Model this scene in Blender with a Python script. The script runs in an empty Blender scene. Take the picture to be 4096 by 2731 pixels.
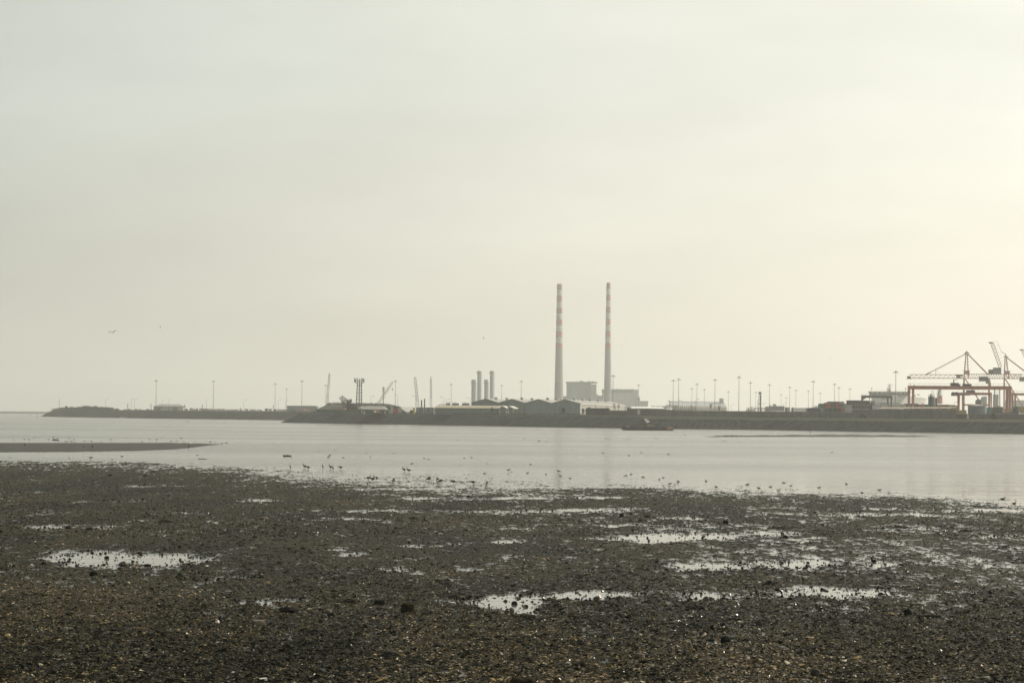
import bpy, math, random
import numpy as np
from mathutils import Vector, Matrix
sc = bpy.context.scene
C = bpy.data.collections.new("scene"); sc.collection.children.link(C)
rnd = random.Random(7)
# ---------------------------------------------------------------- camera model
F = 7600.0; CX = 2048.0; YH = 1656.0; ROLL = math.radians(0.45); EYE = 6.5
CR, SR = math.cos(ROLL), math.sin(ROLL)
def P(px, py, d):
    u = (px-CX)/F; v = (YH-py)/F
    return Vector((d*(u*CR - v*SR), d, EYE + d*(u*SR + v*CR)))
def G(px, py, z=0.0):
    u = (px-CX)/F; v = (YH-py)/F
    d = (z-EYE)/(u*SR + v*CR)
    return P(px, py, d)
def hor(px): return YH + (px-CX)*SR/CR
def proj(p):
    u = (p[0]*CR + (p[2]-EYE)*SR)/p[1]; v = (-p[0]*SR + (p[2]-EYE)*CR)/p[1]
    return CX+u*F, YH-v*F
cam = bpy.data.cameras.new("camera"); co = bpy.data.objects.new("camera", cam); C.objects.link(co)
cam.sensor_width = 36; cam.lens = F/4096*36; cam.shift_y = (YH-1365.5)/4096
cam.clip_start = .5; cam.clip_end = 40000
co.matrix_world = Matrix(((CR, -SR, 0, 0), (0, 0, -1, 0), (SR, CR, 0, EYE), (0, 0, 0, 1)))
sc.camera = co
# ---------------------------------------------------------------- materials
MATS = {}
def mat(name, col, rough=.75, var=.25, scale=.6, stretch=(1, 1, 1), bump=0, bscale=4, metal=0, spec=.5, tint=None):
    m = bpy.data.materials.new(name); m.use_nodes = True
    nt = m.node_tree; n = nt.nodes; l = nt.links; b = n["Principled BSDF"]
    b.inputs["Roughness"].default_value = rough; b.inputs["Metallic"].default_value = metal
    b.inputs["Specular IOR Level"].default_value = spec
    tc = n.new("ShaderNodeTexCoord"); mp = n.new("ShaderNodeMapping"); mp.inputs["Scale"].default_value = stretch
    l.new(tc.outputs["Object"], mp.inputs[0])
    nz = n.new("ShaderNodeTexNoise"); nz.inputs["Scale"].default_value = scale; nz.inputs["Detail"].default_value = 5
    nz.inputs["Roughness"].default_value = .65; l.new(mp.outputs[0], nz.inputs["Vector"])
    cr = n.new("ShaderNodeValToRGB"); e = cr.color_ramp.elements
    c2 = tint or col
    e[0].position = .3; e[1].position = .7
    e[0].color = [c*(1-var) for c in col]+[1]; e[1].color = [min(1, c*(1+var)) for c in c2]+[1]
    l.new(nz.outputs["Fac"], cr.inputs[0]); l.new(cr.outputs[0], b.inputs["Base Color"])
    if bump:
        n2 = n.new("ShaderNodeTexNoise"); n2.inputs["Scale"].default_value = bscale; n2.inputs["Detail"].default_value = 6
        l.new(mp.outputs[0], n2.inputs["Vector"])
        bp = n.new("ShaderNodeBump"); bp.inputs["Distance"].default_value = bump; bp.inputs["Strength"].default_value = 1
        l.new(n2.outputs["Fac"], bp.inputs["Height"]); l.new(bp.outputs[0], b.inputs["Normal"])
    MATS[name] = m
    return m
S1 = (1, 1, .25)
mat("concrete_grey", (.29, .29, .275), .85, .2, .12, S1)
mat("chimney_red", (.42, .14, .11), .7, .15, .2)
mat("chimney_white", (.58, .58, .56), .7, .1, .2)
mat("stack_grey", (.36, .385, .39), .6, .1, .1, S1)
mat("plant_cladding", (.30, .335, .34), .7, .15, .08, S1)
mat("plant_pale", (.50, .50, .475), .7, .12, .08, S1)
mat("shed_green", (.15, .20, .19), .6, .12, .3, S1)
mat("shed_roof", (.27, .26, .235), .55, .12, .15)
mat("cream_wall", (.58, .55, .48), .75, .1, .3, S1)
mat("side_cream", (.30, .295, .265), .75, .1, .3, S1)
mat("tan_roof", (.36, .31, .225), .7, .15, .25)
mat("wall_grey", (.165, .165, .155), .9, .25, .35, S1)
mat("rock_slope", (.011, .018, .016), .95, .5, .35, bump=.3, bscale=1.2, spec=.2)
mat("grass_strip", (.040, .045, .028), .95, .4, .6, bump=.1, bscale=3, spec=.1)
mat("yard_ground", (.12, .12, .11), .9, .3, .05, spec=.2)
mat("slip_concrete", (.17, .165, .14), .85, .2, .8)
mat("far_land", (.055, .06, .05), .95, .4, .03, spec=.1)
mat("steel_grey", (.20, .21, .21), .5, .15, .5)
mat("steel_dark", (.05, .055, .055), .6, .2, .5)
mat("steel_brown", (.12, .10, .085), .6, .2, .5)
mat("crane_red", (.48, .20, .145), .6, .18, .4)
mat("crane_pink", (.50, .22, .18), .6, .1, .5)
mat("crane_white", (.55, .52, .50), .6, .1, .5)
mat("crane_blue", (.12, .17, .22), .6, .15, .5)
mat("house_teal", (.15, .20, .21), .6, .12, .5)
mat("ship_white", (.80, .79, .75), .5, .06, .3)
mat("ship_grey", (.16, .19, .21), .6, .12, .3)
mat("ship_blue", (.05, .10, .20), .5, .1, .3)
mat("window_dark", (.025, .03, .035), .25, .1, .5)
mat("green_paint", (.20, .42, .08), .6, .1, .5)
mat("red_paint", (.42, .06, .04), .5, .12, .6)
mat("orange_paint", (.50, .17, .05), .55, .12, .6)
mat("ochre_paint", (.36, .25, .10), .6, .15, .6)
mat("rust_paint", (.26, .135, .065), .65, .2, .9)
mat("yellow_paint", (.60, .38, .05), .55, .1, .6)
mat("green_dark", (.05, .085, .07), .6, .15, .6)
mat("teal_paint", (.05, .17, .13), .6, .15, .6)
mat("blue_dark", (.035, .055, .085), .6, .15, .6)
mat("brown_dark", (.085, .06, .045), .7, .2, .6)
mat("grey_dark", (.065, .07, .07), .7, .2, .5, S1)
mat("grey_pale", (.36, .37, .35), .7, .12, .5)
mat("white_paint", (.72, .71, .67), .6, .08, .5)
mat("black_rubber", (.02, .02, .02), .9, .2, 1)
mat("tank_blue", (.11, .15, .17), .55, .12, .3, S1)
mat("hull_black", (.022, .026, .026), .7, .3, .5)
mat("leaf_dark", (.030, .042, .024), .8, .45, .5, spec=.2)
mat("leaf_olive", (.060, .062, .030), .8, .45, .5, spec=.2)
mat("leaf_bare", (.085, .065, .045), .9, .35, .5, spec=.1)
mat("bark", (.05, .04, .03), .9, .3, 2)
mat("mound_earth", (.05, .055, .05), .95, .3, .05, spec=.1)
mat("goose_black", (.012, .012, .012), .7, .2, 8, spec=.3)
mat("goose_brown", (.085, .07, .058), .8, .25, 14, spec=.2)
mat("feather_white", (.75, .73, .68), .75, .06, 9, spec=.2)
mat("feather_grey", (.12, .115, .105), .75, .15, 9, spec=.2)
mat("wader_brown", (.055, .047, .038), .8, .3, 14, spec=.2)
mat("leg_dark", (.03, .025, .02), .7, .2, 9)
mat("wood_wet", (.028, .025, .02), .6, .4, 4, bump=.03, bscale=12)
mat("rock_dark", (.009, .009, .0075), .85, .5, 6, bump=.03, bscale=22, spec=.1)
mat("rock_moss", (.010, .010, .008), .95, .5, 8, bump=.04, bscale=30, spec=.05, tint=(.030, .027, .012))
mat("rock_tan", (.13, .108, .078), .85, .35, 7, bump=.015, bscale=30, spec=.3)
mat("rock_grey", (.05, .049, .04), .85, .4, 7, bump=.02, bscale=30, spec=.15)
mat("weed", (.007, .0075, .005), .8, .5, 9, spec=.12, tint=(.018, .018, .01))
# ---------------------------------------------------------------- mesh builder
class MB:
    def __init__(s): s.v = []; s.f = []; s.m = []; s.mi = 0
    def add(s, vs, fs, mi=None):
        o = len(s.v); s.v += [tuple(x) for x in vs]
        for f in fs: s.f.append(tuple(o+i for i in f)); s.m.append(s.mi if mi is None else mi)
    def box(s, x0, x1, y0, y1, z0, z1, mi=None):
        s.add([(x0,y0,z0),(x1,y0,z0),(x1,y1,z0),(x0,y1,z0),(x0,y0,z1),(x1,y0,z1),(x1,y1,z1),(x0,y1,z1)],
              [(0,3,2,1),(4,5,6,7),(0,1,5,4),(1,2,6,5),(2,3,7,6),(3,0,4,7)], mi)
    def bar(s, a, b, r, n=4, mi=None, r2=None):
        a = Vector(a); b = Vector(b); t = (b-a)
        if t.length < 1e-6: return
        t.normalize(); up = Vector((0,0,1)) if abs(t.z) < .9 else Vector((0,1,0))
        x = t.cross(up).normalized(); y = t.cross(x)
        r2 = r if r2 is None else r2
        vs = []
        for p, q in ((a, r), (b, r2)):
            for k in range(n):
                g = 2*math.pi*(k+.5)/n; vs.append(p + x*q*math.cos(g) + y*q*math.sin(g))
        fs = [(k, (k+1) % n, n+(k+1) % n, n+k) for k in range(n)]
        fs += [tuple(range(n))[::-1], tuple(range(n, 2*n))]
        s.add(vs, fs, mi)
    def lathe(s, prof, n=20, cx=0, cy=0, mi=None, mlist=None):
        vs = []
        for r, z in prof:
            for k in range(n):
                g = 2*math.pi*k/n; vs.append((cx+r*math.cos(g), cy+r*math.sin(g), z))
        o = len(s.v); s.v += vs
        for i in range(len(prof)-1):
            for k in range(n):
                s.f.append((o+i*n+k, o+i*n+(k+1) % n, o+(i+1)*n+(k+1) % n, o+(i+1)*n+k))
                s.m.append(mlist[i] if mlist else (s.mi if mi is None else mi))
        for base in (0, len(prof)-1):
            s.f.append(tuple(o+base*n+k for k in (range(n) if base else range(n-1, -1, -1)))); s.m.append(mlist[min(base, len(prof)-2)] if mlist else (s.mi if mi is None else mi))
    def prism(s, poly, off, mi=None):          # polygon (3D points) swept by an offset vector
        n = len(poly); off = Vector(off)
        vs = [Vector(p) for p in poly] + [Vector(p)+off for p in poly]
        s.add(vs, [tuple(range(n)), tuple(range(n, 2*n))[::-1]] + [(k, n+k, n+(k+1) % n, (k+1) % n) for k in range(n)], mi)
    def loft(s, pts, rad, n=8, mlist=None):    # elliptical rings along a spine in the xz plane; rad = (half width y, half height)
        vs = []
        for i, p in enumerate(pts):
            a = Vector(pts[max(0, i-1)]); b = Vector(pts[min(len(pts)-1, i+1)])
            t = (b-a).normalized(); nrm = Vector((-t.z, 0, t.x)); w, h = rad[i]
            for k in range(n):
                g = 2*math.pi*k/n; vs.append(Vector(p) + Vector((0, w*math.cos(g), 0)) + nrm*h*math.sin(g))
        o = len(s.v); s.v += [tuple(x) for x in vs]
        for i in range(len(pts)-1):
            for k in range(n):
                s.f.append((o+i*n+k, o+i*n+(k+1) % n, o+(i+1)*n+(k+1) % n, o+(i+1)*n+k)); s.m.append(mlist[i] if mlist else s.mi)
        s.f.append(tuple(o+k for k in range(n))); s.m.append(mlist[0] if mlist else s.mi)
        e = o+(len(pts)-1)*n; s.f.append(tuple(e+k for k in range(n))); s.m.append(mlist[-1] if mlist else s.mi)
    def lattice(s, a, b, wa, wb, n, r, side=(1, 0, 0), rd=None):   # square truss mast
        a = Vector(a); b = Vector(b); t = (b-a).normalized(); sx = Vector(side); sx = (sx - t*sx.dot(t)).normalized(); sy = t.cross(sx)
        rd = rd or r*.6; R = []
        for i in range(n+1):
            f = i/n; c = a.lerp(b, f); w = (wa*(1-f)+wb*f)/2
            R.append([c+sx*w*p+sy*w*q for p, q in ((-1,-1),(1,-1),(1,1),(-1,1))])
        for k in range(4):
            s.bar(R[0][k], R[n][k], r)
            for i in range(n):
                j = (k+1) % 4
                s.bar(R[i][k], R[i+1][j], rd) if i % 2 else s.bar(R[i][j], R[i+1][k], rd)
                s.bar(R[i+1][k], R[i+1][j], rd)
    def mesh(s, name, mats, smooth=False):
        me = bpy.data.meshes.new(name); me.from_pydata(s.v, [], s.f)
        for m in ([mats] if isinstance(mats, str) else mats): me.materials.append(MATS[m])
        me.polygons.foreach_set("material_index", s.m)
        if smooth: me.polygons.foreach_set("use_smooth", [True]*len(s.f))
        import bmesh
        bm = bmesh.new(); bm.from_mesh(me); bmesh.ops.recalc_face_normals(bm, faces=bm.faces); bm.to_mesh(me); bm.free()
        me.update(); return me
    def build(s, name, mats, parent=None, loc=None, smooth=False, rz=0):
        o = bpy.data.objects.new(name, s.mesh(name, mats, smooth)); C.objects.link(o)
        if parent: o.parent = parent
        if loc is not None: o.location = loc
        o.rotation_euler.z = rz
        return o
def tag(o, label, cat, group=None):
    o["label"] = label; o["category"] = cat
    if group: o["group"] = group
    return o
def struct(o, kind="structure", label=None):
    o["kind"] = kind
    if label: o["label"] = label
    return o
def thing(name, label, cat, loc=(0, 0, 0), group=None, rz=0):
    o = bpy.data.objects.new(name, None); C.objects.link(o); o.location = loc; o.rotation_euler.z = rz; o.empty_display_size = .2
    return tag(o, label, cat, group)
def dup(root, loc, label=None, rz=0, scale=None):
    r = root.copy(); C.objects.link(r); r.location = loc; r.rotation_euler.z = rz
    if scale: r.scale = scale
    if label: r["label"] = label
    for ch in list(root.children):
        c = ch.copy(); C.objects.link(c); c.parent = r
        for g in ch.children:
            q = g.copy(); C.objects.link(q); q.parent = c
    return r
class At:                                      # local metres from measured pixels for a thing standing at distance d
    def __init__(s, bx, by, d): s.bx, s.by, s.d = bx, by, d; s.s = d/F; s.loc = P(bx, by, d)
    def x(s, px): return (px-s.bx)*s.s
    def z(s, py): return (s.by-py)*s.s
    def p(s, px, py, y=0): return ((px-s.bx)*s.s, y, (s.by-py)*s.s)
def atz(bx, d, z):                             # an At whose base lies at world height z on the ray column bx
    u = (bx-CX)/F; v = ((z-EYE)/d - u*SR)/CR
    return At(bx, YH - v*F, d)
def face(t, bx):                                # turn a thing so that its depth runs along the quay's line of sight
    a = math.atan((bx-CX)/F); t.rotation_euler.z = -a; t.scale.x = 1/math.cos(a)
def lerp_tab(x, tab): return float(np.interp(x, [t[0] for t in tab], [t[1] for t in tab]))
# ---------------------------------------------------------------- light, sky
SUN_AZ, SUN_EL = math.radians(62), math.radians(30)          # azimuth clockwise from the view direction (+Y)
sd = Vector((math.sin(SUN_AZ)*math.cos(SUN_EL), math.cos(SUN_AZ)*math.cos(SUN_EL), math.sin(SUN_EL)))
sl = bpy.data.lights.new("sun", "SUN"); so = bpy.data.objects.new("sun", sl); C.objects.link(so)
sl.energy = 3.0; sl.angle = math.radians(2.0); sl.color = (1, .885, .75)
so.rotation_euler = (-sd).to_track_quat('-Z', 'Y').to_euler()
w = bpy.data.worlds.new("World"); sc.world = w; w.use_nodes = True
nt = w.node_tree; n = nt.nodes; l = nt.links; n.clear()
out = n.new("ShaderNodeOutputWorld")
sky = n.new("ShaderNodeTexSky"); sky.sky_type = 'NISHITA'; sky.sun_disc = False
sky.sun_elevation = SUN_EL; sky.sun_rotation = SUN_AZ; sky.dust_density = 6; sky.air_density = 1.2
bg1 = n.new("ShaderNodeBackground"); bg1.inputs[1].default_value = .05; l.new(sky.outputs[0], bg1.inputs[0])
# thin high overcast in front of the clear sky: brighter towards the sun, with faint soft banks
tc = n.new("ShaderNodeTexCoord")
dot = n.new("ShaderNodeVectorMath"); dot.operation = 'DOT_PRODUCT'; dot.inputs[1].default_value = sd
nm = n.new("ShaderNodeVectorMath"); nm.operation = 'NORMALIZE'; l.new(tc.outputs["Generated"], nm.inputs[0]); l.new(nm.outputs[0], dot.inputs[0])
mr = n.new("ShaderNodeMapRange"); mr.inputs[1].default_value = -.3; mr.inputs[2].default_value = .95; mr.inputs[3].default_value = 0; mr.inputs[4].default_value = 1
l.new(dot.outputs["Value"], mr.inputs[0])
SKYRAMP = [(0.0, (.13, .14, .135)), (.22, (.24, .25, .235)), (.40, (.452, .478, .446)), (.58, (.605, .605, .552)), (.74, (.80, .78, .70)), (.86, (.97, .955, .875)), (1.0, (1.15, 1.1, .95))]
rp = n.new("ShaderNodeValToRGB"); els = rp.color_ramp.elements
els[0].position = 0; els[0].color = SKYRAMP[0][1]+(1,); els[1].position = 1; els[1].color = SKYRAMP[-1][1]+(1,)
for p_, c_ in SKYRAMP[1:-1]:
    e_ = els.new(p_); e_.color = c_+(1,)
l.new(mr.outputs[0], rp.inputs[0])
mp = n.new("ShaderNodeMapping"); mp.inputs["Scale"].default_value = (1.6, 1.6, 6.5); l.new(nm.outputs[0], mp.inputs[0])
nz = n.new("ShaderNodeTexNoise"); nz.inputs["Scale"].default_value = 2.2; nz.inputs["Detail"].default_value = 4; nz.inputs["Roughness"].default_value = .5; l.new(mp.outputs[0], nz.inputs["Vector"])
mr2 = n.new("ShaderNodeMapRange"); mr2.inputs[1].default_value = .3; mr2.inputs[2].default_value = .7; mr2.inputs[3].default_value = .88; mr2.inputs[4].default_value = 1.07
l.new(nz.outputs["Fac"], mr2.inputs[0])
mul = n.new("ShaderNodeMixRGB"); mul.blend_type = 'MULTIPLY'; mul.inputs[0].default_value = 1; l.new(rp.outputs[0], mul.inputs[1]); l.new(mr2.outputs[0], mul.inputs[2])
sz = n.new("ShaderNodeSeparateXYZ"); l.new(nm.outputs[0], sz.inputs[0])
hr = n.new("ShaderNodeValToRGB"); he = hr.color_ramp.elements; he[0].position = .035; he[0].color = (1.035, .982, .905, 1); he[1].position = .17; he[1].color = (.955, .985, .972, 1)
l.new(sz.outputs[2], hr.inputs[0]); mu2 = n.new("ShaderNodeMixRGB"); mu2.blend_type = 'MULTIPLY'; mu2.inputs[0].default_value = 1; l.new(mul.outputs[0], mu2.inputs[1]); l.new(hr.outputs[0], mu2.inputs[2]); mul = mu2
bg2 = n.new("ShaderNodeBackground"); bg2.inputs[1].default_value = 1.0; l.new(mul.outputs[0], bg2.inputs[0])
mx = n.new("ShaderNodeMixShader"); mx.inputs[0].default_value = .93; l.new(bg1.outputs[0], mx.inputs[1]); l.new(bg2.outputs[0], mx.inputs[2])
l.new(mx.outputs[0], out.inputs[0])
sc.view_settings.view_transform = 'Standard'; sc.view_settings.look = 'None'; sc.view_settings.gamma = 1; sc.view_settings.exposure = .39
sc.render.engine = 'CYCLES'; cy = sc.cycles
cy.max_bounces = 6; cy.diffuse_bounces = 2; cy.glossy_bounces = 3; cy.volume_bounces = 2; cy.transmission_bounces = 2
cy.sample_clamp_direct = 2.2; cy.sample_clamp_indirect = 3; cy.use_denoising = True; cy.use_adaptive_sampling = False
try: cy.denoiser = 'OPENIMAGEDENOISE'; cy.denoising_input_passes = 'RGB_ALBEDO_NORMAL'; cy.denoising_prefilter = 'ACCURATE'
except Exception: pass
# ---------------------------------------------------------------- haze: one closed box of pale even air round everything
hm = bpy.data.materials.new("haze_air"); hm.use_nodes = True; hn = hm.node_tree.nodes; hn.clear()
ho = hn.new("ShaderNodeOutputMaterial"); hv = hn.new("ShaderNodeVolumePrincipled"); hm.node_tree.links.new(hv.outputs[0], ho.inputs["Volume"])
hv.inputs["Color"].default_value = (.965, .98, .95, 1); hv.inputs["Density"].default_value = 1.65e-4; hv.inputs["Anisotropy"].default_value = .45
try: hv.inputs["Density Attribute"].default_value = ""
except Exception: pass
MATS["haze_air"] = hm
b = MB(); b.box(-9000, 9000, -400, 12000, -3.5, 225)
struct(b.build("haze", "haze_air"), "stuff", "pale even haze over the bay and port")
# ---------------------------------------------------------------- numpy helpers
def hash2(ix, iy, seed):
    h = (ix.astype(np.int64)*374761393 + iy.astype(np.int64)*668265263 + seed*974711) & 0x7fffffff
    h = ((h ^ (h >> 13))*1274126177) & 0x7fffffff
    h = (h ^ (h >> 16)) & 0xffff
    return h/65535.0
def vnoise(x, y, seed):
    ix = np.floor(x); iy = np.floor(y); fx = x-ix; fy = y-iy
    fx = fx*fx*(3-2*fx); fy = fy*fy*(3-2*fy)
    a = hash2(ix, iy, seed); b = hash2(ix+1, iy, seed); c = hash2(ix, iy+1, seed); d = hash2(ix+1, iy+1, seed)
    return (a*(1-fx)+b*fx)*(1-fy) + (c*(1-fx)+d*fx)*fy
def fbm(x, y, seed, octv=4, gain=.55):
    s = 0; a = 1; t = 0
    for i in range(octv):
        s = s + a*(vnoise(x, y, seed+i*17)-.5); t += a; a *= gain; x = x*2.03+3.1; y = y*2.03+1.7
    return s/t*2
def projv(X, Y, Z=0.0):
    u = (X*CR + (Z-EYE)*SR)/Y; v = (-X*SR + (Z-EYE)*CR)/Y
    return CX+u*F, YH-v*F
def np_mesh(name, verts, faces, mats, attr=None, smooth=True):
    me = bpy.data.meshes.new(name); nf, k = faces.shape
    me.vertices.add(len(verts)); me.vertices.foreach_set("co", verts.astype(np.float32).ravel())
    me.loops.add(nf*k); me.loops.foreach_set("vertex_index", faces.astype(np.int32).ravel())
    me.polygons.add(nf); me.polygons.foreach_set("loop_start", np.arange(0, nf*k, k, dtype=np.int32))
    me.polygons.foreach_set("loop_total", np.full(nf, k, dtype=np.int32))
    me.polygons.foreach_set("use_smooth", np.full(nf, smooth, dtype=bool))
    for m in mats: me.materials.append(MATS[m])
    if attr is not None:
        a = me.attributes.new("tint", 'FLOAT_COLOR', 'POINT'); a.data.foreach_set("color", attr.astype(np.float32).ravel())
    me.update(); me.validate(); o = bpy.data.objects.new(name, me); C.objects.link(o); return o
# ---------------------------------------------------------------- sea
def sea_mat():
    m = bpy.data.materials.new("sea_water"); m.use_nodes = True; n = m.node_tree.nodes; l = m.node_tree.links; b = n["Principled BSDF"]
    b.inputs["Base Color"].default_value = (.085, .082, .068, 1); b.inputs["IOR"].default_value = 1.33
    tc = n.new("ShaderNodeTexCoord"); sx = n.new("ShaderNodeSeparateXYZ"); l.new(tc.outputs["Object"], sx.inputs[0])
    def rng(src, a, bb, c, d):
        r = n.new("ShaderNodeMapRange"); r.inputs[1].default_value = a; r.inputs[2].default_value = bb; r.inputs[3].default_value = c; r.inputs[4].default_value = d
        l.new(src, r.inputs[0]); return r.outputs[0]
    def noise(scale, sc_=(1, 1, 1), det=3):
        mp = n.new("ShaderNodeMapping"); mp.inputs["Scale"].default_value = sc_; l.new(tc.outputs["Object"], mp.inputs[0])
        z = n.new("ShaderNodeTexNoise"); z.inputs["Scale"].default_value = scale; z.inputs["Detail"].default_value = det; l.new(mp.outputs[0], z.inputs["Vector"]); return z.outputs["Fac"]
    def math_(op, a, bb):
        q = n.new("ShaderNodeMath"); q.operation = op
        for i, v in enumerate((a, bb)):
            if isinstance(v, (int, float)): q.inputs[i].default_value = v
            else: l.new(v, q.inputs[i])
        return q.outputs[0]
    streak = rng(noise(.02, (.25, 1, 1), 4), .36, .62, .75, 1.2)      # wind lanes lying across the bay
    dist = rng(sx.outputs[1], 150, 245, .12, 1)
    amt = math_('MULTIPLY', streak, dist)
    l.new(rng(amt, .1, 1.1, .02, .21), b.inputs["Roughness"])
    bp = n.new("ShaderNodeBump"); bp.inputs["Distance"].default_value = .22; l.new(amt, bp.inputs["Strength"])
    hgt = math_('ADD', noise(.9, (.45, 1, 1), 4), math_('MULTIPLY', noise(.22, (.4, 1, 1), 2), 1.5))
    l.new(hgt, bp.inputs["Height"]); l.new(bp.outputs[0], b.inputs["Normal"])
    MATS["sea_water"] = m
sea_mat()
b = MB(); b.add([(-8900, -300, 0), (8900, -300, 0), (8900, 11900, 0), (-8900, 11900, 0)], [(0, 1, 2, 3)])
struct(b.build("water", "sea_water"), label="calm pale bay water between the mudflat and the port")
# ---------------------------------------------------------------- mudflat
UP = [(-900, 1826), (0, 1837), (300, 1839), (580, 1843), (1000, 1850), (1200, 1857), (1400, 1868), (1600, 1880), (1800, 1888), (2000, 1900), (2200, 1908), (2468, 1923), (2795, 1942), (3000, 1948), (3233, 1955), (3466, 1964), (3792, 1977), (4096, 1988), (5000, 2024)]
LO = [(-900, 1832), (0, 1843), (300, 1846), (580, 1852), (800, 1866), (1000, 1884), (1200, 1906), (1500, 1930), (1800, 1946), (2000, 1950), (2468, 1949), (2795, 1961), (3100, 1968), (3466, 1980), (3792, 1996), (4096, 2024), (5000, 2070)]
PUD = [(2270, 2389, 150, 7, .78), (2440, 2375, 110, 7, .8), (330, 2236, 130, 22, 1), (520, 2238, 190, 25, 1.15), (700, 2240, 100, 16, .9), (210, 2108, 120, 7, .8), (420, 2112, 60, 9, .55), (1030, 2001, 85, 5, .9), (700, 1944, 90, 3, .5),
       (2320, 2041, 120, 5, 1), (2180, 2044, 60, 3, .7), (2520, 2034, 90, 4, .45), (2600, 2149, 110, 16, 1.2), (2740, 2150, 110, 12, 1), (2880, 2150, 80, 7, .7), (2450, 2160, 60, 6, .5),
       (1810, 2403, 60, 8, 1.04), (1920, 2404, 60, 12, .9), (2010, 2408, 90, 22, 1.15), (2110, 2418, 60, 22, .9), (2230, 2392, 120, 14, .8), (2430, 2378, 100, 11, .95), (2150, 2440, 80, 10, .55),
       (2760, 2272, 60, 9, .9), (2860, 2270, 90, 10, 1), (3070, 2266, 120, 14, .75), (3230, 2256, 110, 13, .75), (3560, 2258, 80, 6, .6),
       (3200, 2372, 130, 16, .8), (3380, 2376, 120, 20, 1.05), (3500, 2368, 80, 12, .7), (2760, 2392, 70, 14, .7), (2900, 2384, 120, 12, .6), (3400, 2438, 90, 14, .5), (3600, 2455, 70, 6, .6),
       (1400, 2216, 60, 6, .9), (1370, 2200, 40, 5, .6), (1650, 2184, 60, 7, .75), (1790, 2182, 50, 5, .6), (1580, 2283, 70, 10, .65), (1690, 2290, 30, 7, .7), (1850, 2288, 50, 5, .5),
       (1010, 2412, 65, 9, .95), (1190, 2400, 40, 5, .6), (960, 2313, 60, 8, .65), (840, 2322, 70, 8, .6), (1130, 2512, 30, 5, .5), (870, 2086, 40, 4, .5), (740, 2053, 80, 4, .6), (480, 2005, 110, 3, .5), (560, 1946, 60, 3, .7),
       (2840, 2600, 60, 12, .75), (2860, 2562, 60, 10, .7), (2780, 2525, 60, 8, .45), (1430, 2077, 110, 5, .8), (1300, 2073, 60, 4, .5), (1480, 2046, 130, 4, .6), (1800, 2044, 160, 4, .6), (1700, 1994, 110, 4, .7), (2080, 1992, 110, 3.5, .9), (1960, 1996, 70, 3, .6), (2400, 1991, 110, 4, .7),
       (2480, 2100, 120, 4, .6), (2750, 2075, 110, 4, .6), (2440, 2102, 40, 4, .7), (3650, 2060, 260, 5, .6), (3950, 2042, 160, 5, .75), (3500, 2037, 160, 4, .5), (3100, 2135, 100, 6, .5), (3050, 2030, 120, 4, .45), (4000, 2145, 120, 7, .4),
       (1950, 2170, 90, 5, .5), (2060, 2164, 60, 6, .6), (2000, 2045, 120, 3, .5), (300, 2010, 120, 3, .35), (1650, 2235, 60, 6, .4), (1550, 1956, 150, 4, .5), (1200, 1946, 150, 3, .4)]
ux = np.array([t[0] for t in UP]); uy = np.array([t[1] for t in UP]); lx = np.array([t[0] for t in LO]); ly = np.array([t[1] for t in LO])
def mud_h(X, Y):
    px, py = projv(X, Y)
    yu = np.interp(px, ux, uy); yl = np.interp(px, lx, ly)
    wob = fbm(X*.05, Y*.02, 5, 3)*5*np.clip((py-1800)/120, 0, 1)
    t = (py+wob-yu)/(yl-yu)
    h = np.where(t < 0, np.maximum(-.25, -.010+t*.03), np.where(t < 1, -.014+.020*np.clip(t, 0, 1), .012+.034*np.clip((py-yl)/45, 0, 1)))
    film = np.clip(t*3, 0, 1)*np.clip((py-1790)/60, 0, 1)*np.clip(1.6-np.clip(t, 0, 3)*.6, 0, 1)
    h = h + film*(fbm(X*.10, Y*.16, 71, 3)*.020 + (vnoise(X*1.1, Y*1.3, 73)-.5)*.020)
    h = h + np.where(t > 1, .012*fbm(X*.10, Y*.05, 11, 3), 0) - .016*np.clip((px-1500)/2200, 0, 1)*np.clip((py-2000)/60, 0, 1)*np.clip((2460-py)/120, 0, 1)
    wx = px + fbm(X*.45, Y*.30, 101, 4, .7)*45; wy = py + fbm(X*.5, Y*.22, 131, 4, .7)*13*np.clip((py-1860)/300, .15, 1.4)
    wet = np.clip((fbm(X*.075, Y*.055, 151, 4, .6)-.06)*5, 0, 1)*np.clip((px-500)/1500, .12, 1)*np.clip((py-1930)/40, 0, 1)*np.clip((2640-py)/250, 0, 1)*(1-np.clip((px-3600)/250, 0, 1)*np.clip((py-2120)/60, 0, 1))
    h = h - .012*wet
    calm = np.zeros_like(h)
    for cx, cy, rx, ry, a in PUD:
        q = ((wx-cx)/rx)**2 + ((wy-cy)/(ry*1.05))**2
        g_ = np.exp(-q**1.25*.6)*(q < 9); h = h - (.070 if a > 1.05 else .060)*a*g_; calm = np.maximum(calm, g_*(1 if a > 1.05 else .15))
    rel = fbm(X*.55, Y*.22, 21, 4, .65)*.030 + fbm(X*2.2, Y*.9, 41, 4, .85)*.050 + (vnoise(X*9, Y*5, 61)-.5)*.036 + (vnoise(X*4.3, Y*2.1, 63)-.5)*.042
    return h + rel*np.clip(.35+np.clip(t, 0, 3)*.4, .2, 1)*(1-.55*np.clip(calm, 0, 1))
NR, NC = 660, 1640
ys = np.linspace(2790, 1824, NR); dd = 49400/(ys-YH)      # distances of grid rows: finer near the camera, coarser far away
dd = np.concatenate([np.array([6, 14, 22, 30, 36, 40]), dd]); NRR = len(dd)
uu = np.concatenate([-np.geomspace(2.6, .337, 70), np.linspace(-.335, .335, NC-140), np.geomspace(.337, 2.6, 70)])
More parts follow.
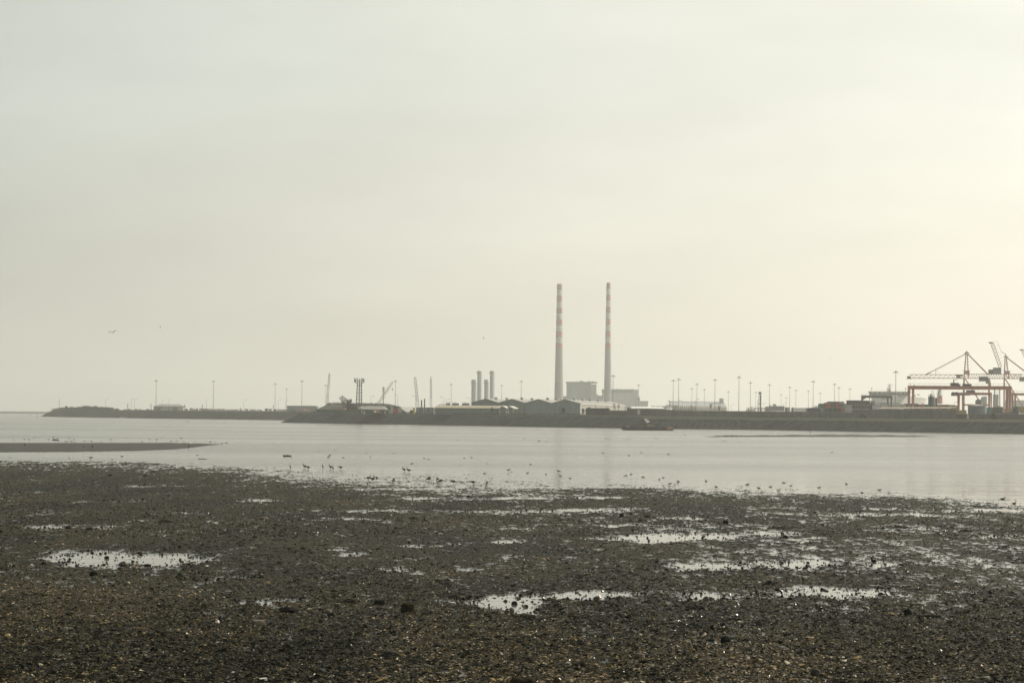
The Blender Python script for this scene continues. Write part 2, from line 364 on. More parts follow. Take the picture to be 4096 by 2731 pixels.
X = dd[:, None]*uu[None, :]; X[:6] = dd[6]*uu[None, :]; Y = np.repeat(dd[:, None], NC, 1)
H = mud_h(X, Y); H[:6] = .05
V = np.stack([X, Y, H], -1).reshape(-1, 3)
i0 = (np.arange(NRR-1)[:, None]*NC + np.arange(NC-1)[None, :]).ravel()
Fq = np.stack([i0, i0+1, i0+NC+1, i0+NC], -1)
def mud_mat():
    m = bpy.data.materials.new("mud"); m.use_nodes = True; n = m.node_tree.nodes; l = m.node_tree.links; b = n["Principled BSDF"]
    tc = n.new("ShaderNodeTexCoord")
    def noise(scale, det=4, sc_=(1, 1, 1)):
        mp = n.new("ShaderNodeMapping"); mp.inputs["Scale"].default_value = sc_; l.new(tc.outputs["Object"], mp.inputs[0])
        z = n.new("ShaderNodeTexNoise"); z.inputs["Scale"].default_value = scale; z.inputs["Detail"].default_value = det; z.inputs["Roughness"].default_value = .7
        l.new(mp.outputs[0], z.inputs["Vector"]); return z.outputs["Fac"]
    r1 = n.new("ShaderNodeValToRGB"); e = r1.color_ramp.elements; e[0].position = .38; e[0].color = (.004, .0043, .0027, 1); e[1].position = .66; e[1].color = (.046, .040, .022, 1)
    l.new(noise(7, 8), r1.inputs[0])
    r2 = n.new("ShaderNodeValToRGB"); e = r2.color_ramp.elements; e[0].position = .35; e[0].color = (.42, .46, .42, 1); e[1].position = .65; e[1].color = (1.45, 1.28, .95, 1)
    l.new(noise(.12, 4, (1, .5, 1)), r2.inputs[0])
    mu = n.new("ShaderNodeMixRGB"); mu.blend_type = 'MULTIPLY'; mu.inputs[0].default_value = 1; l.new(r1.outputs[0], mu.inputs[1]); l.new(r2.outputs[0], mu.inputs[2])
    l.new(mu.outputs[0], b.inputs["Base Color"])
    rr = n.new("ShaderNodeMapRange"); rr.inputs[1].default_value = .35; rr.inputs[2].default_value = .65; rr.inputs[3].default_value = .5; rr.inputs[4].default_value = .95
    l.new(noise(3, 5), rr.inputs[0]); sz = n.new("ShaderNodeSeparateXYZ"); l.new(tc.outputs["Object"], sz.inputs[0])
    wt = n.new("ShaderNodeMapRange"); wt.interpolation_type = 'SMOOTHSTEP'; wt.inputs[1].default_value = .027; wt.inputs[2].default_value = .006; wt.inputs[3].default_value = 0; wt.inputs[4].default_value = 1; l.new(sz.outputs[2], wt.inputs[0])   # ground just above the water table stays wet
    mw = n.new("ShaderNodeMixRGB"); l.new(wt.outputs[0], mw.inputs[0]); l.new(rr.outputs[0], mw.inputs[1]); mw.inputs[2].default_value = (.16, .16, .16, 1); l.new(mw.outputs[0], b.inputs["Roughness"])
    ws = n.new("ShaderNodeMapRange"); ws.inputs[3].default_value = .10; ws.inputs[4].default_value = .5; l.new(wt.outputs[0], ws.inputs[0]); l.new(ws.outputs[0], b.inputs["Specular IOR Level"])
    wb = n.new("ShaderNodeMapRange"); wb.inputs[3].default_value = 1; wb.inputs[4].default_value = .22
    bp = n.new("ShaderNodeBump"); bp.inputs["Distance"].default_value = .05; l.new(wt.outputs[0], wb.inputs[0]); l.new(wb.outputs[0], bp.inputs["Strength"]); l.new(noise(11, 6), bp.inputs["Height"]); l.new(bp.outputs[0], b.inputs["Normal"])
    MATS["mud"] = m
    m = bpy.data.materials.new("pebble_tint"); m.use_nodes = True; n = m.node_tree.nodes; l = m.node_tree.links; b = n["Principled BSDF"]
    a = n.new("ShaderNodeAttribute"); a.attribute_name = "tint"; l.new(a.outputs["Color"], b.inputs["Base Color"])
    l.new(a.outputs["Alpha"], b.inputs["Roughness"]); sp = n.new("ShaderNodeMapRange"); sp.inputs[1].default_value = .36; sp.inputs[2].default_value = .65; sp.inputs[3].default_value = .5; sp.inputs[4].default_value = .06; l.new(a.outputs["Alpha"], sp.inputs[0]); l.new(sp.outputs[0], b.inputs["Specular IOR Level"])
    MATS["pebble_tint"] = m
mud_mat()
struct(np_mesh("mudflat", V, Fq, ["mud"]), label="dark stony tidal mudflat with shallow pools")
# ---------------------------------------------------------------- pebbles, shells and slate flakes (uncountable)
rng = np.random.default_rng(3)
def mud_points(N, y0, y1, pw, side=False):
    px = rng.uniform(-60, 4160, N)
    if side: px = np.where(rng.uniform(0, 1, N) < .5, rng.uniform(-1700, -60, N), rng.uniform(4160, 5800, N))
    py = y0 + (y1-y0)*rng.uniform(0, 1, N)**pw
    u = (px-CX)/F; v = (YH-py)/F; d = -EYE/(u*SR+v*CR)
    x = d*(u*CR-v*SR); y = d + rng.uniform(-.5, .5, N)*d*d/49400*2
    return x, y
def pool_points(N):
    ar = np.array([t[2]*t[3] for t in PUD]); i = rng.choice(len(PUD), N, p=ar/ar.sum()); T_ = np.array(PUD)[i]
    a = rng.uniform(0, 2*np.pi, N); r = rng.uniform(0, 1, N)**.5*1.5; px = T_[:, 0]+T_[:, 2]*r*np.cos(a); py = T_[:, 1]+T_[:, 3]*r*np.sin(a)
    u = (px-CX)/F; v = (YH-py)/F; d = -EYE/(u*SR+v*CR); return d*(u*CR-v*SR), d
def flakes(N, y0, y1, smin, smed, smax, pw=1.0, pale=1.0, deep=-.003, pool=False, side=False):
    x, y = pool_points(N) if pool else mud_points(N, y0, y1, pw, side)
    h = mud_h(x, y); k = (h > deep) & ((rng.uniform(0, 1, N) < np.clip((h+.006)/.036, .22, 1)) | pool); x, y, h = x[k], y[k], h[k]; N = len(x)
    px, py = projv(x, y)
    s = np.clip(np.exp(rng.normal(math.log(smed), .45, N)), smin, smax)
    a = rng.uniform(0, 2*np.pi, N); asp = rng.uniform(.35, .95, N); th = rng.uniform(.10, .45, N) if not pool else rng.uniform(.45, .9, N)
    base = np.array([[1, 0, 0], [0, 1, 0], [-1, 0, 0], [0, -1, 0], [.2, .1, 1], [0, 0, -1], [.6, .7, .1]])
    T = base[None, :6, :] + rng.uniform(-.28, .28, (N, 6, 3))
    T[:, :, 0] *= s[:, None]*.5; T[:, :, 1] *= (s*asp)[:, None]*.5; T[:, :, 2] *= (s*th)[:, None]*.5
    tx = rng.normal(0, .28, N); ty = rng.normal(0, .28, N)
    T[:, :, 2] += T[:, :, 0]*tx[:, None] + T[:, :, 1]*ty[:, None]
    ca, sa = np.cos(a)[:, None], np.sin(a)[:, None]
    Vx = T[:, :, 0]*ca - T[:, :, 1]*sa; Vy = T[:, :, 0]*sa + T[:, :, 1]*ca
    V = np.stack([Vx + x[:, None], Vy + y[:, None], T[:, :, 2] + (h + s*th*.22)[:, None]], -1).reshape(-1, 3)
    f = np.array([[0, 1, 4], [1, 2, 4], [2, 3, 4], [3, 0, 4], [1, 0, 5], [2, 1, 5], [3, 2, 5], [0, 3, 5]])
    Fc = (np.arange(N)[:, None, None]*6 + f[None]).reshape(-1, 3)
    zone = np.clip(fbm(x*.13, y*.06, 77, 4)*1.15 + .55, 0, 1)     # patches of paler shell gravel between dark weedy ones
    zone = zone*np.clip(1.2-.55*np.clip((px-600)/2600, 0, 1) + .6*np.clip((py-2400)/250, 0, 1), .35, 1.5)*pale
    r = rng.uniform(0, 1, N); col = np.empty((N, 4))
    dark = np.array([.0075, .0082, .0045]); brown = np.array([.055, .042, .018]); tan = np.array([.22, .168, .090]); pale_ = np.array([.40, .34, .24])
    pt = .25*zone; pb = .34*zone+.1
    c = np.where((r < pb)[:, None], brown, dark); c = np.where((r > 1-pt)[:, None], tan, c); c = np.where((r > 1-.035*zone)[:, None], pale_, c); c = np.where((r > 1-.003)[:, None], np.array([.6, .58, .52]), c)
    col[:, :3] = c*rng.uniform(.55, 1.45, (N, 1))*rng.uniform(.93, 1.07, (N, 3))
    wetp = np.clip(.10 + .30*np.clip((px-300)/2500, 0, 1)*np.clip((2650-py)/300, .25, 1), 0, .5); col[:, 3] = np.where(rng.uniform(0, 1, N) < wetp, rng.uniform(.2, .34, N), rng.uniform(.7, 1, N))
    return V, Fc, np.repeat(col, 6, 0)
parts = [flakes(150000, 1850, 2760, .02, .055, .13, .8), flakes(95000, 2250, 2770, .022, .052, .15, .8, 1.15), flakes(12000, 1860, 2760, .08, .13, .28, .9,   .6, -.02), flakes(40000, 1900, 2150, .04, .09, .2, 1, .8), flakes(2600, 0, 0, .05, .09, .22, 1, .35, -.07, True), flakes(60000, 1850, 2760, .03, .075, .18, .8, .9, -.003, False, True)]
off = 0; VV = []; FF = []; AA = []
for v_, f_, a_ in parts:
    VV.append(v_); FF.append(f_+off); AA.append(a_); off += len(v_)
struct(np_mesh("pebbles", np.concatenate(VV), np.concatenate(FF), ["pebble_tint"], np.concatenate(AA), smooth=False), "stuff", "pebbles, shells and slate flakes strewn over the mud")
# low dark wrack lying in scraps over the flat
def wrack(N):
    x, y = mud_points(N, 1880, 2740, .9); h = mud_h(x, y); k = (h > -.01) & (fbm(x*.15, y*.04, 99, 3) > -.12); x, y, h = x[k], y[k], h[k]; N = len(x); M = 10
    L = np.exp(rng.normal(math.log(.26), .5, N)); V = []; Fc = []
    lx_ = rng.normal(0, .5, (N, M))*L[:, None]*1.7; ly_ = rng.normal(0, .5, (N, M))*L[:, None]*.7
    tri = rng.uniform(-1, 1, (N, M, 3, 3))*np.array([.11, .11, .035])
    cz = np.abs(rng.normal(0, .03, (N, M)))*np.exp(-(lx_**2+ly_**2)/(L[:, None]**2))
    tri[..., 0] += (x[:, None]+lx_)[..., None]; tri[..., 1] += (y[:, None]+ly_)[..., None]; tri[..., 2] += (h[:, None]+.03+cz)[..., None]
    return tri.reshape(-1, 3), np.arange(N*M*3).reshape(-1, 3)
v_, f_ = wrack(4200)
struct(np_mesh("seaweed", v_, f_, ["weed"], smooth=False), "stuff", "dark wrack in scraps over the mud")
# ---------------------------------------------------------------- single rocks one can point at
def rock_mesh(w, dpt, h, seed, boxy=0.0, rough=.16, tip=0):
    import bmesh
    bm = bmesh.new(); bmesh.ops.create_icosphere(bm, subdivisions=4, radius=1)
    from mathutils import noise
    for v in bm.verts:
        p = v.co.normalized()
        if boxy:
            q = max(abs(p.x), abs(p.y), abs(p.z)); p = p.lerp(p/q, boxy)
        o = Vector((seed*3.1, seed*1.7, seed*.9))
        k = 1 + rough*noise.noise(p*1.3+o) + rough*.5*noise.noise(p*3.1+o) + rough*.22*noise.noise(p*8+o)
        p = p*k
        if tip: p.x += tip*p.z
        v.co = Vector((p.x*w*.5, p.y*dpt*.5, p.z*h*.62 + h*.36))
    me = bpy.data.meshes.new("rock"); bm.to_mesh(me); bm.free()
    me.polygons.foreach_set("use_smooth", [boxy < .5]*len(me.polygons)); return me
ROCKS = [  # centre px, base py, width px, height px, boxy, rough, material, name, label
 (1633, 2449, 54, 44, .35, .22, "rock_moss", "rock", "big dark mossy boulder standing alone beside the low squared stone"),
 (1518, 2418, 37, 24, .75, .08, "rock_dark", "rock", "low squared dark stone with flat top next to the mossy boulder"),
 (1157, 2449, 74, 26, .0, .25, "rock_dark", "rock", "long low black weed-draped rock below a narrow pool"),
 (1034, 2503, 50, 25, .8, .07, "rock_tan", "stone_block", "tan brick-shaped stone block with its lit end showing"),
 (329, 2421, 31, 20, .8, .08, "rock_tan", "stone_block", "small tan cube-shaped stone below the big pool with the rocks in it"),
 (2092, 2752, 98, 52, .3, .16, "rock_moss", "rock", "moss-topped round boulder cut by the bottom edge of the photo"),
 (2903, 2568, 38, 34, .2, .2, "rock_dark", "rock", "rounded brown-black rock beside a broken shallow pool"),
 (3632, 2463, 33, 28, .1, .15, "rock_dark", "rock", "round black rock at the end of a long dark weed streak"),
 (3262, 2700, 36, 30, .2, .2, "rock_grey", "rock", "rounded grey rock alone among pale slate flakes"),
 (2558, 2636, 44, 24, .3, .3, "rock_tan", "rock", "broken brown rock with a pale reddish split face"),
 (2532, 2532, 30, 18, .1, .2, "rock_tan", "rock", "small rounded tan rock on bare gravel, off any pool"),
 (2322, 2575, 30, 18, .4, .2, "rock_grey", "rock", "small flat-topped grey rock on open gravel"),
 (1549, 2626, 50, 26, .2, .28, "rock_grey", "rock", "leaning slate slab with a sharp raised corner"),
 (1765, 2590, 38, 20, .1, .2, "rock_grey", "rock", "low pyramid-shaped grey-green rock"),
 (1314, 2453, 27, 17, .1, .12, "rock_tan", "rock", "smooth round tan cobble between the black low rock and the mossy boulder"),
 (1352, 2428, 28, 15, .2, .2, "rock_grey", "rock", "grey cobble beside the dark weed heap"),
 (1056, 2078, 32, 13, .1, .2, "rock_tan", "rock", "oval brown rock with sunlit side, beyond the speckled streaks"),
 (2903, 2095, 22, 17, .2, .25, "rock_dark", "rock", "dark peaked stone standing clear on the far gravel"),
 (2486, 2067, 18, 14, .4, .2, "rock_dark", "rock", "squarish dark stone just below the thin far pool"),
 (2590, 2069, 24, 12, .1, .2, "rock_moss", "rock", "low rounded olive stone near the thin far pool"),
 (2563, 2085, 20, 12, .3, .25, "rock_grey", "rock", "grey-brown lump lower of the trio near the thin far pool"),
 (1600, 2082, 22, 10, .1, .2, "rock_grey", "rock", "small brown stone paired with a wedge-shaped one"),
 (1652, 2078, 24, 12, .1, .3, "rock_grey", "rock", "wedge-shaped stone paired with a small brown one"),
 (273, 2113, 24, 15, .1, .2, "rock_dark", "rock", "black round stone in the middle of the long narrow pool"),
 (358, 2119, 32, 13, .1, .25, "rock_dark", "rock", "black flattish rock at the end of the long narrow pool"),
 (374, 2301, 32, 21, .1, .2, "rock_dark", "rock", "black round rock just under the big rock-strewn pool"),
 (725, 2308, 24, 19, .1, .15, "rock_grey", "rock", "rounded grey cobble under the far end of the big rock-strewn pool"),
 (427, 2229, 20, 12, .1, .2, "rock_dark", "rock", "dark stone standing in the big pool near its upper rim"),
 (495, 2262, 34, 14, .2, .2, "rock_grey", "rock", "brown stone on the lower rim of the big pool"),
 (590, 2262, 28, 14, .1, .2, "rock_dark", "rock", "dark lump on the lower rim of the big pool, beside a brown stone"),
 (560, 2212, 20, 10, .1, .2, "rock_dark", "rock", "dark lump on the upper rim of the big pool"),
 (663, 2199, 22, 12, .2, .2, "rock_grey", "rock", "grey stone above the upper rim of the big pool"),
 (2810, 2150, 10, 11, .2, .2, "rock_dark", "rock", "dark stone in the bright pool under the far rocks, close to its tapering end"),
 (2590, 2150, 8, 9, .1, .3, "rock_dark", "rock", "tiny dark pointed stone in the middle of the bright pool"),
 (2640, 2330, 12, 8, .1, .2, "rock_dark", "rock", "small black stone on gravel between two speckled pools"),
 (3495, 2244, 22, 12, .1, .2, "rock_dark", "rock", "dark rounded stone above a small bright pool"),
 (3605, 2257, 20, 10, .1, .2, "rock_dark", "rock", "dark stone beside a small bright pool"),
 (3160, 2398, 24, 14, .1, .2, "rock_dark", "rock", "dark cobble on the near rim of the wide speckled pool"),
 (3303, 2478, 20, 11, .1, .2, "rock_dark", "rock", "small black round stone above the paler slate flakes"),
 (2360, 2398, 12, 10, .1, .2, "rock_dark", "rock", "black stone at the tail of the long broken pool"),
 (2058, 2412, 24, 16, .1, .2, "rock_dark", "rock", "black rock poking through the long broken pool, mid length"),
 (2105, 2422, 18, 12, .1, .2, "rock_dark", "rock", "smaller black rock poking through the long broken pool"),
 (1848, 2394, 26, 14, .2, .2, "rock_tan", "rock", "tan rock dividing the head of the long broken pool"),
 (3930, 2643, 20, 16, .2, .25, "rock_dark", "rock", "black triangular stone on slate flakes, far from any pool"),
 (3500, 2634, 22, 13, .1, .2, "rock_grey", "rock", "grey cobble bedded in slate flakes"),
 (610, 1888, 16, 6, .1, .2, "rock_dark", "rock", "small dark stone on the far mud behind the first geese"),
 (440, 1903, 16, 7, .1, .2, "rock_dark", "rock", "dark stone on the far mud, one of two lying side by side near the water"),
 (583, 1904, 18, 7, .1, .2, "rock_dark", "rock", "dark flat stone on the far mud, other one of two lying side by side"),
 (1874, 1988, 16, 7, .1, .25, "rock_dark", "rock", "dark pointed lump on the far mud below the geese"),
]
for i, (cx, by, wp, hp, boxy, ro, m_, nm_, lab) in enumerate(ROCKS):
    g = G(cx, by, .03); s = g.y/F; hh = float(mud_h(np.array([g.x]), np.array([g.y]))[0])
    me = rock_mesh(wp*s, wp*s*.85, hp*s*.94, i+1, boxy, ro, .25 if "lab" in lab or "wedge" in lab else 0); me.materials.append(MATS[m_])
    o = bpy.data.objects.new(nm_, me); C.objects.link(o); o.location = (g.x, g.y, max(hh, -.01)-.01); o.rotation_euler.z = (.45 if boxy > .7 else rnd.uniform(-.4, .4))
    tag(o, lab, "rock" if nm_ == "rock" else "stone")
def weed_clump(px, py, wp, hp, lab, seed):
    g = G(px, py, .03); s = g.y/F; r_ = random.Random(seed); b = MB(); W_ = wp*s/2; H_ = hp*s
    for k in range(150):
        a = r_.uniform(0, 6.28); q = r_.random()**.6; x = math.cos(a)*q*W_; y = math.sin(a)*q*W_*1.1
        z = H_*(1-q*q)*r_.uniform(.2, 1); dx = r_.uniform(-.16, .16); dy = r_.uniform(-.16, .16)
        b.bar((x, y, z*.7), (x+dx, y+dy, max(.0, z*.7-r_.uniform(0, .06))), .012+.02*r_.random(), 3)
    b.lathe([(W_*.85, -.03), (W_*.7, H_*.25), (W_*.35, H_*.5), (.01, H_*.55)], 12)
    tag(b.build("seaweed_clump", "weed", loc=(g.x, g.y, max(0, float(mud_h(np.array([g.x]), np.array([g.y]))[0])))), lab, "seaweed")
for i, t in enumerate([(1395, 2412, 46, 24, "dark heaped seaweed clump beside a grey cobble"), (875, 2606, 44, 24, "ragged black seaweed clump on bare brown gravel"),
    (3720, 2470, 80, 16, "long dark seaweed heap trailing from the round black rock"), (3840, 2456, 60, 10, "thin seaweed strand beyond the long dark heap"),
    (2110, 2470, 90, 22, "broad black seaweed mat under the long broken pool"), (1880, 2618, 80, 24, "wide dark seaweed heap with pale twigs near the bottom boulder"),
    (2310, 2658, 56, 18, "dark seaweed tuft on gravel near the split brown rock"), (2780, 2436, 60, 18, "black seaweed tuft below speckled pools"),
    (3075, 2340, 20, 22, "upright dark weed-wrapped stump at the pool edge"), (3140, 2149, 9, 16, "thin upright black weed-covered stub on far gravel"),
    (660, 2088, 46, 12, "small black seaweed heap on gravel above the big pool"), (3860, 2124, 50, 14, "dark seaweed lump on far grey gravel near the waterline"),
    (3600, 2107, 90, 14, "long black seaweed patch on far grey gravel"), (3120, 2112, 90, 12, "broad black seaweed patch beside the far peaked stone")]):
    weed_clump(*t, 50+i)
# ---------------------------------------------------------------- sandbanks
mat("bank_sand", (.030, .0285, .020), .7, .35, 1.2, bump=.05, bscale=4, spec=.3)
def bank(name, xs, top, bot, hmax, lab, nx=260, ny=14, prof=.35):
    b = MB(); vs = []
    for i in range(nx+1):
        px = xs[0]+(xs[1]-xs[0])*i/nx; yt = lerp_tab(px, top)+rnd.uniform(-.25, .25); yb = lerp_tab(px, bot)+rnd.uniform(-.5, .5)
        if yb < yt+.2: yb = yt+.2
        a = G(px, yt); c = G(px, yb); fade = min(1, (xs[1]-px)/90, (px-xs[0])/60)
        for j in range(ny+1):
            f = j/ny; p = c.lerp(a, f); hgt = hmax*fade*math.sin(math.pi*min(1, f**(.8)))**.7 if 0 < f < 1 else 0
            vs.append((p.x, p.y, hgt*(1+.25*math.sin(px*.05))+rnd.uniform(-.012, .012)-(.02 if j in (0, ny) else 0)))
    fs = [(i*(ny+1)+j, (i+1)*(ny+1)+j, (i+1)*(ny+1)+j+1, i*(ny+1)+j+1) for i in range(nx) for j in range(ny)]
    b.add(vs, fs); return struct(b.build(name, "bank_sand", smooth=True), label=lab)
bank("sandbank", (-700, 893), [(-700, 1768), (0, 1770), (680, 1770), (800, 1773), (893, 1776.6)], [(-700, 1812), (0, 1809), (300, 1808), (560, 1803), (700, 1797), (780, 1789), (840, 1781), (893, 1777)], .17, "low gravel bar with resting birds")
bank("sandbank", (2815, 3745), [(2815, 1746), (3000, 1743.6), (3200, 1740.5), (3350, 1738.5), (3550, 1741), (3745, 1745.5)], [(2815, 1747), (2900, 1747), (3650, 1747.5), (3745, 1746)], .40, "thin distant gravel bar before the port wall", ny=8)
# ---------------------------------------------------------------- port land: rock embankments and yard
AW = [(165, 1665.6), (550, 1672), (850, 1676), (1150, 1680), (1330, 1682.5)]
BW = [(1135, 1690), (1650, 1698), (2150, 1707), (2490, 1712), (2620, 1714), (3000, 1718), (3550, 1727), (4096, 1736), (4700, 1745)]
def line(tab, n):
    pts = []
    for i in range(n+1):
        px = tab[0][0]+(tab[-1][0]-tab[0][0])*i/n; pts.append(G(px, lerp_tab(px, tab)))
    return pts
def inland(pts, i):
    a = pts[max(0, i-1)]; b = pts[min(len(pts)-1, i+1)]; t = (b-a); t.z = 0; t.normalize()
    return Vector((-t.y, t.x, 0)) if -t.y > 0 else Vector((t.y, -t.x, 0))
def embank(name, tab, n, prof, mats, mlist, lab, tip=0):
    pts = line(tab, n); b = MB(); vs = []
    for i, p in enumerate(pts):
        nv = inland(pts, i); pr = prof(proj((p.x, p.y, 0))[0])
        for j, (o, z) in enumerate(pr):
            q = p + nv*(o+(rnd.uniform(-.7, .7) if 0 < j < 4 else 0)); vs.append((q.x, q.y, z+(rnd.uniform(-.34, .34) if 0 < j < 4 else 0)))
    m = len(prof(2000)); fs = []; ms = []
    for i in range(len(pts)-1):
        for j in range(m-1):
            fs.append((i*m+j, (i+1)*m+j, (i+1)*m+j+1, i*m+j+1)); ms.append(mlist[j])
    o0 = len(b.v); b.v += vs; b.f += fs; b.m += ms
    if tip:     # rounded rock nose closing the far end
        p = pts[0]; nv = inland(pts, 0); pr = prof(proj((p.x, p.y, 0))[0]); t = (pts[0]-pts[1]); t.z = 0; t.normalize(); K = 8; vs = []
        crest = pr[4][0]
        for k in range(K+1):
            g = math.pi*k/K
            for j in range(5):
                o, z = pr[j]; rad = crest-o
                c = p + nv*crest; d_ = -nv*math.cos(g) + t*math.sin(g); q = c + d_*rad
                vs.append((q.x, q.y, z+rnd.uniform(-.15, .15)*(j > 0)))
        b.add(vs, [(k*5+j, (k+1)*5+j, (k+1)*5+j+1, k*5+j+1) for k in range(K) for j in range(4)], 0)
    return struct(b.build(name, mats, smooth=False), label=lab)
def profA(px): return [(-2, -.8), (0, 0), (4, 2.4), (9, 5.2), (13, 7.3), (17, 7.6), (40, 7.6)]
def profB(px):
    if px < 2500: return [(-2, -.8), (0, 0), (5, 2.3), (10, 4.6), (13.5, 6.0), (16, 6.35), (26, 6.3)]
    return [(-2, -.8), (0, 0), (4, 1.9), (8, 3.7), (10, 4.75), (10.6, 4.9), (15.5, 6.0)]
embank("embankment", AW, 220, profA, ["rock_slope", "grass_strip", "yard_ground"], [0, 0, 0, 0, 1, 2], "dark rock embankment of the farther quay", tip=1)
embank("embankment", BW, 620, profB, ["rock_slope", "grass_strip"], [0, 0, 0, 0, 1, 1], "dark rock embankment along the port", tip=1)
bp_ = line(BW, 60); ap_ = line(AW, 20)
def yard(name, pts, off, z, back, lab):
    b = MB(); e = [p + inland(pts, i)*off for i, p in enumerate(pts)]
    vs = [(p.x, p.y, z) for p in e] + [(x, y, z) for x, y in back]
    b.add(vs, [tuple(range(len(vs)))]); return struct(b.build(name, "yard_ground"), label=lab)
yard("port_ground", bp_, 15.4, 5.96, [(900, 700), (1100, 2550), (-60, 2550), (0, 1060)], "port yard behind the embankment")
yard("port_ground", ap_, 39.5, 7.56, [(-30, 1180), (-20, 2400), (-330, 2400), (-420, 2080)], "farther port yard")
b = MB(); b.add([(-1650, 3700, 0), (-1650, 3760, 4), (-420, 3700, 4.2), (-420, 3640, 0)], [(0, 1, 2, 3)]); b.add([(-1650, 3760, 4), (-1650, 3800, 4), (-420, 3760, 4.2), (-420, 3700, 4.2)], [(0, 1, 2, 3)])
struct(b.build("far_shore", "far_land"), label="thin far harbour arm on the horizon")
b = MB(); b.add([(-420, 2760, 0), (-400, 2790, 4), (2600, 2790, 4), (2600, 2760, 0)], [(0, 1, 2, 3)]); b.add([(-400, 2790, 4), (-400, 5200, 4), (2600, 5200, 4), (2600, 2790, 4)], [(0, 1, 2, 3)])
struct(b.build("far_shore", "far_land"), label="far power station peninsula")
def dB(px): return G(px, lerp_tab(px, BW)).y
def dC(px, set_back=14.0): return dB(px) + set_back/.476
# pale concrete slipway corner in the embankment
a = G(2592, 1712); s = a.y/F
# ---------------------------------------------------------------- foliage
def leafs(b, c, rx, ry, rz, n, size, r_, flat=0):
    for k in range(n):
        while True:
            p = Vector((r_.uniform(-1, 1), r_.uniform(-1, 1), r_.uniform(-1, 1)))
            if p.length < 1: break
        q = Vector((c[0]+p.x*rx, c[1]+p.y*ry, c[2]+p.z*rz)); d1 = Vector((r_.uniform(-1, 1), r_.uniform(-1, 1), r_.uniform(-1, 1)))*size; d2 = Vector((r_.uniform(-1, 1), r_.uniform(-1, 1), r_.uniform(-1, 1)))*size
        b.add([q, q+d1, q+d2], [(0, 1, 2)])
def tree(name, label, cat, bx, by, d, clumps, leafm="leaf_dark", trunk=None, n=60, size=.45, seed=1, limbs=True, tr=.16):
    r_ = random.Random(seed); A = At(bx, by, d); t = thing(name, label, cat, A.loc)
    c = MB(); tb = MB(); top = trunk or (bx, clumps[0][1])
    base = Vector((0, 0, -.6)); tip = Vector(A.p(*top)); tb.bar(base, base.lerp(tip, .6), tr, 6, r2=tr*.65); tb.bar(base.lerp(tip, .6), tip, tr*.65, 6, r2=tr*.3)
    for cx, cyy, rx, rz in clumps:
        q = Vector(A.p(cx, cyy)); q.y = r_.uniform(-1, 1)*rx*A.s*.5
        leafs(c, q, rx*A.s, rx*A.s*.8, rz*A.s, int(n*max(1, rx*rz/20)), size, r_)
        if limbs: tb.bar(base.lerp(tip, r_.uniform(.4, .8)), q, tr*.35, 4, r2=tr*.12)
    if limbs:
        for k in range(10):
            cx, cyy, rx, rz = r_.choice(clumps); q = Vector(A.p(cx+r_.uniform(-rx, rx), cyy+r_.uniform(-rz, rz))); q.y = r_.uniform(-.5, .5)*rx*A.s
            tb.bar(base.lerp(tip, r_.uniform(.4, .95)), q, tr*.22, 3, r2=.02)
    tb.build("trunk", "bark", t); c.build("crown", leafm, t); return t
def bare_tree(label, bx, by, d, top, spread, seed):
    r_ = random.Random(seed); A = At(bx, by, d); t = thing("bare_tree", label, "tree", A.loc); tb = MB(); cb = MB(); H_ = A.z(top); w_ = spread*A.s
    tb.bar((0, 0, -.6), (0, 0, H_*.6), .12, 5, r2=.06)
    for k in range(26):
        z = H_*r_.uniform(.25, .7); q = Vector((r_.uniform(-w_, w_), r_.uniform(-w_, w_), min(H_, z+H_*r_.uniform(.15, .45)))); cb.bar((0, 0, z), q, .04, 3, r2=.015)
        for j in range(4): cb.bar(q*.8+Vector((0, 0, z*.2)), q+Vector((r_.uniform(-.5, .5), r_.uniform(-.5, .5), r_.uniform(0, .7))), .02, 3, r2=.01)
    tb.build("trunk", "bark", t); cb.build("crown", "leaf_bare", t)
def shrub(label, bx, by, d, wp, hp, seed, leafm="leaf_dark", name="shrub", cone=0):
    r_ = random.Random(seed); A = At(bx, by, d); b = MB(); W_ = wp*A.s/2; H_ = hp*A.s
    for k in range(8):
        x = r_.uniform(-.7, .7)*W_; h_ = H_*(1-abs(x/W_)*(.9 if cone else .45)); leafs(b, (x, r_.uniform(-.5, .5)*W_, h_*.5), W_*.35, W_*.35, h_*.5, 70, .16*H_, r_)
    leafs(b, (0, 0, H_*.4), W_*(.5 if cone else .9), W_*.6, H_*.42, 200, .14*H_, r_)
    for k in range(5): b.bar((0, 0, -.3), (r_.uniform(-.5, .5)*W_, r_.uniform(-.4, .4)*W_, H_*.6), .05, 3)
    tag(b.build(name, leafm, loc=A.loc), label, "shrub")
# scrub on the far tip: single bushes on top of the embankment
r9 = random.Random(12)
for i in range(26):
    bx = 214+i*10.2; hp = lerp_tab(bx, [(210, 5), (245, 11), (262, 15), (300, 16), (350, 18), (395, 17), (440, 14), (470, 8), (490, 5)])*r9.uniform(.8, 1.15); wp = r9.uniform(16, 26)
    d = G(bx, lerp_tab(bx, AW)).y+r9.uniform(40, 58); A = atz(bx, d, 7.3)
    shrub("olive scrub bush, one of the overlapping bushes crowning the far rocky tip", A.bx, A.by, d, wp, hp, 200+i, "leaf_olive"); C.objects[-1]["group"] = "bushes on the far rocky tip"
for i, bx in enumerate(range(500, 640, 15)):
    d = G(bx, lerp_tab(bx, AW)).y+40; A = atz(bx, d, 7.4)
    shrub("low olive scrub on the far embankment between the rocky tip and the hip-roofed building", A.bx, A.by, d, 15, 5+2*math.sin(i*2.3), 230+i, "leaf_olive"); C.objects[-1]["group"] = "low scrub on the far embankment"
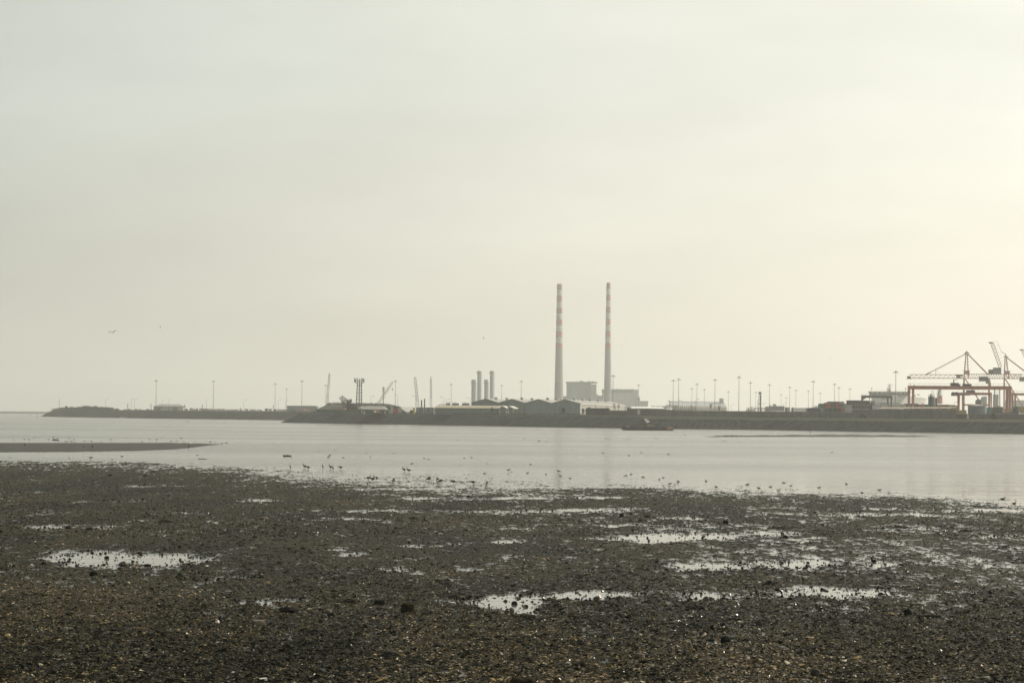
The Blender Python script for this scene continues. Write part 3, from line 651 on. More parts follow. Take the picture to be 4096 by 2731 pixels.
# vegetation fringe along the near embankment crest (one mass)
b = MB(); r_ = random.Random(5)
for k in range(3400):
    px = r_.uniform(1240, 4150); d = dC(px, r_.uniform(12.5, 16) if px < 2500 else r_.uniform(10.5, 15)); z = 6.2 if px < 2500 else 4.9+(d-dC(px, 10.5))/9.5*1.0
    A = atz(px, d, z-.1); q = A.loc; h_ = r_.random()**2*(1.3 if px < 2560 else .5)+.15
    b.add([q+Vector((-.35, 0, 0)), q+Vector((.35, 0, 0)), q+Vector((r_.uniform(-.4, .4), 0, h_))], [(0, 1, 2)])
    b.add([q+Vector((0, -.4, 0)), q+Vector((0, .4, 0)), q+Vector((0, r_.uniform(-.4, .4), h_))], [(0, 1, 2)])
struct(b.build("rough_grass", "leaf_olive"), "stuff", "rough grass and weeds along the embankment crest")
dT = dC(1380, 18)
tree("windswept_tree", "leaning windswept tree with open crown beside a dense dark tree", "tree", 1372, 1646, dT, [(1369, 1588, 8, 6), (1376, 1594, 10, 6), (1364, 1596, 7, 5), (1383, 1600, 9, 6), (1372, 1603, 12, 6), (1360, 1592, 5, 4), (1386, 1608, 6, 5), (1373, 1610, 7, 5)], trunk=(1373, 1604), n=30, size=.42, seed=4, tr=.22)
tree("dense_tree", "dense dark tree with two pointed tops beside the leaning tree", "tree", 1396, 1648, dT+4, [(1392, 1606, 7, 8), (1402, 1603, 5, 8), (1396, 1620, 14, 12), (1388, 1630, 12, 9), (1404, 1628, 10, 12), (1396, 1638, 15, 8)], trunk=(1396, 1612), n=90, size=.5, seed=5, tr=.25)
tree("small_tree", "low dark tree at the foot of the antenna lattice tower", "tree", 1414, 1648, dT+6, [(1410, 1622, 7, 9), (1420, 1628, 8, 8), (1414, 1636, 12, 8), (1426, 1634, 6, 8)], trunk=(1414, 1618), n=70, size=.45, seed=6)
for i, t in enumerate([(1458, 1648, 1614, 5, "thin dark tree between the lattice tower and the cream hall"), (1496, 1649, 1626, 6, "small round tree in front of the cream hall"), (1555, 1650, 1622, 8, "spreading small tree beside the slim antenna pole"),
        (1581, 1650, 1621, 8, "small tree above the orange-red truck"), (1716, 1653, 1628, 5, "slim dark tree in front of the blue panel fence"), (1968, 1656, 1626, 5, "slim dark tree before the long tan-roofed shed"),
        (2253, 1660, 1628, 7, "small dark tree behind the wire fence"), (2333, 1661, 1631, 6, "small tree at the lit corner of the gabled warehouse")]):
    bx, by, top, w_, lab = t; h_ = by-top
    tree("small_tree", lab, "tree", bx, by, dC(bx, 17), [(bx-w_*.3, top+h_*.22, w_*.8, h_*.2), (bx+w_*.4, top+h_*.35, w_*.8, h_*.2), (bx, top+h_*.5, w_*1.1, h_*.22), (bx-w_*.4, top+h_*.72, w_*.7, h_*.18)], n=60, size=.35, seed=30+i, tr=.1)
for t in [("bare winter tree in front of the pale shed wall, thinner of two", 2456, 1645, 1614, 7, 1), ("bushy bare tree in front of the pale shed wall", 2474, 1645, 1618, 6, 2), ("bare tree beside the far round-walled store", 2843, 1650, 1614, 6, 3), ("faint bare tree alone between the store and the control tower", 2877, 1652, 1622, 5, 4)]:
    bare_tree(t[0], t[1], t[2], dC(t[1], 22), t[3], t[4], t[5])
shrub("dark dome-shaped shrub beside the white sign board", 2569, 1670, dC(2569, 12), 14, 16, 61, cone=1)
shrub("dark cone-shaped conifer shrub in front of the sea wall", 3451, 1675, dC(3451, 12.5), 26, 24, 62, cone=1)
shrub("ragged shrub growing against the low sea wall", 3974, 1684, dC(3974, 13), 22, 34, 63, cone=1)
shrub("thin grey shrub by the low sea wall near the narrow white sign", 3932, 1682, dC(3932, 13), 12, 18, 64)
shrub("round shrub on top of the wall step", 2357, 1636, dC(2357, 18), 14, 9, 65)
shrub("small shrub at the end of the raised wall block", 2434, 1648, dC(2434, 17), 9, 18, 66)
shrub("shrub at the dip in the sea wall", 2514, 1642, dC(2514, 17), 12, 14, 67)
shrub("weedy shrub at the wall foot below the dip", 2455, 1666, dC(2455, 13), 30, 10, 68, "leaf_olive")
# earth mound with scrubby top
A = atz(1420, 1480, 6); b = MB(); vs = []; nx, ny = 40, 10
for i in range(nx+1):
    px = 1262+(1615-1262)*i/nx; top = lerp_tab(px, [(1262, 1640), (1285, 1630), (1315, 1616), (1340, 1615), (1550, 1618), (1575, 1623), (1600, 1628), (1615, 1640)])
    for j in range(ny+1):
        f = j/ny; hgt = max(0, A.z(top)-A.z(hor(1420)-hor(px)+A.by))*math.sin(math.pi*f)**.6
        vs.append((A.x(px), (f-.5)*70, max(-.5, A.z(top)*math.sin(math.pi*f)**.6)))
b.add(vs, [(i*(ny+1)+j, (i+1)*(ny+1)+j, (i+1)*(ny+1)+j+1, i*(ny+1)+j+1) for i in range(nx) for j in range(ny)])
struct(b.build("mound", "mound_earth", loc=A.loc, smooth=True), label="low dark earth mound behind the trees")
b = MB(); r_ = random.Random(9)
for k in range(2600):
    px = r_.uniform(1312, 1603); top = lerp_tab(px, [(1312, 1617), (1340, 1615), (1550, 1618), (1575, 1623), (1603, 1629)])
    q = Vector((A.x(px), r_.uniform(-14, 6), A.z(top)+r_.random()**1.5*(.8+.7*math.sin(px*.33)**2)*1.0-.5))
    b.add([q, q+Vector((r_.uniform(-.9, .9), r_.uniform(-.5, .5), r_.uniform(-.8, .8))), q+Vector((r_.uniform(-.9, .9), r_.uniform(-.5, .5), r_.uniform(-.8, .8)))], [(0, 1, 2)])
struct(b.build("scrub", "leaf_dark", loc=A.loc), "stuff", "continuous dark scrub along the mound top")
# ---------------------------------------------------------------- floodlight masts (30 m) and street lamps
def mast_proto():
    t = thing("floodlight_mast", "", "light mast", group="floodlight masts of the port")
    b = MB(); b.bar((0, 0, 0), (0, 0, 12), .30, 8, r2=.24); b.bar((0, 0, 12), (0, 0, 30), .24, 8, r2=.15); b.build("pole", "steel_grey", t)
    b = MB(); b.lathe([(.9, 29.3), (1.05, 29.45), (.35, 29.75)], 10); b.lathe([(.28, 29.7), (.34, 30.2), (.1, 30.6)], 8)
    for k in range(8):
        g = math.pi*k/4; c, s = math.cos(g), math.sin(g); b.bar((c*.8, s*.8, 29.5), (c*1.5, s*1.5, 29.4), .06, 4)
        b.bar((c*1.25, s*1.25, 29.32), (c*1.85, s*1.85, 29.2), .2, 4)
    b.build("lamp_head", "steel_dark", t); return t
MASTS = [(624, 1518, "rising before the hip-roofed building"), (853, 1521, "over the long row of trailers, beside a lower street lamp"), (1100, 1532, "just short of the pair of masts before the blue-grey warehouse"),
 (1146, 1553, "short and slender, at the near end of the blue-grey warehouse"), (1207, 1520, "above the orange vans and the blue-grey warehouse"), (1303, 1537, "almost touching the upright red-and-white crane jib"),
 (1581, 1520, "next to the sloping crane jib with the hanging hook"), (1804, 1533, "between the slim upright crane jib and the four grey stacks"), (2006, 1538, "standing clear over the gabled roofs after the four stacks"),
 (2084, 1521, "tallest over the gabled roofs between the stacks and the first chimney"), (2229, 1530, "seen against the shaft of the first striped chimney"), (2451, 1498, "close beside the second striped chimney"),
 (2554, 1536, "at the end of the power station block, over the white sign board"), (2692, 1517, "lower of two beside the pipe rack"), (2714, 1512, "taller of two beside the pipe rack"),
 (2767, 1551, "low, above the pipe rack end"), (2787, 1532, "over the start of the round-walled store, middle height"), (2817, 1555, "low, in front of the round-walled store"),
 (2859, 1514, "tall, in front of the round-walled store and short of its roof tower"), (2913, 1563, "low, just past the roof tower of the round-walled store"), (2955, 1503, "tall, alone between the round-walled store and the control tower"),
 (3001, 1526, "above the dark pipe railing before the control tower"), (3023, 1566, "low, right next to the lattice control tower"), (3077, 1535, "over the smaller pale trailer"),
 (3124, 1575, "over the larger pale trailer"), (3144, 1589, "lowest of all, just past the larger pale trailer"), (3158, 1545, "over the short dark posts past the pale trailers"),
 (3183, 1557, "between the short dark posts and the dark blue container"), (3233, 1561, "at the far end of the dark blue container"), (3252, 1521, "tall, rising behind the dark blue container"),
 (3280, 1569, "low, over the small blue cabin with the white square"), (3337, 1532, "taller of two over the red and green containers"), (3355, 1547, "lower of two over the red and green containers"),
 (3399, 1552, "over the pale container beside the dark stack"), (3582, 1481, "tallest of all, in front of the white ferry bridge"), (3656, 1538, "with only its lamp head showing above the long red gantry beam")]
mp0 = mast_proto()
for i, (px, top, lab) in enumerate(MASTS):
    dh = hor(px)-top; d = min(F*30.3/dh, 2500); k = dh*d/F/30.3
    if px == 3656: d, k = 1600, 1.05
    A = atz(px, d, 6.0 if px > 1160 else 7.3)
    top_z = EYE + dh*d/F; sc_ = (top_z-A.loc.z)/30.6
    if i == 0: o = mp0; o.location = A.loc; o["label"] = "tall floodlight mast "+lab; o.scale = (1, 1, sc_)
    else: dup(mp0, A.loc, "tall floodlight mast "+lab if "lowest" not in lab and "low," not in lab and "short" not in lab else "distant floodlight mast "+lab, scale=(1, 1, sc_))
def lamp_proto():
    t = thing("street_lamp", "", "street lamp", group="slim street lamps of the port"); b = MB()
    b.bar((0, 0, 0), (0, 0, 10), .13, 6, r2=.07); b.bar((0, 0, 10), (1.3, 0, 10.25), .06, 4); b.build("pole", "steel_grey", t)
    b = MB(); b.box(1.2, 2.2, -.2, .2, 10.15, 10.35); b.build("lamp_head", "steel_dark", t); return t
LAMPS = [(422, 1596, 0, "over the middle of the scrub on the rocky tip"), (525, 1595, 0, "first of two close together on the far embankment"), (538, 1596, 0, "second of two close together on the far embankment"), (648, 1600, 0, "faint, behind the hip roof near its ridge end"), (674, 1597, 0, "behind the hip roof near its middle"),
 (825, 1597, 0, "over the trailers just before a tall mast"), (975, 1597, 0, "slightly leaning, alone over the trailers and cars"), (1113, 1597, 0, "just past a tall mast, before the blue-grey warehouse"), (1141, 1598, 0, "close to the short mast by the blue-grey warehouse"),
 (1483, 1584, 0, "in front of the cream hall"), (1591, 1577, 1, "beside the mast by the sloping jib, over the red truck"), (1661, 1582, 1, "beside the leaning blue-and-pink crane jib"), (1775, 1588, 1, "after the slim upright crane jib"), (1785, 1596, 0, "lower, after the slim upright crane jib"),
 (1881, 1591, 1, "in front of the lowest grey stack"), (2096, 1596, 1, "against the gabled warehouse valley"), (2543, 1595, 0, "before the low white roof and sign board"), (2729, 1601, 1, "faint, behind the pipe rack"), (2781, 1596, 0, "in front of the round-walled store start"), (2924, 1616, 0, "faint low one past the round-walled store"),
 (3030, 1597, 0, "before the lattice control tower"), (3052, 1611, 0, "faint, just past the lattice control tower"), (3134, 1612, 0, "faint, behind the larger pale trailer"), (3816, 1607, 0, "over the ochre containers")]
lp0 = lamp_proto()
for i, (px, top, fl, lab) in enumerate(LAMPS):
    dh = hor(px)-top; d = F*10/dh; d = max(1000, min(2000, d)); d = max(d, dC(px, 20)+20 if px > 1160 else 1650); A = atz(px, d, 6.0 if px > 1160 else 7.5); sc_ = (EYE+dh*d/F-A.loc.z)/10.3
    s3 = (1, 1, sc_)
    if i == 0: lp0.location = A.loc; lp0["label"] = "slim single-arm street lamp "+lab; lp0.scale = s3
    else: dup(lp0, A.loc, "slim single-arm street lamp "+lab, rz=math.pi if fl else 0, scale=s3)
def post(px, top, bot, d, r, label, m="steel_dark", name="post"):
    A = At(px, bot, d); b = MB(); b.bar((0, 0, -.5), (0, 0, A.z(top)), r, 6, r2=r*.9); b.lathe([(r*1.25, A.z(top)-.1), (r*1.25, A.z(top)+.05)], 8)
    tag(b.build(name, m, loc=A.loc), label, "post")
post(237, 1595, 1638, 1975, .2, "bare pole on the far rocky tip before its bushes", "steel_grey")
for px, top, lab in [(511, 1614, "stubby post beside the pair of far embankment lamps"), (604, 1615, "short post just before the hip-roofed building"), (738, 1618, "short post just after the hip-roofed building"), (809, 1617, "stout short post among the trailers"), (1093, 1619, "short post beside the mast before the warehouse"), (961, 1630, "stumpy post before the leaning lamp")]:
    post(px, top, 1640, 1700, .3, lab)
for px, top, bot, r, lab in [(1447, 1592, 1650, .16, "thin pole beside the lattice antenna tower"), (1467, 1626, 1652, .3, "stout dark post by the cream hall"), (1488, 1609, 1650, .16, "dark pole in front of the cream hall"), (1686, 1600, 1650, .45, "thick brown pile post after the leaning jib"), (1698, 1595, 1640, .4, "tall brown pile post between two crane jibs"),
                              (1358, 1624, 1640, .16, "short dark post by the low white shed with red edge"), (2098, 1612, 1656, .35, "dark square pillar against the gabled warehouse"), (3080, 1620, 1667, .35, "dark post standing before the pale trailers"), (3279, 1640, 1672, .5, "stout dark post against the sea wall under the blue cabin"),
                              (3346, 1673, 1682, .2, "short pale marker post on the embankment grass"), (3382, 1670, 1682, .25, "pale stubby bollard on the embankment grass"), (3690, 1614, 1640, .3, "pale post on the tall wall roof by the ferry"), (3646, 1622, 1640, .3, "pale post on the tall wall roof under the gantry leg"), (3760, 1623, 1640, .3, "pale post on the tall wall roof by the funnel"), (2668, 1666, 1677, .25, "pale marker post at the start of the grass strip"), (2240, 1628, 1661, .2, "tall fence post by the gabled warehouse")]:
    post(px, top, bot, dC(px, 16), r, lab, "grey_pale" if "pale" in lab else "steel_dark")
for k, px in enumerate([3142, 3147, 3152, 3157, 3171]): post(px, 1629+k % 2, 1646, dC(px, 20), .3, "short dark post, one of a close row past the pale trailers"); C.objects[-1]["group"] = "row of short dark posts"
# ---------------------------------------------------------------- chimneys and power station
def chimney(bx, top, d, rt, rb, label, lean=0):
    A = atz(bx, d, 4.0); t = thing("striped_chimney", label, "chimney", A.loc); Ht = A.z(top)+0
    z0 = A.z(1396); bands = 11; zs = [0, z0*.33, z0*.66] + [z0+(Ht-z0)*i/bands for i in range(bands+1)]
    prof = [(rb+(rt-rb)*(z/Ht)**.85, z) for z in zs]
    ml = [0, 0, 0]+[1 if i % 2 == 0 else 2 for i in range(bands)]
    b = MB(); b.lathe(prof, 28, mlist=ml); b.lathe([(rt*.82, Ht+.1), (rt*.8, Ht-.5)], 20, mi=0); b.build("shaft", ["concrete_grey", "chimney_red", "chimney_white"], t, smooth=False)
    for py in (1152, 1246, 1352, 1461, 1564):
        z = A.z(py); r = rb+(rt-rb)*(z/Ht)**.85; b = MB(); b.lathe([(r+.05, z-.25), (r+1.0, z-.1), (r+1.0, z+.1), (r+.05, z+.1)], 24)
        for k in range(16):
            g = math.pi*k/8; b.bar(((r+.95)*math.cos(g), (r+.95)*math.sin(g), z), ((r+.95)*math.cos(g), (r+.95)*math.sin(g), z+1.1), .06, 3)
        b.build("walkway", "steel_grey", t)
    b = MB(); x = math.sin(math.radians(55))
    for i in range(len(prof)-1):
        (r0, a0), (r1, a1) = prof[i], prof[i+1]; b.bar(((r0+.5)*.98, -.3*r0, a0), ((r1+.5)*.98, -.3*r1, a1), .25, 4)
    b.build("ladder", "steel_grey", t)
chimney(2233.5, 1136, 2922, 3.65, 7.1, "wider of the two tall red-and-white striped chimneys, nearer the four grey stacks")
chimney(2429, 1131, 2940, 2.75, 6.2, "slimmer of the two tall red-and-white striped chimneys, between two power station blocks")
for bx, top, w_, lab in [(1893, 1518, 16.5, "short grey stack, farthest from the striped chimneys"), (1915.5, 1483, 15, "tall grey stack between the two short ones"), (1943.5, 1518, 15, "short grey stack between the two tall ones"), (1966, 1483, 15, "tall grey stack closest to the striped chimneys")]:
    A = atz(bx, 2750, 4.0); t = thing("grey_stack", lab, "chimney", A.loc, "four grey power station stacks"); r = w_/2*A.s; h = A.z(top)
    b = MB(); b.lathe([(r, 0), (r, h-1.5), (r*1.05, h-1.5), (r*1.05, h), (r*.85, h)], 22); b.build("shaft", "stack_grey", t)
    b = MB(); z = h-5 if top > 1500 else h-3; b.lathe([(r+.1, z-.3), (r+1.3, z), (r+1.3, z+.9), (r+.1, z+.9)], 22); b.build("walkway", "steel_grey", t)
    b = MB(); b.lattice((r+.9, -1, 0), (r+.9, -1, h-4), 1.1, 1.1, 18, .12); b.build("ladder", "steel_grey", t)
def block(bx0, bx1, d, z0, pieces, name, label, cat="building"):
    A = atz((bx0+bx1)/2, d, z0); t = thing(name, label, cat, A.loc)
    for nm, m, x0, x1, top, bot, y0, y1 in pieces:
        b = MB(); b.box(A.x(x0), A.x(x1), y0, y1, A.z(bot) if bot else 0, A.z(top)); b.build(nm, m, t)
    return t, A
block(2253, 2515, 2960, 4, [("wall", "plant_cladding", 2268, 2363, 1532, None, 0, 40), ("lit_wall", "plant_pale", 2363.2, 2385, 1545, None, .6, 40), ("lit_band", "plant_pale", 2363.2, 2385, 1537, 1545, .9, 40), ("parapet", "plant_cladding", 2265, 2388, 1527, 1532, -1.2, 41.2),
    ("roof_vent", "plant_cladding", 2320, 2332, 1523, 1527, 5, 12), ("roof_vent", "plant_cladding", 2352, 2360, 1523.5, 1527, 5, 12), ("roof_vent", "plant_cladding", 2365, 2377, 1525, 1527, 5, 12), ("roof_vent", "plant_cladding", 2312, 2320, 1525.5, 1527, 8, 14),
    ("annexe", "plant_cladding", 2253, 2267.5, 1585, None, 3, 30), ("annexe", "plant_pale", 2385.3, 2392, 1577, None, 2, 30), ("annexe", "plant_cladding", 2392.2, 2412, 1582, None, 1, 30)], "power_station_block", "tall grey power station block between the two striped chimneys")
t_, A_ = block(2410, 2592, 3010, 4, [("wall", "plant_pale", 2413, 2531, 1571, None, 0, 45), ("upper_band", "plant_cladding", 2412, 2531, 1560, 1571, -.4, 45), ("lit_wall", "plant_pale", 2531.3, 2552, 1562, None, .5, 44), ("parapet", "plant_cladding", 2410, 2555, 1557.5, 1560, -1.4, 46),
    ("annexe", "plant_pale", 2552.3, 2560, 1586, None, 3, 35), ("annexe", "plant_pale", 2560.2, 2592, 1606, None, 4, 35), ("annexe_roof", "plant_cladding", 2558, 2594, 1603, 1606, 2.5, 36)], "power_station_block", "wide pale power station block with a row of roof vents, past the slimmer chimney")
for k, px in enumerate([2457, 2467, 2474, 2486, 2500, 2512, 2523, 2532]):
    b = MB(); x = A_.x(px); b.lathe([(1.1, A_.z(1557.3)), (1.1, A_.z(1555)), (1.3, A_.z(1555)), (.8, A_.z(1553.6 if k % 2 else 1554.6))], 10, cx=x, cy=9); b.build("roof_vent", "plant_cladding", t_)
# ---------------------------------------------------------------- green gabled warehouse
A = atz(2103, 1130, 6.0); t = thing("gabled_warehouse", "long green warehouse with four gables and a lit pale side wall", "warehouse", A.loc)
bays = [(1886, 1942, 1994), (1994, 2047, 2100), (2100, 2152, 2206), (2206, 2260, 2320)]; ez = A.z(1612.5); az_ = A.z(1597); dv = Vector((38, 190, 0))
b = MB(); poly = [(A.x(1886), 0, 0)]
for x0, xm, x1 in bays: poly += [(A.x(x0), 0, ez), (A.x(xm), 0, az_)]
poly += [(A.x(2320), 0, ez), (A.x(2320), 0, 0)]; b.add(poly, [tuple(range(len(poly)))]); b.build("gable_wall", "shed_green", t)
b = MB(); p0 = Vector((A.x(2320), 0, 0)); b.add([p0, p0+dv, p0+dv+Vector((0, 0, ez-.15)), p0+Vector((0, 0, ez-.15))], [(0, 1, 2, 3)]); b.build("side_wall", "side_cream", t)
b = MB(); p1 = Vector((A.x(1886), 0, 0)); b.add([p1, p1+dv, p1+dv+Vector((0, 0, ez)), p1+Vector((0, 0, ez))], [(0, 1, 2, 3)])
b.add([p+dv if isinstance(p, Vector) else Vector(p)+dv for p in poly], [tuple(range(len(poly)))]); b.build("rear_wall", "shed_green", t)
for x0, xm, x1 in bays:
    b = MB(); f = Vector((-.08, -.4, .1)); e = dv*1.003
    q = [Vector((A.x(x0), 0, ez)), Vector((A.x(xm), 0, az_)), Vector((A.x(x1), 0, ez))]
    for a_, c_ in ((q[0], q[1]), (q[1], q[2])): b.prism([a_+f, c_+f, c_+f+e, a_+f+e], (0, 0, .22))
    b.build("roof", "shed_roof", t)
for fr, xx in [(.13, .6), (.45, .6), (.62, .65), (.8, .6), (.3, .6)]:
    for bi in (3, 2, 1, 0):
        if bi < 3 and fr != .13 and fr != .3: continue
        x0, xm, x1 = bays[bi]; c = Vector((A.x(xm)+(A.x(x1)-A.x(xm))*.15, 0, az_-.1))+dv*fr; b = MB(); b.lathe([(.75, 0), (.75, .8), (1.15, .8), (1.0, 1.35), (.3, 1.5)], 10); b.build("roof_vent", "grey_pale", t, loc=c)
for fr in (.3, .55, .76, .995):
    b = MB(); q = p0+dv*fr+Vector((.2, -.1, 0)); b.bar(q, q+Vector((0, 0, ez-.2)), .16, 4); b.build("downpipe", "steel_dark", t)
b = MB(); b.prism([p0+Vector((.1, -.1, ez-.35)), p0+Vector((.5, -.1, ez-.35)), p0+Vector((.5, -.1, ez+.05)), p0+Vector((.1, -.1, ez+.05))], dv); b.build("gutter", "white_paint", t)
# ---------------------------------------------------------------- long tan-roofed shed with porches
A = atz(1900, 1085, 6.0); t = thing("long_shed", "long low shed with tan roof panels and white-edged porch gables", "shed", A.loc); ez = A.z(1633); rz_ = A.z(1622.5)
b = MB(); b.box(A.x(1737), A.x(2000), 0, 10, 0, ez); b.build("wall", "shed_green", t)
for i in range(8):
    x0 = A.x(1735+i*34); x1 = A.x(1735+(i+1)*34-(0 if i == 7 else 1.5)); sh = A.s*14
    b = MB(); b.prism([(x0, -.6, ez), (x1, -.6, ez), (x1+sh, 5, rz_), (x0+sh, 5, rz_)], (0, 0, .18)); b.prism([(x0+sh, 5.02, rz_), (x1+sh, 5.02, rz_), (x1, 10.6, ez), (x0, 10.6, ez)], (0, 0, .18)); b.build("roof_panel", "tan_roof", t)
for i in range(20):
    b = MB(); x = A.x(1745+i*13); b.box(x, x+.15, -.25, -.05, 0, ez-.05); b.build("wall_post", "steel_grey", t)
b = MB(); b.box(A.x(1737), A.x(1998), -.35, -.26, A.z(1644), A.z(1643)); b.build("rail", "steel_grey", t)
b = MB(); b.box(A.x(1733), A.x(1736.5), -1, -.7, 0, A.z(1632)); b.box(A.x(1736.6), A.x(1741), -1, -.7, 0, A.z(1632)); b.build("door_frame", "cream_wall", t)
for c0, c1, yy in [(1996, 2028, -3), (2024, 2056, 0)]:
    b = MB(); xm = (c0+c1)/2; q = [(A.x(c0), yy, A.z(1634)), (A.x(xm-4), yy, A.z(1625)), (A.x(c1), yy, A.z(1633))]
    for u_, v_ in ((q[0], q[1]), (q[1], q[2])): b.prism([Vector(u_), Vector(v_), Vector(v_)+Vector((2.5, 9, 0)), Vector(u_)+Vector((2.5, 9, 0))], (0, 0, .35))
    b.build("porch_roof", "cream_wall", t)
    b = MB()
    for px in (c0+1.5, c1-5): b.box(A.x(px), A.x(px)+.35, yy+.2, yy+.55, 0, A.z(1634))
    b.build("porch_post", "cream_wall", t)
    b = MB(); b.prism([(A.x(c0+3), yy+.6, 0), (A.x(c1-6), yy+.6, 0), (A.x(c1-6), yy+.6, A.z(1633)), (A.x(xm-4), yy+.6, A.z(1626.5)), (A.x(c0+3), yy+.6, A.z(1633))], (0, .3, 0)); b.build("porch_wall", "shed_green", t)
b = MB(); b.box(A.x(2030), A.x(2036), -.5, -.2, .2, A.z(1639)); b.build("door", "cream_wall", t)
# ---------------------------------------------------------------- buildings of the farther quay
A = atz(676, 1840, 7.6); t = thing("hip_roofed_building", "low pale building with a grey hipped roof on the far quay", "building", A.loc); z1 = A.z(1625)
b = MB(); b.box(A.x(616), A.x(734), 0, 14, 0, z1); b.build("wall", "cream_wall", t)
b = MB(); x0, x1, xa, xb = A.x(613), A.x(738), A.x(634), A.x(716); zr = A.z(1616); b.add([(x0, -1, z1), (x1, -1, z1), (x1, 15, z1), (x0, 15, z1), (xa, 7, zr), (xb, 7, zr)], [(0, 1, 5, 4), (1, 2, 5), (2, 3, 4, 5), (3, 0, 4), (3, 2, 1, 0)]); b.build("roof", "shed_roof", t)
for x0, x1 in [(616, 653), (693, 712)]:
    b = MB(); b.box(A.x(x0), A.x(x1), -2.2, -.1, 0, A.z(1625.6)); b.build("dark_bay", "shed_green", t)
for px in (672, 678, 684, 690, 658): b = MB(); b.box(A.x(px), A.x(px+2), -.12, -.02, A.z(1631), A.z(1628.3)); b.build("window", "window_dark", t)
b = MB(); b.box(A.x(647), A.x(651), -2.4, -2.2, 0, A.z(1633)); b.build("door", "white_paint", t)
A = atz(1205, 1950, 7.0); t = thing("flat_warehouse", "long flat-roofed blue-grey warehouse behind the parked vans", "warehouse", A.loc)
b = MB(); b.box(A.x(1148), A.x(1262), 0, 30, 0, A.z(1624)); b.build("wall", "tank_blue", t); b = MB(); b.box(A.x(1146), A.x(1264), -1, 31, A.z(1624), A.z(1622)); b.build("roof", "grey_pale", t)
for px in (1264.5, 1285, 1310, 1335): 
    if px == 1264.5: b = MB(); b.box(A.x(1263), A.x(1268), -1.4, -.6, 0, A.z(1626)); b.build("corner_post", "brown_dark", t)
# cream hall, low white shed, blue panel fence
A = atz(1485, 1130, 6.0); t = thing("cream_hall", "cream sheet-metal hall with sloped roof ends behind small trees", "hall", A.loc)
b = MB(); b.box(A.x(1436), A.x(1538), 0, 16, 0, A.z(1637)); b.build("wall", "green_dark", t)
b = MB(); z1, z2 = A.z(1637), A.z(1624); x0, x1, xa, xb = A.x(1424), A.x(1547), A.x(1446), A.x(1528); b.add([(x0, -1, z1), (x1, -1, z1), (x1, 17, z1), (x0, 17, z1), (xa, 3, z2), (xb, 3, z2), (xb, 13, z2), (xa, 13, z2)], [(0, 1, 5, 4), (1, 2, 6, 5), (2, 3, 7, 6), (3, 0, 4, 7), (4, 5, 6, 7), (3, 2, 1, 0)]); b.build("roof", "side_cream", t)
b = MB(); b.box(A.x(1455), A.x(1460), -.15, -.02, 0, A.z(1644)); b.build("door", "white_paint", t)
A = atz(1349, 1170, 6.3); t = thing("low_shed", "low white shed with a red roof edge beside the leaning tree", "shed", A.loc)
b = MB(); b.box(A.x(1321), A.x(1379), 0, 8, 0, A.z(1634)); b.build("wall", "cream_wall", t); b = MB(); b.box(A.x(1319.5), A.x(1381), -.5, 8.5, A.z(1634), A.z(1631.5)); b.build("roof_edge", "orange_paint", t)
A = atz(1352, 1125, 6.3); b = MB(); b.box(A.x(1265), A.x(1408), 0, .5, 0, A.z(1639)); b.box(A.x(1265), A.x(1408), -.1, .6, A.z(1639), A.z(1638)); tag(b.build("boundary_wall", "green_dark", loc=A.loc), "low dark green boundary wall at the end of the near embankment", "wall")
A = atz(1428, 1100, 6.3); b = MB(); b.box(A.x(1409), A.x(1446), 0, 6, 0, A.z(1635)); b.box(A.x(1408), A.x(1447), -.4, 6.4, A.z(1635), A.z(1634)); tag(b.build("dark_cabin", "green_dark", loc=A.loc), "dark flat-topped cabin at the foot of the lattice antenna tower", "cabin")
A = atz(1705, 1105, 6.0); t = thing("panel_fence", "solid blue-grey panel fence between the yellow skip and the long shed", "fence", A.loc)
for k in range(7): b = MB(); b.box(A.x(1664+k*10), A.x(1673.6+k*10), 0, .25, 0, A.z(1629)); b.build("panel", "tank_blue", t)
def wire_fence(x0, x1, step, d, zb, top, label, m="steel_grey"):
    A = atz(x0, d, zb); t = thing("wire_fence", label, "fence", A.loc); pr = None; px = x0
    b = MB()
    for k in range(7): z = A.z(top)*(.14+.14*k); b.bar((0, 0, z), (A.x(x1), 0, z), .025, 3)
    n_ = int((x1-x0)*A.s/.5)
    for k in range(n_): x = A.x(x1)*k/n_; b.bar((x, 0, .1), (x, 0, A.z(top)*.96), .02, 3)
    b.build("mesh", m, t)
    while px <= x1:
        if pr is None: b = MB(); b.bar((0, 0, -.3), (0, 0, A.z(top)+.2), .10, 4); b.bar((0, 0, A.z(top)+.2), (.4, -.3, A.z(top)+.6), .06, 4); pr = b.build("post", m, t, loc=(0, -.1, 0))
        else: c = pr.copy(); C.objects.link(c); c.location = (A.x(px), -.1, 0); c.parent = t
        px += step
wire_fence(1592, 1652, 8, 1075, 6.2, 1629, "tall dark palisade fence before the red truck and yellow skip", "steel_dark")
wire_fence(2060, 2338, 15, 1015, 6.2, 1634, "tall wire mesh fence in front of the gabled warehouse")
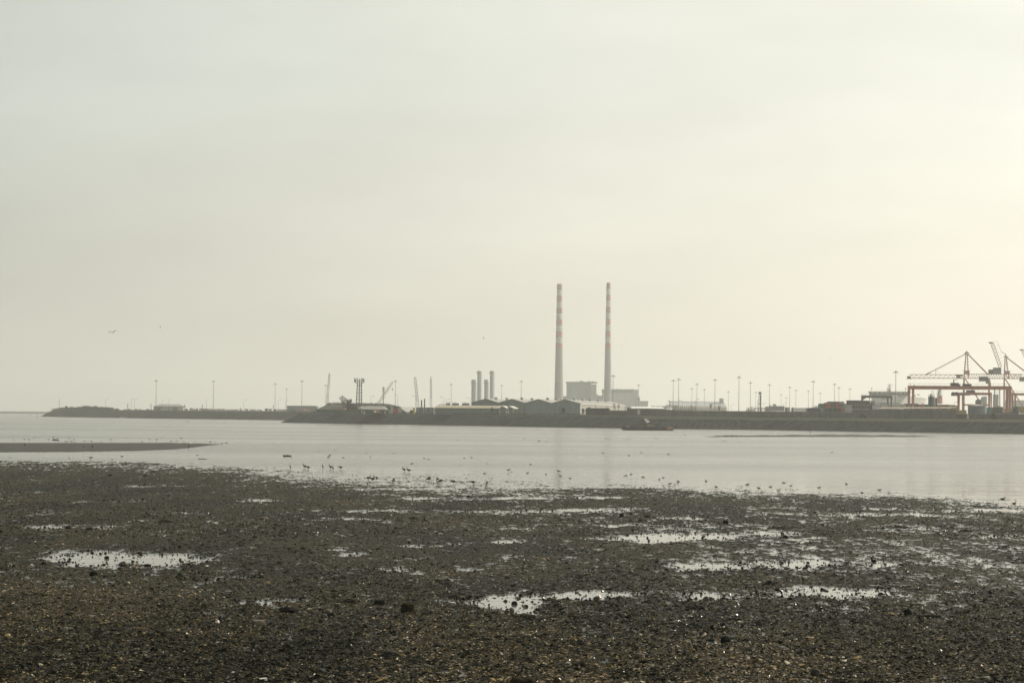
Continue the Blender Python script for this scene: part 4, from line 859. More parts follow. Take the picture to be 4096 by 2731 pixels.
# yard containers seen behind the long shed
for x0, x1, top, lab in [(1784, 1800, 1612, "small grey cabin with pipes behind the tan-roofed shed"), (1808, 1835, 1612, "grey-blue tank container behind the tan-roofed shed, nearer the slim jib"), (1848, 1877, 1612, "grey-blue tank container behind the tan-roofed shed, nearer the grey stacks")]:
    A = atz((x0+x1)/2, 1400, 6.0); b = MB(); b.box(A.x(x0), A.x(x1), 0, 3, 0, A.z(top)); 
    for k in range(3): b.bar((A.x(x0+3+k*6), 1, A.z(top)), (A.x(x0+3+k*6), 1, A.z(top)+.9), .15, 5)
    b.bar((A.x(x0), -.1, A.z(top+3)), (A.x(x1), -.1, A.z(top+3)), .12, 4); tag(b.build("tank_container", "tank_blue", loc=A.loc), lab, "container")
A = atz(1770, 1350, 6.0); b = MB()
for k in range(3): b.bar((A.x(1757+k*13), 0, 0), (A.x(1757+k*13), 0, A.z(1617)), .2, 4)
b.bar((A.x(1757), 0, A.z(1617)), (A.x(1784), 0, A.z(1617)), .25, 4); b.bar((A.x(1757), 0, A.z(1621)), (A.x(1784), 0, A.z(1621)), .12, 4); tag(b.build("pipe_bridge", "steel_dark", loc=A.loc), "dark pipe bridge frame behind the start of the tan-roofed shed", "pipe bridge")
# ---------------------------------------------------------------- sea wall
def wall(x0, x1, tops, label, off=15.8, zb=5.7, seg=None, thick=.7, m="wall_grey"):
    n_ = max(2, int((x1-x0)/24)); t = thing("sea_wall", label, "wall", P(x0, hor(x0), dC(x0, off))); L0 = t.location.copy(); b = MB(); cb = MB()
    for i in range(n_):
        pa, pb = x0+(x1-x0)*i/n_, x0+(x1-x0)*(i+1)/n_
        top = lerp_tab((pa+pb)/2, tops); da, db_ = dC(pa, off), dC(pb, off)
        A1, A2 = P(pa, hor(pa), da), P(pb, hor(pb), db_); zt = EYE+(hor((pa+pb)/2)-top)*(da+db_)/2/F
        a2, c2 = Vector((A1.x, A1.y, zb))-L0, Vector((A2.x, A2.y, zb))-L0; hv = Vector((0, 0, zt-zb)); dv_ = Vector((.88, .47, 0))*thick; sh = (c2-a2)*.004
        b.prism([a2+sh, c2-sh, c2-sh+hv, a2+sh+hv], dv_)
        e = Vector((-.06, -.03, 0)); cb.prism([a2+hv+e, c2+hv+e, c2+hv+e+Vector((0, 0, .16)), a2+hv+e+Vector((0, 0, .16))], dv_*1.15)
    b.build("wall_panels", m, t); cb.build("coping", "concrete_grey", t); return t
wall(2342, 2432, [(2342, 1633)], "raised dark wall block beside the gabled warehouse", 15.5, m="grey_dark")
wall(2432.3, 2513, [(2432, 1641.5), (2513, 1643)], "low dip in the sea wall under the bare trees", 16.2)
wall(2513.3, 2600, [(2513, 1635)], "sea wall stretch carrying the white sign board", 15.8)
wall(2600.3, 3100, [(2600, 1636), (2700, 1640), (2720, 1643), (3100, 1646)], "long grey sea wall below the round-walled store", 15.8)
wall(3100.3, 3480, [(3100, 1646.5), (3260, 1648), (3480, 1653)], "grey sea wall below the containers", 15.8)
wall(3480.3, 3831, [(3480, 1637.5), (3831, 1640)], "tall grey wall below the ferry and gantry crane", 15.4)
wall(3831.3, 4600, [(3831, 1655), (4096, 1658), (4600, 1664)], "low grey sea wall below the round blue tank", 15.8)
# pale roof strip on the tall wall
a_, b_ = P(3500, hor(3500), dC(3500, 17)), P(3800, hor(3800), dC(3800, 17)); z_ = EYE+(hor(3650)-1637.5)*a_.y/F+.2; mb = MB(); q = Vector((.88, .47, .11))*4.5
mb.prism([Vector((a_.x, a_.y, z_)), Vector((b_.x, b_.y, z_+.25)), Vector((b_.x, b_.y, z_+.25))+q, Vector((a_.x, a_.y, z_))+q], (0, 0, .2)); tag(mb.build("lean_to_roof", "tan_roof"), "pale sloping roof sheet behind the top of the tall wall", "roof")
# white sign boards
A = atz(2555, dC(2555, 14.6), 5.9); t = thing("sign_board", "white rectangular sign board with small dark pictograms on the sea wall", "sign", A.loc); h1, h0 = A.z(1638.5), A.z(1657.5); x0, x1 = A.x(2549.5), A.x(2560.5)
b = MB(); b.box(x0, x1, -.12, 0, h0, h1); b.build("board", "white_paint", t)
for px in (2551.5, 2558): b = MB(); b.bar((A.x(px), .08, -.2), (A.x(px), .08, h1-.1), .06, 6); b.build("post", "steel_grey", t)
b = MB()
for px, py, r in [(2552.5, 1646, 1.2), (2557, 1647, 1.4), (2554.5, 1643.5, .8), (2552, 1654, .7), (2556.5, 1654, .8)]: b.lathe([(r*A.s, 0), (r*A.s, .03)], 12)
vs = b.v; n1 = len(vs)//5; pos = [(2552.5, 1646), (2557, 1647), (2554.5, 1643.5), (2552, 1654), (2556.5, 1654)]
b.v = [(v[0]+A.x(pos[i//n1][0]), -.125-v[2], v[1]+A.z(pos[i//n1][1])) for i, v in enumerate(vs)]; b.build("pictogram", "grey_dark", t)
A = atz(3871, dC(3871, 14.4), 5.6); t = thing("sign_board", "narrow upright white sign with two dark lines before the round blue tank", "sign", A.loc)
b = MB(); b.box(A.x(3868), A.x(3874.2), -.1, 0, A.z(1674), A.z(1654.5)); b.build("board", "white_paint", t); b = MB(); b.bar((A.x(3871), .08, -.2), (A.x(3871), .08, A.z(1655)), .07, 6); b.build("post", "steel_grey", t)
b = MB(); b.box(A.x(3869.5), A.x(3872.8), -.13, -.105, A.z(1660), A.z(1659)); b.box(A.x(3869.5), A.x(3872.8), -.13, -.105, A.z(1664), A.z(1663)); b.build("lettering", "grey_dark", t)
# pale slipway wedge in the bank
A = At(2600, 1692, dB(2592)+4); b = MB(); q = [A.p(2583, 1668, 20), A.p(2608, 1668, 22), A.p(2600, 1688, 2), A.p(2586, 1692, 0), A.p(2582, 1680, 4)]
b.prism([Vector(x) for x in q], (0, 1.2, -.3)); tag(b.build("slipway", "slip_concrete", loc=A.loc), "pale concrete slipway patch in the embankment above the barge", "slipway")
# ---------------------------------------------------------------- barge
g = G(2586, 1720.5); A = At(2586, 1720.5, g.y); t = thing("barge", "long low black work barge moored under the embankment", "barge", g)
b = MB(); L, R_ = A.x(2483), A.x(2690); z1 = A.z(1708.5); b.prism([(L, -3.2, z1*.55), (L, -3.2, z1), (R_, -3.2, z1), (R_, -3.2, -.4), (L+2, -3.2, -.4)], (0, 6.5, 0)); b.build("hull", "hull_black", t)
b = MB(); b.box(A.x(2489), A.x(2660), -3.0, 3, z1, z1+.18)
for k in range(9): b.box(L+1+k*2.4, L+1.3+k*2.4, -3.1, -2.9, z1, z1+.5)
b.build("deck_rail", "hull_black", t)
b = MB(); b.box(A.x(2593), A.x(2610), -1.6, 1.4, z1+.18, A.z(1699)); b.prism([(A.x(2606), -1.5, z1+.2), (A.x(2618), -1.5, z1+.2), (A.x(2618), -1.5, z1+.7), (A.x(2608), -1.5, z1+1.1)], (0, 2.6, 0)); b.build("deckhouse", "rust_paint", t)
b = MB(); b.box(A.x(2590), A.x(2606), -1.8, 1.6, A.z(1699), A.z(1697.8)); b.build("deckhouse_roof", "white_paint", t)
b = MB(); b.box(A.x(2504), A.x(2518), -2, 1.5, z1+.2, z1+.55); b.build("hatch", "grey_pale", t)
b = MB(); b.lathe([(.01, 0), (.72, 0), (.78, .15), (.78, 2.2), (.72, 2.35), (.01, 2.35)], 18); b.v = [(v[2]+A.x(2665), v[1]-3.9, v[0]+z1*.45+.1) for v in b.v]; b.build("fender_drum", "rust_paint", t)
# ---------------------------------------------------------------- store, pipe rack, low white roof
A = atz(2800, 2150, 6.0); t = thing("round_walled_store", "long pale round-walled store with grey roof and square roof tower", "warehouse", A.loc); X = A.x; Z = A.z
b = MB(); pr = [(-2, Z(1648)), (-4, Z(1640)), (-5, Z(1632)), (-4, Z(1624)), (-2, Z(1621.5))]
b.prism([(X(2700), y, z) for y, z in pr]+[(X(2700), 24, Z(1621.5)), (X(2700), 24, Z(1648))], (X(2900)-X(2700), 0, 0)); b.build("wall", "cream_wall", t)
b = MB(); b.prism([(X(2682), -2.3, Z(1621.3)), (X(2905), -2.3, Z(1621.3)), (X(2900), 11, Z(1609)), (X(2683), 11, Z(1607))], (0, .6, .1)); b.prism([(X(2682), 26, Z(1621.3)), (X(2905), 26, Z(1621.3)), (X(2900), 11.7, Z(1609)), (X(2683), 11.7, Z(1607))], (0, .6, .1)); b.build("roof", "stack_grey", t)
b = MB()
for k in range(44): b.bar((X(2683+k*5), 11, Z(1607.6)), (X(2683+k*5), 11, Z(1605.4)), .18, 4)
b.bar((X(2683), 11, Z(1605.4)), (X(2898), 11, Z(1606.5)), .3, 4); b.build("ridge_conveyor", "steel_grey", t)
b = MB(); b.box(X(2883), X(2897), 8, 16, Z(1612), Z(1592)); b.build("roof_tower", "stack_grey", t)
b = MB(); b.prism([(X(2862), 7.6, Z(1621)), (X(2884), 7.6, Z(1610)), (X(2884), 7.6, Z(1621))], (0, 3, 0)); b.build("dormer", "stack_grey", t)
b = MB(); b.box(X(2886), X(2894.5), 7.2, 7.9, Z(1619), Z(1611.5)); b.build("door_panel", "white_paint", t)
b = MB(); b.lathe([(.01, 0), (A.s*7, 0), (A.s*6.5, Z(1628)), (A.s*3, Z(1623)), (.01, Z(1622))], 16, cx=X(2904), cy=4); b.build("rounded_end", "cream_wall", t)
A = atz(2730, 1130, 6.0); t = thing("pipe_rack", "grey rack of pipes and upright vents on the quay before the round-walled store", "pipe rack", A.loc); X = A.x; Z = A.z
b = MB()
for py in (1633, 1627, 1623): b.bar((X(2662), 0, Z(py)), (X(2714 if py != 1633 else 2786), 0, Z(py)), .22, 5); b.bar((X(2666), 1.4, Z(py-1)), (X(2708), 1.4, Z(py-1)), .16, 5)
b.build("pipes", "grey_pale", t)
for px in (2664, 2671, 2678, 2689, 2700, 2706): b = MB(); b.bar((X(px), -.3, 0), (X(px), -.3, Z(1617 if px not in (2678, 2671) else 1601 if px == 2678 else 1612)), .14, 5); b.build("upright", "grey_pale", t)
b = MB(); b.bar((X(2673), -.3, Z(1602)), (X(2678), -.3, Z(1609)), .22, 5); b.build("vent_arm", "steel_brown", t)
for k, px in enumerate([2722, 2730, 2739, 2747, 2755, 2762, 2766, 2770, 2777, 2782]): b = MB(); b.bar((X(px), .4, 0), (X(px), .4, Z([1624, 1625, 1624, 1623, 1623, 1620, 1621, 1622, 1624, 1625][k])), .17, 5); b.build("vent_post", "steel_brown", t)
b = MB(); b.box(X(2655), X(2712), -1, 2, Z(1634.4), Z(1633)); b.build("platform", "steel_dark", t)
for i, (px, m) in enumerate([(2722, "slip_concrete"), (2736, "slip_concrete"), (2751, "tan_roof"), (2763, "tan_roof"), (2782, "white_paint"), (2792, "white_paint")]):
    A = atz(px, dC(px, 18.5), 8.3); r = 6.5*A.s; b = MB(); pr = [(r*math.sin(a)*1.3, r*math.cos(a)) for a in [0, .3, .6, .9, 1.2, 1.57]]
    b.prism([(-r*.9, 0, 0)]+[(-r*.9, 0, r)]+[(x, 0, z) for x, z in pr], (0, 2.2, 0)); tag(b.build("pipe_hood", m, loc=A.loc), ["dull grey curved hood at the far end of the row on the sea wall", "second dull grey curved hood on the sea wall", "first tan curved hood on the sea wall", "second tan curved hood on the sea wall", "first white curved hood on the sea wall", "white curved hood closing the row on the sea wall"][i], "hood")
for i, (px, lab) in enumerate([(3180, "long pale curved hood on the sea wall by the short dark posts"), (3206, "short pale curved hood on the sea wall by the blue container")]):
    A = atz(px, dC(px, 18), 8.3); b = MB(); r = 3.5*A.s; w_ = (14 if i == 0 else 5)*A.s; b.prism([(-w_, 0, -.5), (-w_, 0, r)]+[(w_*.6+r*math.sin(a)*1.4, 0, r*math.cos(a)) for a in [0, .4, .8, 1.2, 1.57]]+[(w_*.6+r*1.4, 0, -.5)], (0, 2, 0)); tag(b.build("pipe_hood", "slip_concrete", loc=A.loc), lab, "hood")
A = atz(2590, 1350, 6.0); b = MB(); b.box(A.x(2528), A.x(2660), 0, 14, 0, A.z(1633.5)); b.prism([(A.x(2526), -1, A.z(1633.3)), (A.x(2662), -1, A.z(1633.3)), (A.x(2650), 7, A.z(1627)), (A.x(2527), 7, A.z(1627))], (0, .4, .2)); tag(b.build("low_white_shed", "white_paint", loc=A.loc), "low white flat shed behind the wall with the sign board", "shed")
A = atz(2640, 1900, 6.0); b = MB(); b.box(A.x(2606), A.x(2619), 0, 8, 0, A.z(1623.5)); b.box(A.x(2625), A.x(2664), 1, 9, 0, A.z(1624.5)); b.box(A.x(2623), A.x(2666), .5, 9.5, A.z(1624.5), A.z(1623.8)); tag(b.build("distant_sheds", "plant_cladding", loc=A.loc), "distant grey shed behind the low white one", "shed"); C.objects[-1].name = "distant_shed"
# ---------------------------------------------------------------- control tower, railing, trailers
A = atz(3040, 1350, 6.0); t = thing("control_tower", "lattice tower with a dark cabin on top beside the railing", "tower", A.loc); X = A.x; Z = A.z
b = MB(); b.lattice((X(3037), 0, 0), (X(3037), 0, Z(1578)), 1.0, 1.0, 12, .1); b.build("lattice_leg", "grey_pale", t)
b = MB(); b.bar((X(3042.5), 0, 0), (X(3042.5), 0, Z(1578)), .4, 8); b.build("column", "steel_brown", t)
b = MB(); b.box(X(3034), X(3044.5), -1, 1, Z(1616), Z(1612)); b.build("landing", "steel_grey", t)
b = MB(); b.lathe([(A.s*4, Z(1577)), (A.s*6, Z(1574)), (A.s*6.6, Z(1569)), (A.s*6.6, Z(1568)), (A.s*3, Z(1567))], 8, cx=X(3039.5)); b.build("cabin", "steel_brown", t)
b = MB(); b.lathe([(A.s*6.45, Z(1573)), (A.s*6.85, Z(1570.5))], 8, cx=X(3039.5)); b.build("window", "grey_pale", t)
b = MB(); b.bar((X(3040), 0, Z(1567)), (X(3040), 0, Z(1564)), .1, 4); b.bar((X(3034), 0, Z(1567)), (X(3034), 0, Z(1569)), .15, 4); b.build("antenna", "steel_dark", t)
A = atz(3020, 1010, 6.0); t = thing("railing", "dark pipe railing with posts before the control tower", "railing", A.loc); X = A.x; Z = A.z; b = MB()
for py in (1631, 1634, 1638): b.bar((X(2985), 0, Z(py)), (X(3062), 0, Z(py)), .12, 4)
b.build("rail", "steel_brown", t)
for px, top in [(2994, 1629), (3007, 1624), (3018, 1629), (3033, 1629), (3045, 1629), (3058, 1630)]: b = MB(); b.bar((X(px), -.2, 0), (X(px), -.2, Z(top)), .18, 5); b.build("post", "steel_brown", t)
b = MB(); b.box(X(2984), X(3017), .4, 2, Z(1643), Z(1639.6)); b.build("deck", "steel_dark", t)
for x0, x1, top, lab in [(3063, 3084.5, 1627, "smaller of two pale box trailers past the control tower"), (3085, 3138, 1625, "larger of two pale box trailers past the control tower")]:
    A = atz((x0+x1)/2, 1000, 6.3); t = thing("box_trailer", lab, "trailer", A.loc); X = A.x; Z = A.z
    b = MB(); b.box(X(x0), X(x1), 0, 2.5, Z(1644), Z(top)); b.build("box", "grey_pale", t)
    b = MB(); b.box(X(x0)-.1, X(x1)+.1, -.1, 2.6, Z(top), Z(top)+.2); b.build("roof", "white_paint", t)
    for k in range(3 if x1-x0 > 30 else 1): b = MB(); q = X(x0+ (x1-x0)*(k+1)/4); b.box(q, q+.12, -.08, 0, Z(1644), Z(top)); b.build("rib", "steel_grey", t)
    for s_ in (.2, .85): b = MB(); q = X(x0+(x1-x0)*s_); b.lathe([(.01, 0), (.5, 0), (.5, .3), (.01, .3)], 14); b.v = [(v[0]+q, v[2], v[1]+.45) for v in b.v]; b.build("wheel", "black_rubber", t)
A = atz(3097, 1010, 6.3); b = MB(); b.prism([A.p(3091, 1616, 0), A.p(3103, 1616, 0), A.p(3106, 1623, 0), A.p(3095, 1623, 0)], (0, 2, 0)); b.bar(A.p(3100, 1624, 1), A.p(3099, 1616, 1), .3, 5); b.bar(A.p(3100, 1626, 1), A.p(3100, 1624, 1), .3, 5); tag(b.build("conveyor_head", "grey_pale", loc=A.loc), "pale slanted hopper rising above the larger box trailer", "hopper")
A = atz(3230, 2300, 6.0); b = MB(); b.box(A.x(3172), A.x(3330), 0, 20, 0, A.z(1631)); b.box(A.x(3262), A.x(3278), 2, 10, A.z(1631), A.z(1623)); b.box(A.x(3250), A.x(3266), 2, 10, A.z(1631), A.z(1628)); tag(b.build("distant_terminal", "plant_cladding", loc=A.loc), "pale distant terminal building behind the short dark posts", "building")
# ---------------------------------------------------------------- shipping containers
def container(x0, x1, top, bot, d, m, label, group=None, letters=None, dep=6):
    A = At((x0+x1)/2, bot, d); t = thing("shipping_container", label, "container", A.loc, group); X = A.x; H_ = A.z(top); a, c = X(x0), X(x1)
    b = MB(); nr = max(4, int((c-a)/.35)); pts = []
    for i in range(nr+1): pts.append((a+.1+(c-a-.2)*i/nr, -.05 if i % 2 else .02))
    v = []
    for x, y in pts: v += [(x, y, .12), (x, y, H_-.12)]
    b.add(v, [(2*i, 2*i+2, 2*i+3, 2*i+1) for i in range(nr)]); b.box(a+.1, c-.1, .06, dep, .05, H_-.05); b.build("body", m, t)
    b = MB()
    for q in (a, c-.12): b.box(q, q+.12, -.09, .04, 0, H_)
    b.box(a+.13, c-.13, -.09, .04, 0, .12); b.box(a+.13, c-.13, -.09, .04, H_-.12, H_); b.build("frame", m, t)
    if letters:
        b = MB(); lx0, lx1, lt, lb = letters; n_ = 4; w_ = (X(lx1)-X(lx0))/n_; z0, z1 = A.z(lb), A.z(lt)
        segs = {'S': [(0, 1, 1, 1), (0, .5, 0, 1), (0, .5, 1, .5), (1, 0, 1, .5), (0, 0, 1, 0)], 'T': [(0, 1, 1, 1), (.5, 0, .5, 1)], 'U': [(0, 0, 0, 1), (1, 0, 1, 1), (0, 0, 1, 0)], 'E': [(0, 0, 0, 1), (0, 1, 1, 1), (0, .5, .8, .5), (0, 0, 1, 0)]}
        for i, ch in enumerate("SESU"):
            for x_0, y_0, x_1, y_1 in segs[ch]:
                f = lambda x, y: (X(lx0)+w_*(i+.1+x*.7), -.1, z0+(z1-z0)*y)
                b.bar(f(x_0, y_0), f(x_1, y_1), .09, 4)
        b.build("lettering", "white_paint", t)
    return t
gk = "stacked shipping containers"
d1 = dC(3300, 24)
container(3231, 3279, 1631, 1651, dC(3255, 20), "blue_dark", "dark blue container, low, behind the short sea wall posts")
t = container(3279.5, 3299, 1632, 1650, dC(3290, 20), "tank_blue", "small blue cabin with a white square on its side")
A = At(3289, 1650, dC(3290, 20)); b = MB(); b.box(A.x(3283), A.x(3288), -.13, -.1, A.z(1640), A.z(1636.5)); b.build("white_square", "white_paint", t)
rows = [(1669.5, 1649.7), (1649.4, 1629.6), (1629.3, 1613.8)]
cols = [(3279.5, 3301.6), (3302, 3323.6), (3324, 3339.6), (3340, 3361.6), (3362, 3380.6)]
cm = [["grey_dark"]*5, ["green_dark", "grey_dark", "green_dark", "brown_dark", "red_paint"], ["green_dark", "red_paint", "green_dark", "red_paint", "teal_paint"]]
cl = [["hidden low grey container, base of the far column", "low dark container under the grey-black one", "low dark container under the dark green pair", "low dark container under the brown one", "low dark container under the red one at the wall"],
      ["dark green container, middle of the far column", "grey-black container with a small orange patch, under a red one", "dark green container under another dark green one", "brown container under the wide red one", "red container down at the wall, under the teal one"],
      ["dark green container topping the far column", "red container on top, narrow, next to the far column", "dark green container on top between two red ones", "red container on top, the wide one", "teal-green container on top next to the pale grey pair"]]
for r in (1, 2):
    for c_ in range(5): container(cols[c_][0], cols[c_][1], rows[r][1], rows[r][0], d1+c_*.5, cm[r][c_], cl[r][c_], gk, dep=6)
container(3302.5, 3340, 1609.5, 1613.6, d1+12, "green_dark", "dark green container edge peeping over the two front rows, lower one", gk); container(3315, 3376, 1605.5, 1613.6, d1+19, "grey_dark", "long grey-green container peeping over the red and green rows", gk)
A = At(3366, 1613, d1+18.7); b = MB(); b.box(A.x(3355), A.x(3377), -.5, -.2, 0, A.z(1608.5)); tag(b.build("tarpaulin", "grey_pale", loc=A.loc), "pale sheet laid over the end of the long grey-green container", "tarpaulin")
container(3381, 3410, 1614, 1633.6, d1-6, "grey_pale", "pale grey container, upper of the pale pair", gk); container(3381, 3410, 1634, 1654, d1-6, "grey_pale", "pale grey container, lower of the pale pair", gk)
d2 = dC(3430, 19)
for k, (tp, bt, lab) in enumerate([(1601, 1618.6, "long dark container topping the tall dark stack"), (1619, 1636.6, "long dark container in the middle of the tall dark stack"), (1637, 1654, "long dark container at the base of the tall dark stack")]):
    container(3411 if k else 3388, 3473, tp, bt, d2, "grey_dark", lab, gk, dep=2.4)
container(3473.5, 3498, 1603, 1619, d2+1, "brown_dark", "short dark container end with white lettering beside the tall dark stack", gk, letters=(3477, 3494, 1606, 1613))
container(3473.5, 3488, 1619.4, 1637, d2+1, "grey_dark", "short dark container end under the lettered one", gk); container(3473.5, 3484, 1637.4, 1655, d2+1, "grey_dark", "short dark container end at the stack foot, by the tall wall", gk)
container(3525.5, 3551, 1612.5, 1632, 905, "cream_wall", "clean cream box cabin on the quay in front of the ferry's hull"); container(3597.5, 3623.5, 1616, 1632.5, 905, "cream_wall", "cream box cabin with dark door marks under the ferry's lit side")
A = At(3610, 1632, 905); b = MB()
for px, py in [(3606.5, 1622), (3613, 1626)]: b.box(A.x(px), A.x(px+1.6), -.12, -.09, A.z(1632), A.z(py))
tag(b.build("door_pair", "grey_dark", loc=A.loc), "dark door marks on the cream cabin under the ferry's lit side", "door"); o = C.objects[-1]; 
for k in ("label", "category"): del o[k]
o.name = "door"; par = [q for q in C.objects if q.get("label", "").startswith("cream box cabin with dark door")][0]; o.parent = par; o.location = (0, -.02, A.loc.z-par.location.z)
for x0, x1, tp, m, lab in [(3623.8, 3673, 1613.5, "green_dark", "dark green container behind the gantry's paired legs"), (3674, 3695, 1617, "red_paint", "bright red container between the gantry legs and the dark silo"), (3695.5, 3712, 1617.5, "brown_dark", "dark brown container next to the dark silo"),
                           (3742, 3766, 1618, "red_paint", "dull red container under the ferry funnel"), (3766.5, 3800, 1618, "brown_dark", "wide brown container between funnel and ochre pair")]:
    container(x0, x1, tp, 1640, 960, m, lab, "containers on the ferry quay")
container(3800.5, 3820, 1619, 1640, 945, "ochre_paint", "ochre container, first of the pair by the heavy gantry leg", "containers on the ferry quay"); container(3820.5, 3833, 1621, 1640, 940, "ochre_paint", "ochre container, narrow one of the pair by the heavy gantry leg", "containers on the ferry quay")
container(3831.5, 3866, 1640, 1657, 830, "ochre_paint", "ochre container at the gantry leg foot, before the round blue tank"); container(3947, 3970, 1629, 1650, 900, "teal_paint", "teal container just past the round blue tank", gk); container(3970.5, 3990, 1628, 1650, 905, "brown_dark", "brown container past the teal one", gk)
container(3990.5, 4012, 1627, 1650, 905, "green_dark", "dark green container beside the paired gantry legs", gk); container(4060, 4084, 1626, 1650, 905, "green_dark", "dark green container before the last small gantry", gk); container(4084.5, 4112, 1626, 1652, 880, "ochre_paint", "ochre container cut by the photo's side edge", gk)
container(4030, 4050, 1634, 1652, 900, "ochre_paint", "faded ochre container low behind the coach", gk)
b = MB(); A = atz(4064, 850, 6.2); t = thing("coach", "dark coach with a pale front behind the low sea wall", "coach", A.loc)
b = MB(); b.box(A.x(4048), A.x(4074), 0, 2.4, .4, A.z(1646)); b.build("body", "blue_dark", t); b = MB(); b.box(A.x(4074.1), A.x(4080), 0, 2.4, .4, A.z(1646.5)); b.build("front", "white_paint", t); b = MB(); b.box(A.x(4050), A.x(4073), -.04, -.01, A.z(1651), A.z(1648)); b.build("window", "window_dark", t)
for px in (4053, 4071): b = MB(); b.lathe([(.01, 0), (.48, 0), (.48, .3), (.01, .3)], 14); b.v = [(v[0]+A.x(px), v[2]-.05, v[1]+.45) for v in b.v]; b.build("wheel", "black_rubber", t)
A = atz(3985, 862, 6.0); b = MB(); b.box(A.x(3946), A.x(4050), 0, .4, 0, A.z(1650.5)); b.box(A.x(3946), A.x(4050), -.08, .48, A.z(1650.5), A.z(1649.6)); tag(b.build("barrier_wall", "slip_concrete", loc=A.loc), "pale low barrier wall behind the sea wall, past the round tank", "wall")
# ---------------------------------------------------------------- tanks
A = atz(3909, 862, 6.0); t = thing("round_tank", "squat round blue-grey tank above the sea wall, lit on one side", "tank", A.loc); face(t, A.bx); r = 36*A.s; h = A.z(1622)
b = MB(); b.lathe([(r, 0), (r, h*.66), (r*1.006, h*.66), (r*1.006, h*.69), (r, h*.69), (r, h), (r*.96, h+.05)], 48, cy=r); b.build("shell", "tank_blue", t, smooth=False)
b = MB(); b.lathe([(r*.96, h+.04), (.05, h+.5)], 48, cy=r); b.build("roof", "grey_pale", t)
A = atz(3725, 900, 6.3); t = thing("silo", "tall dark green silo with a railed top in front of the red funnel", "silo", A.loc); face(t, A.bx); r = 12.3*A.s; h = A.z(1587)
b = MB(); b.lathe([(r, 0), (r, h), (r*.3, h+.35)], 24, cy=r); b.build("shell", "green_dark", t)
b = MB(); b.lathe([(.55, 0), (.55, h*.96)], 12, cx=r+.62, cy=r); b.build("standpipe", "green_dark", t)
b = MB(); b.bar((r*.75, -.1, 0), (r*.75, -.1, h), .09, 5); b.bar((r*1.25, -.1, 0), (r*1.25, -.1, h), .09, 5); b.build("pipe", "white_paint", t)
b = MB()
for z in (h+.55, h+1.15): 
    for k in range(12): b.bar((r*math.cos(k*.5236), r+r*math.sin(k*.5236), z), (r*math.cos((k+1)*.5236), r+r*math.sin((k+1)*.5236), z), .05, 4)
for k in range(12): b.bar((r*math.cos(k*.5236), r+r*math.sin(k*.5236), h), (r*math.cos(k*.5236), r+r*math.sin(k*.5236), h+1.15), .05, 4)
b.lattice((.5, r*.4, h+.3), (.5, r*.4, h+2.9), 1.3, 1.3, 2, .06); b.build("railing", "steel_dark", t)
b = MB(); b.lathe([(.35, h+.2), (.45, h+1.2), (.1, h+1.5)], 10, cx=-.2, cy=r*.7); b.build("vent_cap", "grey_pale", t)
# ---------------------------------------------------------------- gantry cranes
def gantry(name, label, x0, x1, top, bot, foot, d, legs, m="crane_red", deep=9, zb=6.0):
    A = atz((x0+x1)/2, d, zb); t = thing(name, label, "gantry crane", A.loc); face(t, A.bx); X = A.x; Z = A.z
    for y in (0, deep):
        b = MB(); b.box(X(x0), X(x1), y, y+1.1, Z(bot), Z(top)); b.build("main_beam", m, t)
    b = MB()
    for y in (-.25,):
        b.bar((X(x0)+.3, y, Z(top)+1.0), (X(x1)-.3, y, Z(top)+1.0), .06, 4)
        k = X(x0)+.3
        while k < X(x1): b.bar((k, y, Z(top)-.1), (k, y, Z(top)+1.0), .05, 4); k += 2.4
    b.build("railing", "steel_grey", t)
    for xa, xb, ya in legs:
        b = MB(); y = ya; w0, w1 = X(xa), X(xb); dx = (w1-w0)*.18
        b.prism([(w0, y, Z(bot)-.02), (w1, y, Z(bot)-.02), (w1-dx, y, .9), (w0+dx, y, .9)], (0, 1.05, 0)); l_ = b.build("leg", m, t)
        b = MB(); b.box(w0-.4, w1+.4, y-.2, y+1.2, 0, .88); b.build("bogie", "steel_dark", l_)
    return t, A
t, A = gantry("gantry_crane", "long red gantry crane spanning the quay with paired tapering legs", 3639, 4034, 1543, 1556.5, 1640, 905, [(3639, 3649.5, -.02), (3653.5, 3662, 9.02), (4010.5, 4022, -.02), (4024, 4034, 9.02)])
X = A.x; Z = A.z
b = MB(); b.box(X(3803), X(3834), 1.2, 6, Z(1542.8), Z(1530.5)); b.box(X(3812), X(3840), 1.3, 5.5, Z(1542.8), Z(1536)); b.box(X(3797), X(3803), .8, 6, Z(1536), Z(1535.2)); b.build("trolley_house", "steel_dark", t)
b = MB(); b.bar((X(3815), 3, Z(1530.5)), (X(3815), 3, Z(1519)), .28, 6); b.box(X(3812), X(3829), 2, 4, Z(1519), Z(1517.5)); b.build("jib_arm", "steel_dark", t)
b = MB(); b.box(X(3848), X(3882), -.4, 3, Z(1542.8), Z(1535)); b.build("winch_house", "brown_dark", t)
t, A = gantry("gantry_crane", "shorter red gantry crane behind, carrying a dark trolley house", 3832, 3963, 1569.5, 1579, 1640, 960, [(3832, 3842.5, -.02), (3849, 3855, 9.02), (3951, 3957, -.02), (3958, 3964, 9.02)])
X = A.x; Z = A.z
b = MB(); b.box(X(3866), X(3899), 1.2, 6, Z(1572), Z(1560)); b.box(X(3862), X(3903), .8, 6.5, Z(1569), Z(1567.6)); b.build("trolley_house", "steel_dark", t)
b = MB(); b.box(X(3809), X(3880), -3, -1.5, Z(1581.5), Z(1578.5)); b.box(X(3809), X(3822), -3.2, -1.2, Z(1583.5), Z(1580)); b.build("spreader_beam", "steel_brown", t)
